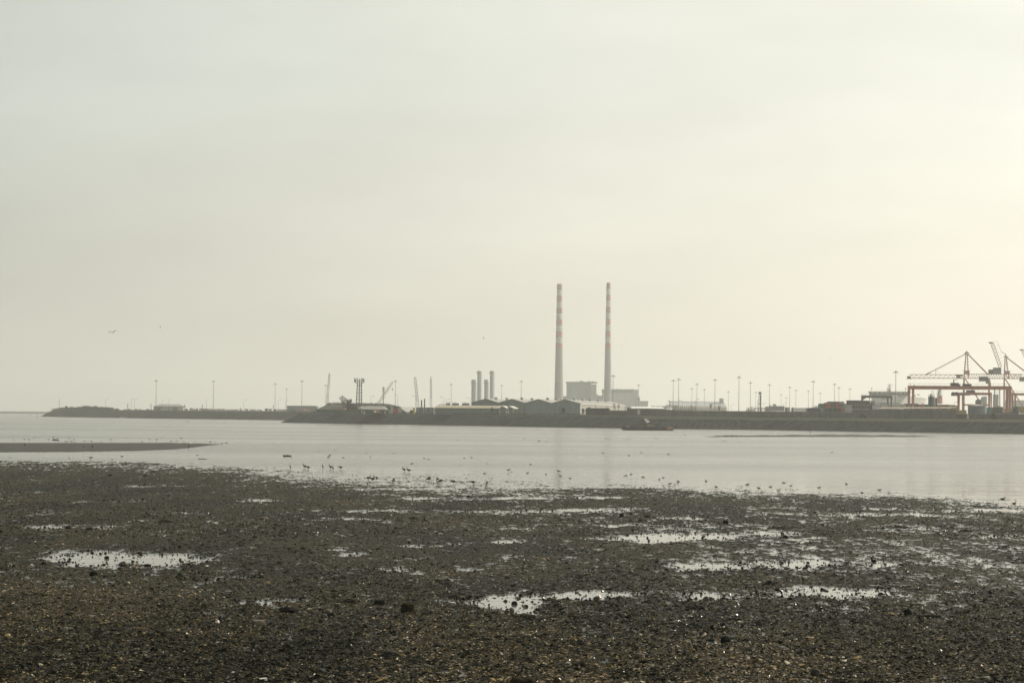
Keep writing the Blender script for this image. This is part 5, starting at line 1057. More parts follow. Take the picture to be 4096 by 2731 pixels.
b = MB(); b.lathe([(.01, 0), (1.05, 0), (1.05, 1.2), (.01, 1.2)], 14); v0 = list(b.v); b.v = [(v[0]+X(3817), v[2]-2.8, v[1]+Z(1576)) for v in v0]; b.build("cable_drum", "steel_dark", t)
b = MB(); b.v = [(v[0]+X(3829), v[2]-2.8, v[1]+Z(1576)) for v in v0]; m_ = MB(); m_.lathe([(.01, 0), (1.05, 0), (1.05, 1.2), (.01, 1.2)], 14); b.f = m_.f; b.m = m_.m; b.build("cable_drum", "steel_dark", t)
b = MB(); b.box(X(3852), X(3950), -.1, 1, Z(1622), Z(1616)); b.build("sill_beam", "crane_red", t)
t, A = gantry("gantry_crane", "small dark red gantry crane cut by the photo's side edge", 4050, 4190, 1572, 1580.5, 1640, 985, [(4051, 4058, -.02), (4060, 4067, 9.02), (4176, 4184, -.02), (4185, 4190, 9.02)], "crane_red")
b = MB(); b.box(A.x(4100), A.x(4140), 1.2, 6, A.z(1572), A.z(1562)); b.build("trolley_house", "steel_dark", t)
# grey gantry by the ferry
t, A = gantry("gantry_crane", "grey-brown cantilever gantry in front of the ferry's bow", 3446, 3566, 1582, 1590.5, 1640, 1080, [(3446, 3453.5, -.02), (3477, 3480, 9.02), (3546, 3552, -.02), (3560, 3566, 9.02)], "steel_dark")
b = MB(); b.prism([A.p(3453.4, 1590.4, 0), A.p(3466, 1590.4, 0), A.p(3453.4, 1599.5, 0)], (0, 1, 0)); b.build("knee_brace", "steel_dark", t)
b = MB(); b.box(A.x(3446), A.x(3490), -.3, 10, A.z(1581.9), A.z(1580.6)); b.build("walkway", "white_paint", t)
# ---------------------------------------------------------------- ship-to-shore cranes
def sts(label, d, zb, P0, boom_up=False, cut=False):
    ax, ay, wl, wr, b0, b1, bt, bb, back, house = P0
    A = atz(ax, d, zb); t = thing("quay_crane", label, "crane", A.loc, None); face(t, A.bx); X = A.x; Z = A.z; Y2 = 18; m = "crane_red"
    for y in (0, Y2):
        b = MB(); b.box(X(wl), X(wl)+1.1, y, y+1.1, 0, Z(bb)); b.build("leg", m, t)
        b = MB(); b.box(X(wr), X(wr)+1.0, y, y+1.0, 0, Z(bb)); b.build("leg", m, t)
        b = MB(); b.bar((X(wl)+.5, y+.5, Z(bb)), (X(ax)-.4, y*.5+4.5, Z(ay)), .5, 6, r2=.38); b.build("mast_leg", m, t)
        b = MB(); b.bar((X(wl+20), y+.5, Z(bb)), (X(ax)+.4, y*.5+4.5, Z(ay)), .42, 6, r2=.34); b.build("mast_leg", m, t)
        b = MB(); b.bar((X(ax)+.6, y*.5+4.5, Z(ay+4)), (X(back), y+.5, Z(bt)), .32, 6); b.build("backstay", m, t)
        b = MB(); b.bar((X(wl)+1.2, y+.5, Z(bb)), (X(wr)-.1, y+.5, 3.2), .34, 6); b.build("diagonal_brace", m, t)
    b = MB(); b.box(X(wl), X(wr)+1, -.05, 1.15, 1.2, 2.6); b.box(X(wl), X(wr)+1, Y2-.05, Y2+1.15, 1.2, 2.6); b.build("sill_beam", m, t)
    b = MB(); zt, zz = Z(bt), Z(bb)
    def truss(b, q0, q1, up, yy, n_):
        q0 = Vector(q0); q1 = Vector(q1); up = Vector(up)
        for y in yy:
            o = Vector((0, y, 0)); b.bar(q0+o, q1+o, .26, 4); b.bar(q0+up+o, q1+up+o, .2, 4)
            for i in range(n_):
                a_ = q0.lerp(q1, i/n_); c_ = q0.lerp(q1, (i+1)/n_); mid = a_.lerp(c_, .5)+up
                b.bar(a_+o, mid+o, .13, 4); b.bar(mid+o, c_+o, .13, 4)
        for i in range(n_+1):
            a_ = q0.lerp(q1, i/n_); b.bar(a_+Vector((0, yy[0], 0)), a_+Vector((0, yy[1], 0)), .12, 4)
    n_ = max(4, int((b1-(b0 if not boom_up else wl))/18))
    if not boom_up:
        truss(b, (X(b0+8), 0, zz), (X(wl-1), 0, zz), (0, 0, zt-zz), (7, 12), int((wl-b0)/18)); b.build("boom", m, t)
        b = MB(); b.box(X(b0), X(b0+14), 6.5, 12.5, zz-.3, zz+1.4); b.bar((X(b0-4), 6.5, zz-.6), (X(b0+18), 6.5, zz-.6), .12, 4); b.build("boom_tip", "steel_brown", t)
        b = MB(); e = Vector((X(b0+73), 9.5, zt)); b.bar((X(ax)-.5, 9.5, Z(ay+3)), e, .24, 5); f = e.lerp(Vector((X(ax)-.5, 9.5, Z(ay+3))), .13); b.bar(e, f, .6, 5, r2=.3); b.build("forestay", "steel_brown", t)
        b = MB(); b.bar((X(ax)-.5, 11, Z(ay+6)), (X(b0+115), 11, Z(bt-19)), .08, 4); b.bar((X(b0+110), 10, zt), (X(b0+110), 10, Z(bt-26)), .16, 4); b.bar((X(b0+112), 10, Z(bt-18)), (X(b0+126), 10, zt), .05, 3); b.build("hoist_rope", "steel_brown", t)
        b = MB(); b.box(X(wl-28), X(wl-1), 6.8, 12.2, zt-1.2, zt+.1); b.prism([(X(wl-32), 7, zz), (X(wl-2), 7, zz), (X(wl-18), 7, zz+1.8)], (0, 5, 0)); b.build("boom_hinge", "steel_brown", t)
    else:
        tipx, tipy, hx, hy = b0; h_ = Vector((X(hx), 0, Z(hy))); tp = Vector((X(tipx), 0, Z(tipy))); dr = (tp-h_).normalized(); pn = Vector((dr.z, 0, -dr.x))
        if pn.x < 0: pn = -pn
        truss(b, h_, tp, pn*2.2, (7, 12), 9); b.build("boom", m, t)
        b = MB(); b.box(tp.x-1.2, tp.x+1.6, 6.5, 12.5, tp.z, tp.z+.9); b.build("boom_tip", "steel_brown", t)
        b = MB(); q = tp+pn*5.0; q2 = h_+dr*(tp-h_).length*.55+pn*5.4; b.bar(tp+pn*2.2+Vector((0, 9, 0)), q+Vector((0, 9, 0)), .1, 4); b.bar(q+Vector((0, 9, 0)), q2+Vector((0, 9, 0)), .14, 4); b.bar(q2+Vector((0, 9, 0)), q2+pn*2.4-dr*2.5+Vector((0, 9, 0)), .3, 4); b.bar(q2+pn*2.4-dr*2.5+Vector((0, 9, 0)), h_+pn*5.5+Vector((0, 9, 0)), .16, 4); b.bar(q2-dr*4+Vector((0, 9, 0)), (X(ax), 9, Z(ay+3)), .12, 4)
        for i in range(7): b.bar(h_.lerp(tp, .1+i*.12)+pn*2.2+Vector((0, 9, 0)), h_.lerp(tp, .1+i*.12)+pn*5.2+Vector((0, 9, 0)), .07, 3)
        b.build("forestay", "crane_pink", t)
    b = MB(); truss(b, (X(wl), 0, zz), (X(b1), 0, zz), (0, 0, zt-zz+.4), (7, 12), n_); b.build("rear_girder", m, t)
    b = MB(); b.lathe([(1.3, Z(ay+2)), (1.5, Z(ay)), (.5, Z(ay-4)), (.12, Z(ay-9))], 8, cx=X(ax), cy=9); b.box(X(ax-9), X(ax+12), 7.5, 10.5, Z(ay+3.2), Z(ay+2.2)); b.box(X(ax-8), X(ax+3), 7.5, 10.5, Z(ay+13), Z(ay+12)); b.build("mast_head", "steel_grey", t)
    b = MB(); b.box(X(wl+3), X(wl+24), .2, 1.0, Z(bt-1), Z(bt-14)); b.build("portal_plate", "crane_pink", t)
    b = MB()
    for k in range(5): py = ay+25+k*(bt-ay-40)/4; b.box(X(ax-6), X(ax+8), .8, 1.4, Z(py)-.08, Z(py)+.08); b.bar((X(ax+1), 1, Z(py)), (X(ax+3), 1, Z(py-10)), .06, 3)
    b.box(X(wl-5), X(wl+30), -.8, -.2, Z(bt-15), Z(bt-14)); b.build("stair", "steel_grey", t)
    if house:
        h0, h1, ht, hb, lo = house; b = MB(); b.box(X(lo), X(h0)-.05, 3, 15, Z(hb), Z(ht+8)); b.build("electrical_house", "brown_dark", t); b = MB(); b.box(X(h0), X(h1), 3, 15, Z(hb), Z(ht)); b.build("machinery_house", "house_teal", t)
    tr0 = wl+60; b = MB(); b.box(X(tr0), X(tr0+36), 6, 13, zz-1.8, zz+1.2); b.box(X(tr0+26), X(tr0+44), 6.5, 12.5, zz-3.4, zz-1.8); b.bar((X(tr0-4), 6, zz-2.2), (X(tr0+24), 6, zz-2.2), .15, 4); b.build("trolley", "steel_dark", t)
    b = MB(); b.box(X(tr0+38), X(tr0+46), 6.4, 9, zz-6, zz-3.4); b.build("cab", "house_teal", t)
    return t, A
sts("red quay crane with its boom lowered level over the quay", 1300, 6.0, (3865, 1409, 3852, 3948, 3637, 4075, 1497, 1512, 3947, (3965, 3996, 1469, 1493, 3948)))
sts("red quay crane with its boom raised steeply beside the grey machinery house", 1420, 6.0, (4021, 1424, 4013, 4108, (3963, 1371, 3996, 1470), 4230, 1498, 1513, 4112, (4125, 4160, 1475, 1496, 4110)), boom_up=True)
t, A = sts("red quay crane mostly outside the photo, only its raised boom tip showing", 1540, 6.0, (4150, 1447, 4143, 4230, (4088, 1400, 4122, 1490), 4330, 1508, 1521, 4232, None), boom_up=True)
A = atz(3900, 1240, 6.0); b = MB(); b.lathe([(.01, 0), (2.0, 0), (2.0, .5), (.5, .55), (.5, .75), (.01, .75)], 22); b.v = [(v[0]+A.x(3913), v[2], v[1]+A.z(1608)) for v in b.v]; b.bar((A.x(3913), .4, 0), (A.x(3913), .4, A.z(1608)), .3, 5); b.bar((A.x(3913), .4, A.z(1608)), (A.x(3928), .4, A.z(1595)), .3, 5); tag(b.build("cable_reel", "steel_dark", loc=A.loc), "big dark cable reel standing over the round blue tank", "cable reel")
A = atz(3986, 1560, 6.0); t = thing("hoist_frame", "blue-grey twin-post hoist frame between the red crane legs", "hoist", A.loc)
for p0, p1 in [(3975.5, 3977.5), (3999, 3998)]: b = MB(); b.bar(A.p(p0, 1624), A.p(p1, 1562), .45, 6); b.lathe([(.7, A.z(1561)), (.9, A.z(1559)), (.2, A.z(1557))], 10, cx=A.x(p1)); b.build("post", "crane_blue", t)
b = MB(); b.bar(A.p(3977, 1566), A.p(3999, 1563), .18, 4); b.bar(A.p(3977, 1573), A.p(3999, 1570), .14, 4); b.bar(A.p(3977, 1566), A.p(3999, 1571), .1, 4); b.build("cross_beam", "crane_blue", t)
b = MB(); b.box(A.x(3978.5), A.x(3995), 1, 6, 0, A.z(1577)); b.build("hopper_wall", "plant_cladding", t)
b = MB(); b.box(A.x(3973), A.x(4001), -.6, .4, A.z(1627), A.z(1621)); b.build("sill", "ochre_paint", t)
A = atz(3943, 1600, 6.0); b = MB(); b.prism([A.p(3929, 1640), A.p(3947, 1640), A.p(3947, 1585), A.p(3937, 1585), A.p(3933, 1596)], (0, 9, 0)); tag(b.build("loading_hopper", "plant_cladding", loc=A.loc), "pale blue-grey loading hopper behind the diagonal crane braces", "hopper")
A = atz(4080, 1750, 6.0); b = MB(); b.box(A.x(4042), A.x(4120), 0, 20, 0, A.z(1600)); b.box(A.x(4038), A.x(4050), -2, 6, 0, A.z(1571)); b.prism([A.p(4045, 1571), A.p(4051, 1571), A.p(4048, 1564)], (0, 3, 0)); tag(b.build("transit_shed", "plant_pale", loc=A.loc), "pale quay building behind the last small gantry", "building")
# ---------------------------------------------------------------- ferry
A = atz(3590, 1750, 0); t = thing("ferry", "white car ferry with a wide bridge, seen bow-on behind the quay", "ferry", A.loc); face(t, A.bx); X = A.x; Z = A.z
b = MB(); b.prism([(X(3490), 0, 0), (X(3592), 0, 0), (X(3594), 0, Z(1616)), (X(3486), 0, Z(1616))], (8, 14, 0)); b.build("hull", "ship_grey", t)
b = MB(); b.prism([(X(3490), .5, Z(1615.9)), (X(3600), .5, Z(1615.9)), (X(3618), .5, Z(1584)), (X(3488), .5, Z(1582))], (4, 12, 0)); b.build("superstructure", "ship_white", t)
S_ = Vector((X(3706)-X(3619), 60, 0)); b = MB(); q0 = Vector((X(3600.5), .6, Z(1620))); q1 = Vector((X(3618.5), .6, Z(1582))); qq = [q0, q0+S_+Vector((2, 0, 0)), Vector((q1.x, q1.y, q1.z))+S_+Vector((0, 0, -2)), q1]; b.prism(qq, (-6, 9, 0)); b.build("lit_side", "ship_white", t)
b = MB(); b.box(X(3480), X(3632), 1, 9, Z(1581.9), Z(1575)); b.build("bridge_front", "ship_grey", t)
b = MB(); b.prism([(X(3481), -1, Z(1574.9)), (X(3636), -1, Z(1574.9)), (X(3640), -2.2, Z(1568.6)), (X(3477), -2.2, Z(1568.6))], (0, 9, 0)); b.build("bridge", "grey_pale", t)
b = MB(); b.box(X(3476), X(3641), -2.8, 8.5, Z(1568.5), Z(1566.3)); b.build("bridge_roof", "ship_grey", t)
for k in range(26):
    if 9 <= k <= 16 and k not in (10, 11): continue
    b = MB(); px = 3483+k*6; b.prism([(X(px), -2.0, Z(1574)), (X(px+4.2), -2.0, Z(1574)), (X(px+4.2), -2.9, Z(1569.5)), (X(px), -2.9, Z(1569.5))], (0, .7, 0)); b.build("window", "white_paint" if k % 3 else "window_dark", t)
for px, py in [(3503, 1600), (3508, 1600), (3516, 1600), (3525, 1600), (3535, 1600), (3552, 1600), (3573, 1600), (3591, 1600), (3596, 1600), (3578, 1587), (3592, 1587), (3598, 1587), (3600, 1584)]:
    b = MB(); b.box(X(px), X(px+2.2), .42, .52, Z(py+2.5), Z(py)); b.build("window", "window_dark", t)
for k in range(17): b = MB(); px = 3503+k*5.6; b.box(X(px), X(px+4), .42, .52, Z(1614), Z(1609.5)); b.build("window", "ship_grey", t)
for row, py in ((0, 1590), (1, 1603)):
    for k in range(30):
        f = .04+k*.03; base = q0.lerp(q1, (1620-py)/38)+S_*f; e = S_.normalized(); nrm = Vector((e.y, -e.x, 0))*.06
        if row == 0 and 8 < k < 12 or row == 1 and 10 < k < 15: continue
        b = MB(); b.prism([base+nrm, base+e*1.0+nrm, base+e*1.0+nrm+Vector((0, 0, .55)), base+nrm+Vector((0, 0, .55))], nrm*1.2); b.build("window", "steel_grey", t)
e = S_.normalized(); nrm = Vector((e.y, -e.x, 0))*.08
for f, h_, w_, lo in [(.89, 1.7, 1.2, 1589), (.91, 1.6, 2.2, 1604)]:
    c = q0+S_*f; c.z = Z(lo+4); c.x += 3*(1604-lo)/15*.2; b = MB(); b.prism([c+nrm, c+e*w_+nrm, c+e*w_+nrm+Vector((0, 0, h_)), c+nrm+Vector((0, 0, h_))], nrm); b.build("vent", "grey_dark", t)
b = MB(); c = q0+S_*.5; u0 = Vector((c.x, c.y, Z(1595)))+nrm; u1 = q0+S_*.68; u1 = Vector((u1.x, u1.y, Z(1613)))+nrm; b.prism([u0, u0+e*4.5, u0.lerp(u1, .5)+e*5, u1+e*2, u1, u0.lerp(u1, .5)], nrm); b.build("leaf_emblem", "green_paint", t)
b = MB(); c = q0+S_*.16; u0 = Vector((c.x, c.y, Z(1594)))+nrm*1.3; b.prism([u0, u0+e*1.6, u0+e*3.2+Vector((0, 0, -1.3)), u0+e*1.8+Vector((0, 0, -1.3))], nrm); b.build("bird_emblem", "red_paint", t)
def text(body, size, loc, m, parent, name="lettering"):
    cu = bpy.data.curves.new(name, "FONT"); cu.body = body; cu.size = size; cu.extrude = .04; o = bpy.data.objects.new("tmp", cu); C.objects.link(o)
    dg = bpy.context.evaluated_depsgraph_get(); me = bpy.data.meshes.new_from_object(o.evaluated_get(dg)); bpy.data.objects.remove(o)
    me.materials.clear(); me.materials.append(MATS[m]); o = bpy.data.objects.new(name, me); C.objects.link(o); o.parent = parent; o.location = loc; o.rotation_euler = (math.pi/2, 0, 0); return o
text("Stena Line", 2.4, (X(3527), .38, Z(1597)), "ship_blue", t)
b = MB(); b.lattice((X(3558), 3, Z(1566)), (X(3558), 3, Z(1538)), 2.4, 1.0, 7, .22); b.bar((X(3548), 3, Z(1537)), (X(3569), 3, Z(1537)), .25, 4); b.bar((X(3566), 3, Z(1541)), (X(3574), 3, Z(1544)), .18, 4); b.box(X(3553), X(3562), 1, 5, Z(1566), Z(1556)); b.bar((X(3549), 3, Z(1566)), (X(3550), 3, Z(1548)), .35, 5); b.build("mast", "grey_pale", t)
for px, zt in [(3489.5, 1553.5), (3620.5, 1553)]:
    b = MB(); b.bar((X(px), 2, Z(1566)), (X(px), 2, Z(zt+2)), .2, 5); cz = Z(zt); b.lathe([(.05, cz-.75), (.5, cz-.5), (.7, cz), (.5, cz+.5), (.05, cz+.75)], 12, cx=X(px), cy=2); b.build("radar_dome", "grey_pale", t)
b = MB()
for k in range(34): b.bar((X(3478+k*4.9), -2.6, Z(1566.3)), (X(3478+k*4.9), -2.6, Z(1562)), .05, 3)
b.bar((X(3478), -2.6, Z(1562)), (X(3640), -2.6, Z(1562)), .07, 4); b.build("railing", "grey_pale", t)
b = MB(); b.bar((X(3636), 2, Z(1568)), (X(3638), 2, Z(1531)), .5, 6, r2=.3); b.bar((X(3630), 2, Z(1566)), (X(3636), 2, Z(1548)), .2, 4); b.build("aft_mast", "grey_pale", t)
b = MB(); b.box(X(3655), X(3660), 40, 42, Z(1584), Z(1576)); b.lathe([(1.3, Z(1578)), (1.5, Z(1575)), (.3, Z(1573))], 10, cx=X(3671), cy=44); b.build("deck_fitting", "grey_pale", t)
# funnel: red with a white S, white bands, dark exhausts
b = MB(); fx0, fx1 = 3742, 3763; b.prism([(X(fx0), 40, Z(1608)), (X(fx1), 40, Z(1608)), (X(3761), 40, Z(1580)), (X(3744), 40, Z(1580))], (1, 9, 0)); fo = b.build("funnel", "red_paint", t)
b = MB(); b.box(X(fx0-1), X(fx1+.5), 39.6, 49.5, Z(1609.5), Z(1608.1)); b.box(X(fx0-1), X(fx1+.5), 39.6, 49.5, Z(1613), Z(1611)); b.box(X(fx0+.5), X(fx1-1), 39.4, 49.4, Z(1579.9), Z(1578)); b.build("white_band", "white_paint", fo)
b = MB(); b.box(X(fx0-1), X(fx1+.5), 39.7, 49.4, Z(1610.9), Z(1609.6)); b.build("dark_band", "ship_blue", fo)
tx = text("S", 4.6, (X(3755), 39.9, Z(1606)), "white_paint", fo); tx.scale = (.8, 1, 1)
b = MB(); b.bar((X(3751), 44, Z(1577.9)), (X(3756), 44, Z(1550)), 1.15, 8); b.bar((X(3747), 45, Z(1577.9)), (X(3751), 45, Z(1556)), .5, 6); b.lattice((X(3759), 44, Z(1578)), (X(3761), 44, Z(1556)), 1.2, 1.2, 6, .1); b.lattice((X(3745), 44, Z(1578)), (X(3747), 44, Z(1556)), 1.2, 1.2, 6, .1); b.box(X(3744), X(3767), 41, 47, Z(1577.8), Z(1576.5)); b.build("exhaust_stack", "stack_grey", fo)
b = MB(); b.prism([(X(3700), 60, 0), (X(3760), 66, 0), (X(3760), 66, Z(1614)), (X(3700), 60, Z(1614))], (-10, 14, 0)); b.build("stern", "ship_white", t)
# ---------------------------------------------------------------- antenna towers
A = atz(1435, dC(1435, 19), 6.2); t = thing("antenna_tower", "grey lattice antenna tower with a ring of panel aerials on top", "antenna tower", A.loc); X = A.x; Z = A.z
b = MB(); b.lattice((0, 0, 0), (X(1437), 0, Z(1529)), 23*A.s, 17*A.s, 9, .20, rd=.12); b.build("lattice_frame", "steel_dark", t)
b = MB(); b.bar((.2, 0, 0), (X(1437.3), 0, Z(1515)), .28, 6); b.build("cable_mast", "steel_dark", t)
b = MB(); r = 21*A.s; cx = X(1437)
for z in (Z(1529), Z(1521)):
    for k in range(10): g0, g1 = k*.6283, (k+1)*.6283; b.bar((cx+r*math.cos(g0), r*math.sin(g0), z), (cx+r*math.cos(g1), r*math.sin(g1), z), .13, 4)
for k in range(10): g0 = k*.6283; b.bar((cx+r*math.cos(g0), r*math.sin(g0), Z(1529)), (cx+r*math.cos(g0), r*math.sin(g0), Z(1521)), .05, 4)
for k in range(4):
    g0 = .785+k*1.571; b.bar((cx+r*math.cos(g0), r*math.sin(g0), Z(1529)), (cx+8*A.s*math.cos(g0), 8*A.s*math.sin(g0), Z(1539)), .08, 4); b.bar((cx, 0, Z(1529)), (cx+r*math.cos(g0), r*math.sin(g0), Z(1529)), .07, 4)
b.build("platform", "steel_dark", t)
for i, px in enumerate([1417, 1422.5, 1428.5, 1445, 1449, 1455, 1437.5, 1420, 1431, 1452]):
    y = [0, .9, 1.4, 1.6, -1.4, -.5, -2.0, -1.2, -1.6, 1.0][i]; h1 = [1511, 1512, 1510.5, 1510, 1513, 1512, 1517, 1516, 1520, 1515][i]
    b = MB(); b.box(X(px)-.2, X(px)+.2, y-.1, y+.1, Z(1527), Z(h1)); b.bar((X(px), y+.12, Z(1529)), (X(px), y+.12, Z(h1)-.1), .05, 4); b.build("panel_aerial", "steel_grey", t)
A = atz(1533, dC(1533, 18), 6.2); t = thing("antenna_pole", "slim antenna pole with a clustered head beside the sloping jib", "antenna pole", A.loc); X = A.x; Z = A.z
b = MB(); b.bar((0, 0, 0), (0, 0, Z(1580)), .28, 8, r2=.2); b.bar((0, 0, Z(1580)), (0, 0, Z(1547)), .2, 8, r2=.15); b.build("pole", "steel_dark", t)
for k in range(3):
    g = k*2.094+.5; x, y = .5*math.cos(g), .5*math.sin(g); b = MB(); b.box(x-.15, x+.15, y-.1, y+.1, Z(1562), Z(1547.5)); b.build("panel_aerial", "steel_grey", t)
for px, p0, p1 in [(1528.5, 1582, 1576), (1538, 1577, 1570), (1538.5, 1592, 1586), (1530, 1570, 1564), (1536, 1569, 1563)]:
    b = MB(); b.box(X(px)-.12, X(px)+.12, -.25, -.05, Z(p0), Z(p1)); b.bar((0, -.1, Z(p0)+.3), (X(px), -.1, Z(p0)+.3), .04, 4); b.build("radio_unit", "steel_grey", t)
# ---------------------------------------------------------------- lattice jib cranes
def jib(label, d, p0, p1, w0, w1, n_, segs, hook=None):
    A = atz(p0[0], d, 6.0); t = thing("jib_crane", label, "crane", A.loc); a = Vector(A.p(*p0)); c = Vector(A.p(*p1))
    for i, (f0, f1, m) in enumerate(segs):
        b = MB(); ww = lambda f: (w0+(w1-w0)*f)*A.s; b.lattice(a.lerp(c, f0), a.lerp(c, f1), ww(f0), ww(f1), max(2, int(n_*(f1-f0))), .17, side=(0, 1, 0), rd=.1); b.build("jib_section", m, t)
    dr = (c-a).normalized(); b = MB(); b.bar(c, c+dr*A.s*5, w1*A.s*.45, 6, r2=.3); b.build("jib_head", "steel_grey", t)
    b = MB(); b.box(-3.2, 3.2, -1.8, 1.8, 0, .8); b.box(-2, 2.5, -1.6, 1.6, .8, 3.2); b.build("carriage", "steel_grey", t)
    b = MB(); b.bar((-2, 0, 3.2), c-Vector((.5, 0, .5)), .05, 3); b.build("luffing_rope", "steel_grey", t)
    if hook:
        b = MB(); q = Vector(A.p(*hook)); b.bar(c+Vector((q.x-c.x, 0, 0)), q, .05, 4); b.lathe([(.1, q.z), (.45, q.z-.5), (.35, q.z-2.0), (.05, q.z-2.4)], 8, cx=q.x); b.build("hook_block", "steel_dark", t)
jib("upright red-and-white lattice jib beside a slim mast, over the dark mound", 1900, (1308, 1640), (1316.5, 1497), 6.5, 5.5, 24, [(0, .15, "crane_white"), (.15, .45, "crane_pink"), (.45, .6, "crane_white"), (.6, .78, "crane_pink"), (.78, 1, "steel_grey")])
jib("sloping blue-and-red lattice jib with a hanging hook", 1900, (1495, 1640), (1567, 1531), 8, 7, 22, [(0, .5, "crane_blue"), (.5, .62, "crane_white"), (.62, .85, "crane_pink"), (.85, 1, "crane_white")], hook=(1569, 1552))
jib("thick leaning lattice jib, blue-grey below and pale pink on top", 1800, (1674, 1640), (1659, 1512), 8.5, 8.5, 22, [(0, .25, "crane_white"), (.25, .83, "crane_blue"), (.83, 1, "crane_pink")])
jib("slim upright grey lattice jib with a tapered tip", 1850, (1724.5, 1640), (1722.5, 1524), 7, 6, 24, [(0, .4, "crane_white"), (.4, .7, "steel_grey"), (.7, 1, "steel_grey")])
A = atz(1722.3, 1849, 6.0); o = [q for q in C.objects if q.get("label", "").startswith("slim upright grey lattice")][0]; b = MB(); q = Vector(A.p(1722.5, 1522))-Vector((o.location.x-A.loc.x, 0, 0)); b.lattice(q, q+Vector((0, 0, 17*A.s)), 6*A.s, .5, 5, .12); b.build("jib_tip", "steel_grey", o)
# ---------------------------------------------------------------- trailers, vans and cars on the farther quay
def trailer(px, w_, top, m, label, d=None):
    d = d or 1830; A = atz(px, d, 7.6); W_ = w_*A.s; h = max(1.2, EYE+(hor(px)-top)*d/F-7.6); t = thing("box_trailer", label, "trailer", A.loc, "trailers on the farther quay"); b = MB(); b.box(-W_/2, W_/2, 0, 2.5, .9 if h > 2 else .5, h); b.build("box", m, t)
    b = MB(); b.box(-W_*.45, W_*.45, .3, 2.2, .55, .85 if h > 2 else .49)
    for f in (-.35, .3, .4): b.v += []; b.box(W_*f-.45, W_*f+.45, -.02, .3, 0, .9)
    b.build("running_gear", "black_rubber", t)
TR = [(745, 10, 1633, "grey_pale", "pale low trailer right after the hip-roofed building"), (764, 12, 1632, "shed_green", "grey-green box trailer beside a paler cab"), (777, 6, 1632, "white_paint", "white truck cab end of the grey-green trailer"), (787, 8, 1634, "brown_dark", "brown low trailer between two white ones"), (803, 12, 1632.5, "grey_pale", "pale trailer with a dark middle, by the stout post"), (811, 4, 1632, "white_paint", "narrow white trailer end by the stout post"),
      (820, 12, 1634, "brown_dark", "brown trailer with a white door, before the lamp"), (832, 9, 1634, "tan_roof", "tan trailer just before a tall mast"), (845, 11, 1634.5, "tan_roof", "tan trailer right at a tall mast foot"), (862, 13, 1635, "tan_roof", "tan trailer just past a tall mast"), (878, 12, 1635, "brown_dark", "brownish trailer second past a tall mast"), (893, 11, 1634.5, "shed_green", "dark green trailer with white corners, past the tan ones"), (910, 14, 1636, "white_paint", "low white trailer between a green and a dark one"),
      (926, 14, 1637, "tank_blue", "blue-grey low trailer in the gap of the row"), (944, 16, 1637, "grey_dark", "dark low trailer in the gap of the row"), (963, 10, 1636.5, "grey_pale", "pale trailer under the stumpy post"), (985, 14, 1635, "tan_roof", "tan trailer below the leaning lamp"), (1004, 12, 1636, "cream_wall", "bright cream trailer, first of the lit pair"), (1017, 12, 1636.5, "cream_wall", "bright cream trailer, second of the lit pair"), (1037, 18, 1638, "grey_dark", "long dark low trailer after the lit pair"),
      (1065, 11, 1633.5, "grey_dark", "tall dark grey trailer, first of two boxes"), (1080, 12, 1634.5, "tank_blue", "tall blue-grey trailer, second of two boxes"), (1100, 10, 1636, "blue_dark", "dark blue trailer behind a tall mast foot"), (1118, 18, 1637, "tank_blue", "long blue-grey trailer past a tall mast")]
for t_ in TR: trailer(*t_)
def car_proto(m):
    t = thing("parked_car", "", "car", group="cars and vans parked before the blue-grey warehouse"); b = MB(); b.prism([(-2.1, -.85, .35), (2.1, -.85, .35), (2.15, -.85, .8), (1.2, -.85, .95), (.7, -.85, 1.45), (-1.2, -.85, 1.5), (-2.0, -.85, .95)], (0, 1.7, 0)); b.build("body", m, t)
    b = MB(); b.prism([(-1.55, -.87, .98), (1.0, -.87, .98), (.6, -.87, 1.4), (-1.15, -.87, 1.43)], (0, 1.74, 0)); b.build("window", "window_dark", t)
    for x in (-1.3, 1.35):
        for y in (-.86, .7): b = MB(); b.lathe([(.01, 0), (.33, 0), (.33, .18), (.01, .18)], 12); b.v = [(v[0]+x, v[2]+y, v[1]+.33) for v in b.v]; b.build("wheel", "black_rubber", t)
    return t
protos = {}
for px, m, lab in [(1131, "white_paint", "white car, first after the long blue-grey trailer"), (1150, "white_paint", "white car under the near end of the warehouse wall"), (1158, "green_dark", "dark green car beside a white one under the warehouse wall"), (1166, "grey_dark", "dark grey car between the green car and the next ones"), (1175, "tank_blue", "blue-grey car under the middle of the warehouse"), (1184, "green_dark", "dark green car before the orange vans"), (1193, "white_paint", "white car just before the orange vans"),
                   (1202, "grey_dark", "dark car touching the first orange van"), (1242, "white_paint", "white car after the yellow van"), (1251, "orange_paint", "orange-brown car, last of the row by the mound"), (1140, "tank_blue", "blue car tucked between the trailer and the first white cars")]:
    A = atz(px, 1790, 7.65)
    if m not in protos: o = protos[m] = car_proto(m); o.location = A.loc; o["label"] = lab
    else: dup(protos[m], A.loc, lab)
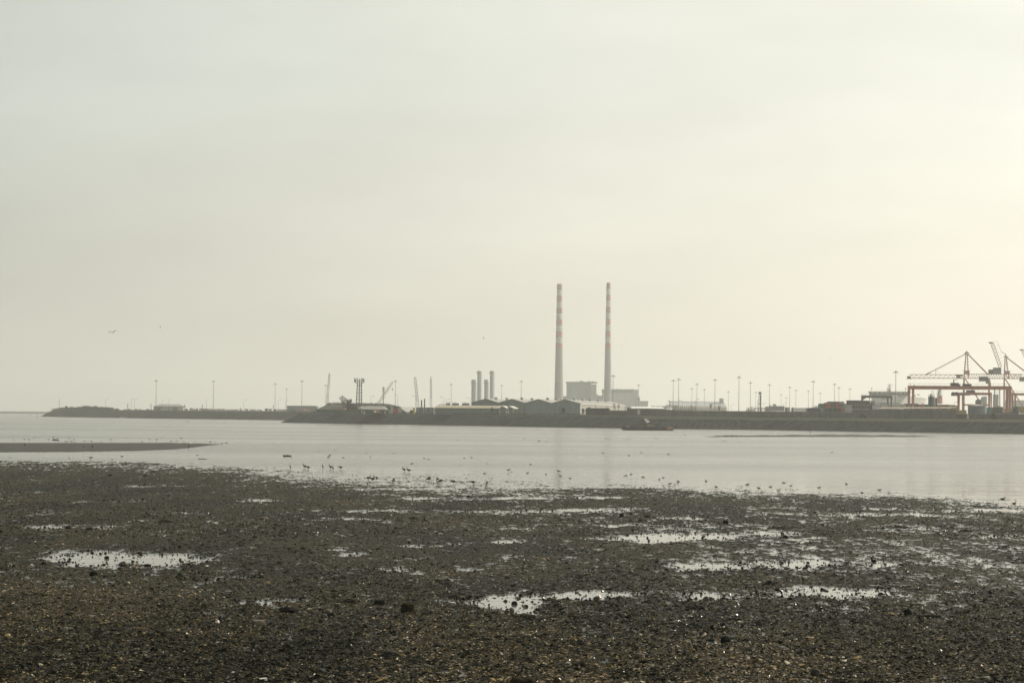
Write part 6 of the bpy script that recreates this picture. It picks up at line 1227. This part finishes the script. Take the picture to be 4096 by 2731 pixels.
def van(px, w_, h, m, label, d, z, cat="van", name="parked_van"):
    A = atz(px, d, z); W_ = w_*A.s; t = thing(name, label, cat, A.loc); b = MB(); b.prism([(-W_/2, -1, .35), (W_/2, -1, .35), (W_/2, -1, h*.5), (W_/2-W_*.12, -1, h*.95), (W_/2-W_*.16, -1, h), (-W_/2, -1, h)], (0, 2, 0)); b.build("body", m, t)
    b = MB(); b.prism([(W_/2-W_*.3, -1.03, h*.55), (W_/2-W_*.03, -1.03, h*.55), (W_/2-W_*.14, -1.03, h*.88), (W_/2-W_*.3, -1.03, h*.88)], (0, 2.06, 0)); b.build("window", "window_dark", t)
    for f in (-.33, .33): b = MB(); b.lathe([(.01, 0), (.38, 0), (.38, .25), (.01, .25)], 12); b.v = [(v[0]+W_*f, v[2]-1.03, v[1]+.38) for v in b.v]; b.build("wheel", "black_rubber", t)
van(1209, 16, 2.3, "orange_paint", "orange van, first of the bright row before the warehouse", 1795, 7.6); van(1222, 9, 2.2, "yellow_paint", "yellow van between two orange ones before the warehouse", 1795, 7.6); van(1232, 9, 2.1, "orange_paint", "orange van, last of the bright row before the warehouse", 1795, 7.6)
van(1584, 18, 2.9, "red_paint", "orange-red truck beside the dark palisade fence", 1085, 6.2, "truck", "parked_truck"); van(1512, 9, 2.6, "orange_paint", "bright orange van before the cream hall", 1088, 6.2); van(1549, 10, 2.4, "brown_dark", "reddish-brown van at the foot of the antenna pole", 1086, 6.2); van(1500, 9, 1.9, "white_paint", "white van with a dark bonnet below the cream hall", 1084, 6.2)
A = atz(1655, 1070, 6.2); t = thing("yellow_skip", "yellow metal skip standing on end beside the blue panel fence", "skip", A.loc); b = MB(); b.box(A.x(1651.5), A.x(1659), 0, 1.5, 0, A.z(1630)); b.build("body", "yellow_paint", t); b = MB()
for py in (1642, 1636): b.box(A.x(1651), A.x(1659.5), -.12, -.02, A.z(py), A.z(py-1.2))
b.build("rib", "yellow_paint", t); b = MB(); b.box(A.x(1640), A.x(1651), .2, 1.4, 0, A.z(1640)); tag(b.build("bush_planter", "leaf_olive", loc=A.loc), "dark olive bush clipped low beside the yellow skip", "bush"); C.objects[-1].name = "clipped_bush"
# ---------------------------------------------------------------- small things on the water
g = G(148, 1670.5); s = g.y/F; b = MB(); b.bar((0, 0, -1), (0, 0, 14*s), 1.1*s, 8); b.lathe([(1.3*s, 14*s), (1.2*s, 14.6*s)], 8); tag(b.build("channel_post", "steel_dark", loc=g), "dark thick post standing in the water off the far rocky tip", "post")
g = G(752.5, 1689); s = g.y/F; t = thing("buoy", "tiny yellow-brown can buoy in the channel before the far trailers", "buoy", g); b = MB(); b.lathe([(2*s, -.4), (2*s, 4.6*s), (1.4*s, 5.2*s), (.05, 5.6*s)], 12); b.build("body", "ochre_paint", t); b = MB(); b.lathe([(2.05*s, 2*s), (2.05*s, 3*s)], 12); b.build("band", "brown_dark", t)
g = G(3240, 1730.5); s = g.y/F; t = thing("buoy", "tilted brown-yellow can buoy above the thin distant bar", "buoy", g); b = MB(); b.lathe([(3.0*s, -.3), (3.1*s, 5.5*s), (2.2*s, 6*s), (1.2*s, 8.4*s), (.05, 8.8*s)], 12); b.v = [(v[0]+.28*v[2], v[1], v[2]) for v in b.v]; b.build("body", "ochre_paint", t); b = MB(); b.lathe([(.9*s, 8*s), (1.1*s, 9*s), (.05, 9.6*s)], 8); b.v = [(v[0]+.28*v[2], v[1], v[2]) for v in b.v]; b.build("top_mark", "brown_dark", t)
g = G(491, 1671.2); s = g.y/F; t = thing("motor_boat", "low pale motor boat close under the far embankment", "boat", g); b = MB(); b.prism([(-13*s, 0, -.1), (12*s, 0, -.1), (15*s, 0, 2.4*s), (-14*s, 0, 2.0*s)], (0, 2, 0)); b.build("hull", "grey_pale", t); b = MB(); b.prism([(-9*s, .3, 2.1*s), (0, .3, 2.1*s), (-2*s, .3, 4.2*s), (-8*s, .3, 4.2*s)], (0, 1.4, 0)); b.build("cabin", "grey_pale", t)
g = G(123, 1659); s = g.y/F; t = thing("motor_boat", "tiny dark boat far out before the thin harbour arm", "boat", g); b = MB(); b.prism([(-3.5*s, 0, -.1), (3*s, 0, -.1), (4*s, 0, 1.2*s), (-3.5*s, 0, 1.2*s)], (0, 2, 0)); b.build("hull", "hull_black", t); b = MB(); b.box(-1*s, 1.6*s, .4, 1.6, 1.2*s, 2.4*s); b.build("cabin", "grey_dark", t)
def log(px, py, wl, hp, label, seed, name="driftwood"):
    g = G(px, py); s = g.y/F; r_ = random.Random(seed); b = MB(); n_ = 14; L = wl*s/2; pts = [(-L+2*L*i/n_, 0, hp*s*.4) for i in range(n_+1)]; rad = [(hp*s*.5*r_.uniform(.8, 1.2)*(.65 if i in (0, n_) else 1), hp*s*.62*r_.uniform(.8, 1.15)*(.7 if i > n_*.7 else 1)) for i in range(n_+1)]
    b.loft(pts, rad, 8); tag(b.build(name, "wood_wet", loc=g, rz=.08), label, "driftwood" if name == "driftwood" else "rock")
log(1149, 1825, 33, 6, "black waterlogged timber baulk afloat off the mud edge", 1)
log(222, 1760.5, 25, 5, "low black rock awash behind the gravel bar, with birds on it", 2, "awash_rock")
log(810, 1835.5, 36, 2.5, "long flat dark weed-covered timber near the mud edge", 3); log(488, 1826, 10, 3.5, "small dark hump of timber in the narrow channel", 4); log(790, 1820, 10, 1.6, "thin floating stick in the channel past the bar tip", 5); log(448, 1838, 7, 2.2, "small dark snag by the white gulls", 6)
log(1167, 1831, 7, 1.3, "short stick afloat under the black timber baulk", 7)
# ---------------------------------------------------------------- birds
def legs(b, x, h, sp=.035, r=.008, mi=2):
    for y in (-sp, sp): b.bar((x, y, h), (x+.01, y, .02), r, 4, mi); b.bar((x+.01, y, .015), (x-.05, y, .01), r*1.1, 4, mi)
BM = {}
def bird(kind, pts, rad, ml, mats, leg=None, extra=None):
    b = MB(); b.loft([(p[0], 0, p[1]) for p in pts], rad, 9, ml)
    if leg: legs(b, *leg)
    if extra: extra(b)
    BM[kind] = b.mesh("bird_body", mats, smooth=True)
GM = ["goose_brown", "goose_black", "leg_dark", "feather_white"]
gt = [(.33, .34), (.28, .35), (.17, .335), (.02, .32), (-.10, .33), (-.17, .37)]; gr = [(.01, .008), (.045, .035), (.085, .085), (.105, .115), (.09, .10), (.06, .07)]; gm = [3, 3, 0, 0, 0, 1]
bird("goose_up", gt+[(-.205, .46), (-.21, .55), (-.235, .60), (-.27, .605), (-.30, .595), (-.325, .59)], gr+[(.032, .034), (.026, .028), (.034, .034), (.032, .032), (.016, .016), (.006, .006)], gm+[1]*6, GM, (.0, .25, .05, .012))
bird("goose_low", gt+[(-.24, .38), (-.30, .39), (-.345, .40), (-.38, .39), (-.41, .38)], gr+[(.036, .036), (.03, .03), (.034, .034), (.02, .018), (.006, .006)], gm+[1]*5, GM, (.0, .25, .05, .012))
bird("goose_feed", [(.30, .40), (.26, .41), (.16, .37), (.02, .32), (-.10, .29), (-.18, .27), (-.26, .20), (-.31, .11), (-.335, .06), (-.36, .035), (-.385, .015)], [(.01, .008), (.045, .035), (.09, .09), (.105, .115), (.09, .10), (.06, .065), (.036, .036), (.028, .028), (.033, .033), (.018, .018), (.006, .006)], [3, 3, 0, 0, 0, 1, 1, 1, 1, 1], GM, (.0, .25, .05, .012))
WM = ["wader_brown", "wader_brown", "leg_dark", "feather_white"]
bird("wader", [(.17, .155), (.13, .165), (.05, .165), (-.04, .165), (-.09, .185), (-.115, .225), (-.135, .25), (-.16, .25), (-.19, .24), (-.24, .225)], [(.005, .004), (.02, .018), (.05, .045), (.055, .055), (.04, .042), (.02, .022), (.022, .022), (.014, .014), (.005, .005), (.003, .003)], [0]*9, WM, (.0, .12, .02, .006))
bird("wader_feed", [(.17, .215), (.13, .21), (.05, .18), (-.04, .15), (-.09, .125), (-.13, .09), (-.155, .06), (-.17, .035), (-.19, .0), (-.2, -.03)], [(.005, .004), (.02, .018), (.05, .045), (.055, .055), (.04, .042), (.022, .022), (.022, .022), (.014, .014), (.005, .005), (.003, .003)], [0]*9, WM, (.0, .12, .02, .006))
bird("curlew", [(.24, .30), (.18, .315), (.07, .32), (-.05, .325), (-.12, .35), (-.155, .40), (-.175, .45), (-.205, .455), (-.24, .44), (-.30, .405), (-.34, .365)], [(.005, .004), (.03, .025), (.07, .065), (.075, .075), (.05, .055), (.024, .026), (.03, .03), (.016, .016), (.007, .007), (.005, .005), (.003, .003)], [0]*10, WM, (.0, .26, .03, .008))
bird("waterbird", [(.2, .08), (.15, .07), (.05, .05), (-.08, .05), (-.14, .08), (-.165, .14), (-.18, .18), (-.21, .18), (-.25, .165)], [(.005, .004), (.03, .02), (.07, .05), (.075, .055), (.05, .045), (.022, .024), (.027, .027), (.014, .014), (.004, .004)], [0]*8, WM)
bird("dark_upright", [(.16, .10), (.1, .15), (.04, .22), (-.02, .32), (-.045, .42), (-.05, .5), (-.07, .545), (-.1, .55), (-.15, .545)], [(.02, .01), (.05, .04), (.09, .08), (.08, .08), (.05, .05), (.03, .03), (.034, .032), (.018, .018), (.004, .004)], [3, 0, 1, 1, 1, 1, 1, 1], ["goose_black", "goose_black", "leg_dark", "feather_white"], (.02, .16, .04, .012))
SM = ["feather_white", "feather_grey", "leg_dark", "yellow_paint"]
def gwing(b): b.loft([(.33, 0, .27), (.2, 0, .275), (.05, 0, .275), (-.1, 0, .27)], [(.004, .006), (.07, .05), (.10, .075), (.06, .06)], 8, [1, 1, 1])
bird("gull", [(.26, .235), (.2, .24), (.08, .235), (-.05, .24), (-.13, .27), (-.17, .34), (-.19, .40), (-.22, .405), (-.26, .395), (-.29, .385)], [(.02, .006), (.04, .03), (.085, .075), (.09, .085), (.065, .065), (.042, .045), (.045, .045), (.03, .03), (.012, .012), (.004, .004)], [0]*8+[3], SM, (.0, .17, .04, .01), gwing)
bird("gull_sit", [(.26, .10), (.2, .105), (.08, .10), (-.05, .10), (-.12, .13), (-.15, .19), (-.17, .24), (-.2, .245), (-.24, .235), (-.27, .225)], [(.02, .006), (.04, .03), (.085, .075), (.09, .085), (.065, .065), (.042, .045), (.045, .045), (.03, .03), (.012, .012), (.004, .004)], [0]*8+[3], SM)
def fly(kind, pts, rad, wl, wr, mats, wm=1):
    b = MB(); b.loft([(p[0], 0, p[1]) for p in pts], rad, 8, [0]*(len(pts)-1))
    for W_ in (wl, wr):        # wing: list of (x along, y out, z up, chord), lens-shaped sections
        vs = []
        for x, y, z, c in W_: vs += [(x-c*.5, y, z), (x, y, z+.012+.02*c), (x+c*.5, y, z-.004), (x, y, z-.012)]
        n_ = len(W_); fs = [(i*4+k, i*4+(k+1) % 4, i*4+4+(k+1) % 4, i*4+4+k) for i in range(n_-1) for k in range(4)]; fs += [(0, 3, 2, 1), tuple((n_-1)*4+k for k in range(4))]; b.add(vs, fs, wm)
    BM[kind] = b.mesh("bird_body", mats, smooth=True)
fb = [(.27, .0), (.2, .01), (.08, .01), (-.06, 0), (-.15, .0), (-.2, -.01), (-.25, -.015), (-.29, -.02)]; fr_ = [(.03, .006), (.04, .025), (.07, .06), (.07, .065), (.045, .045), (.04, .04), (.025, .025), (.004, .004)]
fly("gull_fly", fb, fr_, [(-.03, .05, .02, .2), (-.05, .25, .20, .19), (-.04, .42, .22, .15), (.04, .60, .07, .10), (.1, .74, -.06, .03)], [(-.03, -.05, .02, .2), (-.05, -.25, .20, .19), (-.04, -.42, .22, .15), (.04, -.60, .07, .10), (.1, -.74, -.06, .03)], ["feather_white", "feather_grey", "leg_dark", "yellow_paint"])
fly("dark_fly", fb, fr_, [(-.03, .05, .02, .18), (-.05, .2, .13, .16), (.0, .38, .18, .11), (.08, .55, .14, .03)], [(-.03, -.05, .02, .18), (-.05, -.2, .13, .16), (.0, -.38, .18, .11), (.08, -.55, .14, .03)], ["wader_brown", "wader_brown", "leg_dark", "feather_white"])
BSP = {"goose_up": ("goose", "goose", .55), "goose_low": ("goose", "goose", .6), "goose_feed": ("goose", "goose", .6), "wader": ("wader", "bird", .36), "wader_feed": ("wader", "bird", .36), "curlew": ("curlew", "bird", .52), "waterbird": ("swimming_bird", "bird", .4), "dark_upright": ("dark_bird", "bird", .3), "gull": ("gull", "gull", .52), "gull_sit": ("gull", "gull", .52), "gull_fly": ("gull", "gull", 1.4), "dark_fly": ("flying_bird", "bird", 1.1)}
def put(kind, px, py, label, face="L", k=1.0, group=None, d=None, z=0.0, roll=0):
    p = P(px, py, d) if d else G(px, py, 0)
    nm, cat, _ = BSP[kind]; o = bpy.data.objects.new(nm, BM[kind]); C.objects.link(o)
    if not d:
        hh = float(mud_h(np.array([p.x]), np.array([p.y]))[0]); p.z = max(z, hh if p.y < 260 else 0)
        if kind in ('wader', 'wader_feed') and p.z <= 0 and z == 0: p.z = -.105*k
        if kind in ("goose_up", "goose_low", "goose_feed", "curlew"): p.z = max(p.z, -.01)-.06
    o.location = p; o.rotation_euler = (roll, 0, {"L": 0, "R": math.pi, "A": -1.15, "T": 1.2, "l": -.5, "r": math.pi+.5}[face]); k = k*.86 if kind in ('wader', 'wader_feed') else k; o.scale = (k*1.22, k*1.1, k*.95) if kind in ('wader', 'wader_feed') else (k, k, k)
    tag(o, label, cat, group); return o
GG = "dark geese feeding on the wet mud"
for kind, px, py, f, lab in [("goose_up", 1162, 1875, "A", "upright goose at the head of the far line, alone beside a dark stone"), ("goose_up", 1220, 1873, "L", "long-necked goose leading the pair in the far line"), ("goose_low", 1233, 1877, "l", "white-tailed goose following the long-necked one"), ("goose_up", 1292, 1876, "A", "upright goose standing apart, middle of the far line"),
    ("goose_up", 1323, 1875, "l", "upright goose just behind the lower one of the far line"), ("goose_up", 1333, 1881, "A", "lower goose of the overlapping pair in the far line"), ("goose_low", 1363, 1877, "L", "goose with a bright white tail closing the far line"), ("goose_up", 1617, 1886, "l", "slimmer goose of the two standing at the water's edge"), ("goose_up", 1636, 1889, "L", "bigger goose of the two standing at the water's edge"),
    ("goose_up", 1473, 1921, "r", "goose facing back over the trio, with a pale breast"), ("goose_low", 1491, 1926, "L", "goose at the low middle of the trio"), ("goose_up", 1505, 1922, "L", "goose with a raised neck closing the trio"), ("goose_feed", 1575, 1928, "T", "hunched goose with a sunlit flank, alone after the trio"), ("goose_feed", 1716, 1924, "L", "black-backed goose bending down, first of the loose group of four"), ("goose_feed", 1751, 1925, "T", "goose with a white rump bending away, above a feeding one"),
    ("goose_feed", 1763, 1933, "L", "feeding goose with spread dark tail, under the white-rumped one"), ("goose_low", 1814, 1936, "L", "goose walking with its tail stretched, last of the loose group of four"), ("goose_low", 1893, 1939, "l", "goose with a pale side, between the loose group and the last one"), ("goose_feed", 1948, 1941, "T", "last goose of the flock, bent over beside a dark weed lump")]: put(kind, px, py, lab, f, 1.0, GG)
WG = "small dark waders along the water's edge"
for kind, px, py, f, k, lab in [("wader", 1274, 1806, "L", 1, "tiny wader in the shallows above the far geese line, upper of the first two"), ("wader", 1338, 1800, "R", 1.1, "wader with raised bill in the shallows, highest over the far geese"), ("wader", 1320, 1820, "L", 1.15, "wader standing below the one with the raised bill"), ("wader", 1374, 1831, "L", 1.15, "wader just ahead of the wing-raised gull"), ("wader", 1466, 1813, "L", 1.05, "wader alone above the upright fluttering bird"), ("wader", 1573, 1813, "R", 1.1, "flat-bodied wader alone over the two water's-edge geese"),
    ("wader", 1698, 1834, "l", 1.2, "flat-backed wader of a close pair in the shallows"), ("wader", 1713, 1837, "R", 1.15, "plump wader of a close pair in the shallows"), ("wader_feed", 1647, 1855, "L", 1.6, "big wader leaning far down with its bill in the water"), ("wader", 1842, 1860, "R", .7, "smallest wader, alone before the second shallow pair"), ("wader", 1857, 1833, "L", 1.2, "lower wader of the second shallow pair"), ("wader", 1887, 1831, "L", 1.25, "higher wader of the second shallow pair"), ("wader", 1949, 1855, "A", 1.1, "round wader seen from behind in open shallows"), ("wader_feed", 2123, 1858, "R", 1.3, "wader tipped forward in open shallows beyond the tall curlew"),
    ("curlew", 2034, 1888, "R", 1.0, "tall long-legged curlew with a mirrored reflection"), ("wader", 2109, 1892, "r", 1.2, "slim wader between the two curlews, nearer the tall one"), ("wader_feed", 2184, 1897, "A", 1.3, "thin wader between the two curlews, bending down"), ("curlew", 2235, 1893, "L", 1.0, "curlew with a long curved bill, facing the other curlew"), ("wader_feed", 2241, 1904, "L", 1.2, "wader crouching in the film of water under the curved-bill curlew"), ("wader", 1937, 1894, "R", 1.1, "wader crouched on the wet edge over the last goose"), ("wader", 2281, 1913, "L", 1.0, "wader on the wet edge past the curved-bill curlew"),
    ("wader", 2499, 1903, "L", .8, "smallest of three waders gathered past the curlews"), ("wader", 2507, 1902, "A", 1.2, "upright wader in the middle of the three past the curlews"), ("wader_feed", 2525, 1897, "R", 1.2, "bent wader, highest of the three past the curlews"), ("wader", 2573, 1909, "L", 1.2, "wader alone just after the group of three"), ("wader", 2638, 1918, "A", 1.1, "wader facing away beside a smaller one in the shallows"), ("wader", 2652, 1911, "R", 1.0, "wader with its tail up, above one facing away"), ("wader_feed", 2680, 1940, "L", 1.2, "wader poking at the mud rim below the shallows pair"), ("wader", 2714, 1926, "l", 1.1, "wader midway between the shallows pair and the open-water one"),
    ("wader", 2825, 1925, "A", 1.3, "plump wader with its reflection, alone off the far mud"), ("wader_feed", 2865, 1947, "R", 1.2, "wader on the mud rim just below the plump one"), ("wader", 2989, 1938, "R", 1.3, "upright wader on one spot, mirrored in still water"), ("wader_feed", 3035, 1952, "R", 1.3, "dark wader over its own reflection, before a brown one"), ("wader", 3082, 1947, "R", 1.0, "small wader on the shining rim past the dark mirrored one"), ("wader", 3136, 1931, "L", 1.2, "wader in open shallows, above the upright one"), ("curlew", 3163, 1951, "r", .8, "upright bird with raised wing tip on the shining rim"), ("gull_sit", 3115, 1962, "R", .9, "brown-white gull resting on the shining mud rim"), ("wader", 3276, 1950, "R", 1.1, "small wader alone between the upright bird and the round one"),
    ("wader", 3386, 1936, "A", 1.3, "round wader seen from behind, farthest out on the open shallows"), ("wader_feed", 3448, 1971, "r", 1.3, "flat wader on the rim near a dark snag"), ("wader", 3517, 1960, "R", 1.2, "wader with mirror image, last in the still shallows"), ("wader_feed", 3557, 1974, "L", .9, "pale-edged wader at the end of the rim snag"), ("wader", 4010, 1996, "R", 1.5, "dark bird over its reflection by the mud at the photo's side"), ("waterbird", 4055, 2014, "R", 1.0, "grey duck-like bird dabbling at the photo's side edge")]:
    put(kind, px, py, lab, f, k, WG)
put("gull_fly", 1315, 1828, "gull with both wings raised, landing on the shallows", "r", .8, d=49400/(1833-1652), roll=.2); put("dark_upright", 1481, 1832, "thin upright bird fluttering over the shallows", "L", .6, WG)
put("gull_fly", 453, 1330, "white gull gliding in the open sky with bent wings", "T", 1.25, d=300, roll=-.12); put("dark_fly", 641, 1308, "tiny dark bird in the open sky beside the gliding gull", "R", .55, d=420, roll=1.2); put("dark_fly", 1934, 1352, "tiny dark bird in the sky over the four grey stacks", "R", .55, d=420, roll=1.2); put("dark_fly", 2487, 1386, "tiny dark bird in the sky past the slimmer chimney", "L", .4, d=420, roll=.3); put("dark_fly", 3321, 1434, "tiny dark bird in the sky over the container stacks", "L", .4, d=420, roll=.4); put("dark_fly", 2760, 1553, "small dark bird hovering beside a mast near the round-walled store", "L", .5, d=800)
for kind, px, py, f, k, lab in [("gull", 362, 1839, "L", 1.15, "white gull stretching its neck at the narrow channel"), ("gull_sit", 278, 1833, "L", 1.0, "pale gull sitting in the narrow channel"), ("gull_sit", 418, 1839, "A", 1.0, "white gull with dark head preening at the mud edge"), ("gull_sit", 40, 1832, "L", .9, "grey-brown gull at the mud edge by the photo's side"), ("gull", 742, 1775, "r", .8, "white gull, upper one, on the tapering bar"), ("gull_sit", 763, 1776, "L", 1.0, "white gull resting low on the tapering bar"), ("gull_sit", 772, 1778, "L", .8, "smaller white gull beside the resting one on the bar"),
    ("dark_upright", 100, 1787, "L", 1.1, "black-and-white upright bird on the gravel bar near the photo's side"), ("dark_upright", 336, 1795, "A", 1.1, "upright black bird on the gravel bar, thinner of two"), ("dark_upright", 371, 1795, "L", 1.2, "upright black bird on the gravel bar, bigger of two"), ("dark_upright", 755, 1796, "R", 1.1, "black-and-white bird at the lower rim of the tapering bar"), ("curlew", 684, 1770, "L", 1.1, "large slim bird on the crest of the bar")]: put(kind, px, py, lab, f, k, None, z=.03)
for kind, px, py, f, k, lab in [("dark_fly", 262, 1766, "L", .8, "dark bird flapping low over the crest of the bar"), ("dark_fly", 296, 1758, "R", .8, "dark bird with lifted wings just above the bar"), ("dark_fly", 232, 1752, "R", .7, "pale-tipped bird landing on the awash rock")]: put(kind, px, py, lab, f, k, None, d=G(px, 1768).y)
for i, (px, py) in enumerate([(55, 1760), (97, 1761), (116, 1763), (137, 1754), (195, 1761), (213, 1754), (236, 1770), (270, 1771), (286, 1771), (301, 1771), (338, 1769), (365, 1771), (403, 1772), (276, 1755), (444, 1763)]): put("wader", px, py, "small dark bird among those on and behind the crest of the low gravel bar", "LR"[i % 2], 1.15+.3*(i % 3), "small birds on the gravel bar", z=.08)
for i, (px, py) in enumerate([(510, 1757), (600, 1762), (626, 1763), (648, 1756), (706, 1766), (726, 1757), (735, 1769), (569, 1770), (841, 1772), (861, 1772), (888, 1778), (906, 1777)]): put("wader", px, py, "small dark bird near the tapering end of the low gravel bar", "RL"[i % 2], 1.2+.3*(i % 3), "small birds at the gravel bar's end", z=.05)
for i, px in enumerate([2864, 2880, 2894, 2940, 2966, 2982, 2996, 3018, 3104, 3114, 3159, 3175, 3180, 3202, 3240, 3262, 3303, 3330, 3338, 3407, 3540]):
    yt = lerp_tab(px, [(2815, 1746), (3000, 1743.6), (3200, 1740.5), (3350, 1738.5), (3550, 1741), (3745, 1745.5)]); put("wader" if i % 4 else "gull", px, yt+1.2, "tiny bird in the string of birds along the thin distant bar", "LR"[i % 2], 1.2, "tiny birds along the thin distant bar", z=.12)
for i, (kind, px, py) in enumerate([("waterbird", 2425, 1756), ("waterbird", 2438, 1757), ("waterbird", 2504, 1758), ("waterbird", 2517, 1757), ("waterbird", 2098, 1756), ("waterbird", 2154, 1764), ("waterbird", 2187, 1767), ("waterbird", 1832, 1761), ("waterbird", 2412, 1813), ("gull_sit", 2516, 1823), ("gull_sit", 2566, 1811), ("waterbird", 2672, 1818), ("waterbird", 2626, 1754), ("waterbird", 2722, 1746), ("waterbird", 2892, 1765), ("waterbird", 2901, 1765), ("waterbird", 1520, 1706), ("waterbird", 2452, 1717), ("waterbird", 503, 1693), ("waterbird", 1011, 1697), ("waterbird", 525, 1689), ("waterbird", 3327, 1810)]):
    put(kind, px, py, "tiny bird afloat among those scattered over the open bay water", "LR"[i % 2], 1.15, "tiny birds scattered on the open water")
put("waterbird", 2158, 1765, "black-and-white duck leading the small birds off the stacks' reflection", "L", 1.3)
put("dark_upright", 2739, 1741, "thin dark bird standing like a stake in open water under the barge's end", "L", 1.3)
for px, py, lab in [(1289, 1680, "white gull flying low past the near embankment tip"), (1407, 1685, "white gull flying low against the dark embankment below the trees"), (1501, 1679, "white gull flying against the dark embankment below the antenna pole"), (1451, 1694, "white gull resting on the embankment's waterline")]: put("gull_sit" if "resting" in lab else "gull_fly", px, py, lab, "L", .8, d=G(px, lerp_tab(px, BW)).y-(3 if "resting" in lab else 25))
for px, py, lab in [(3197, 1672, "white gull on the embankment grass by the short pale wall hood"), (3312, 1671, "white gull on the embankment grass before the red containers"), (3415, 1672, "white gull on the embankment grass beside the cone-shaped shrub"), (3478, 1673, "dark-backed gull on the grass where the tall wall begins"), (3890, 1681, "gull with spread wings on the grass past the narrow white sign")]: put("gull", px, py, lab, "L", 1.4, d=dC(px, 13.5))
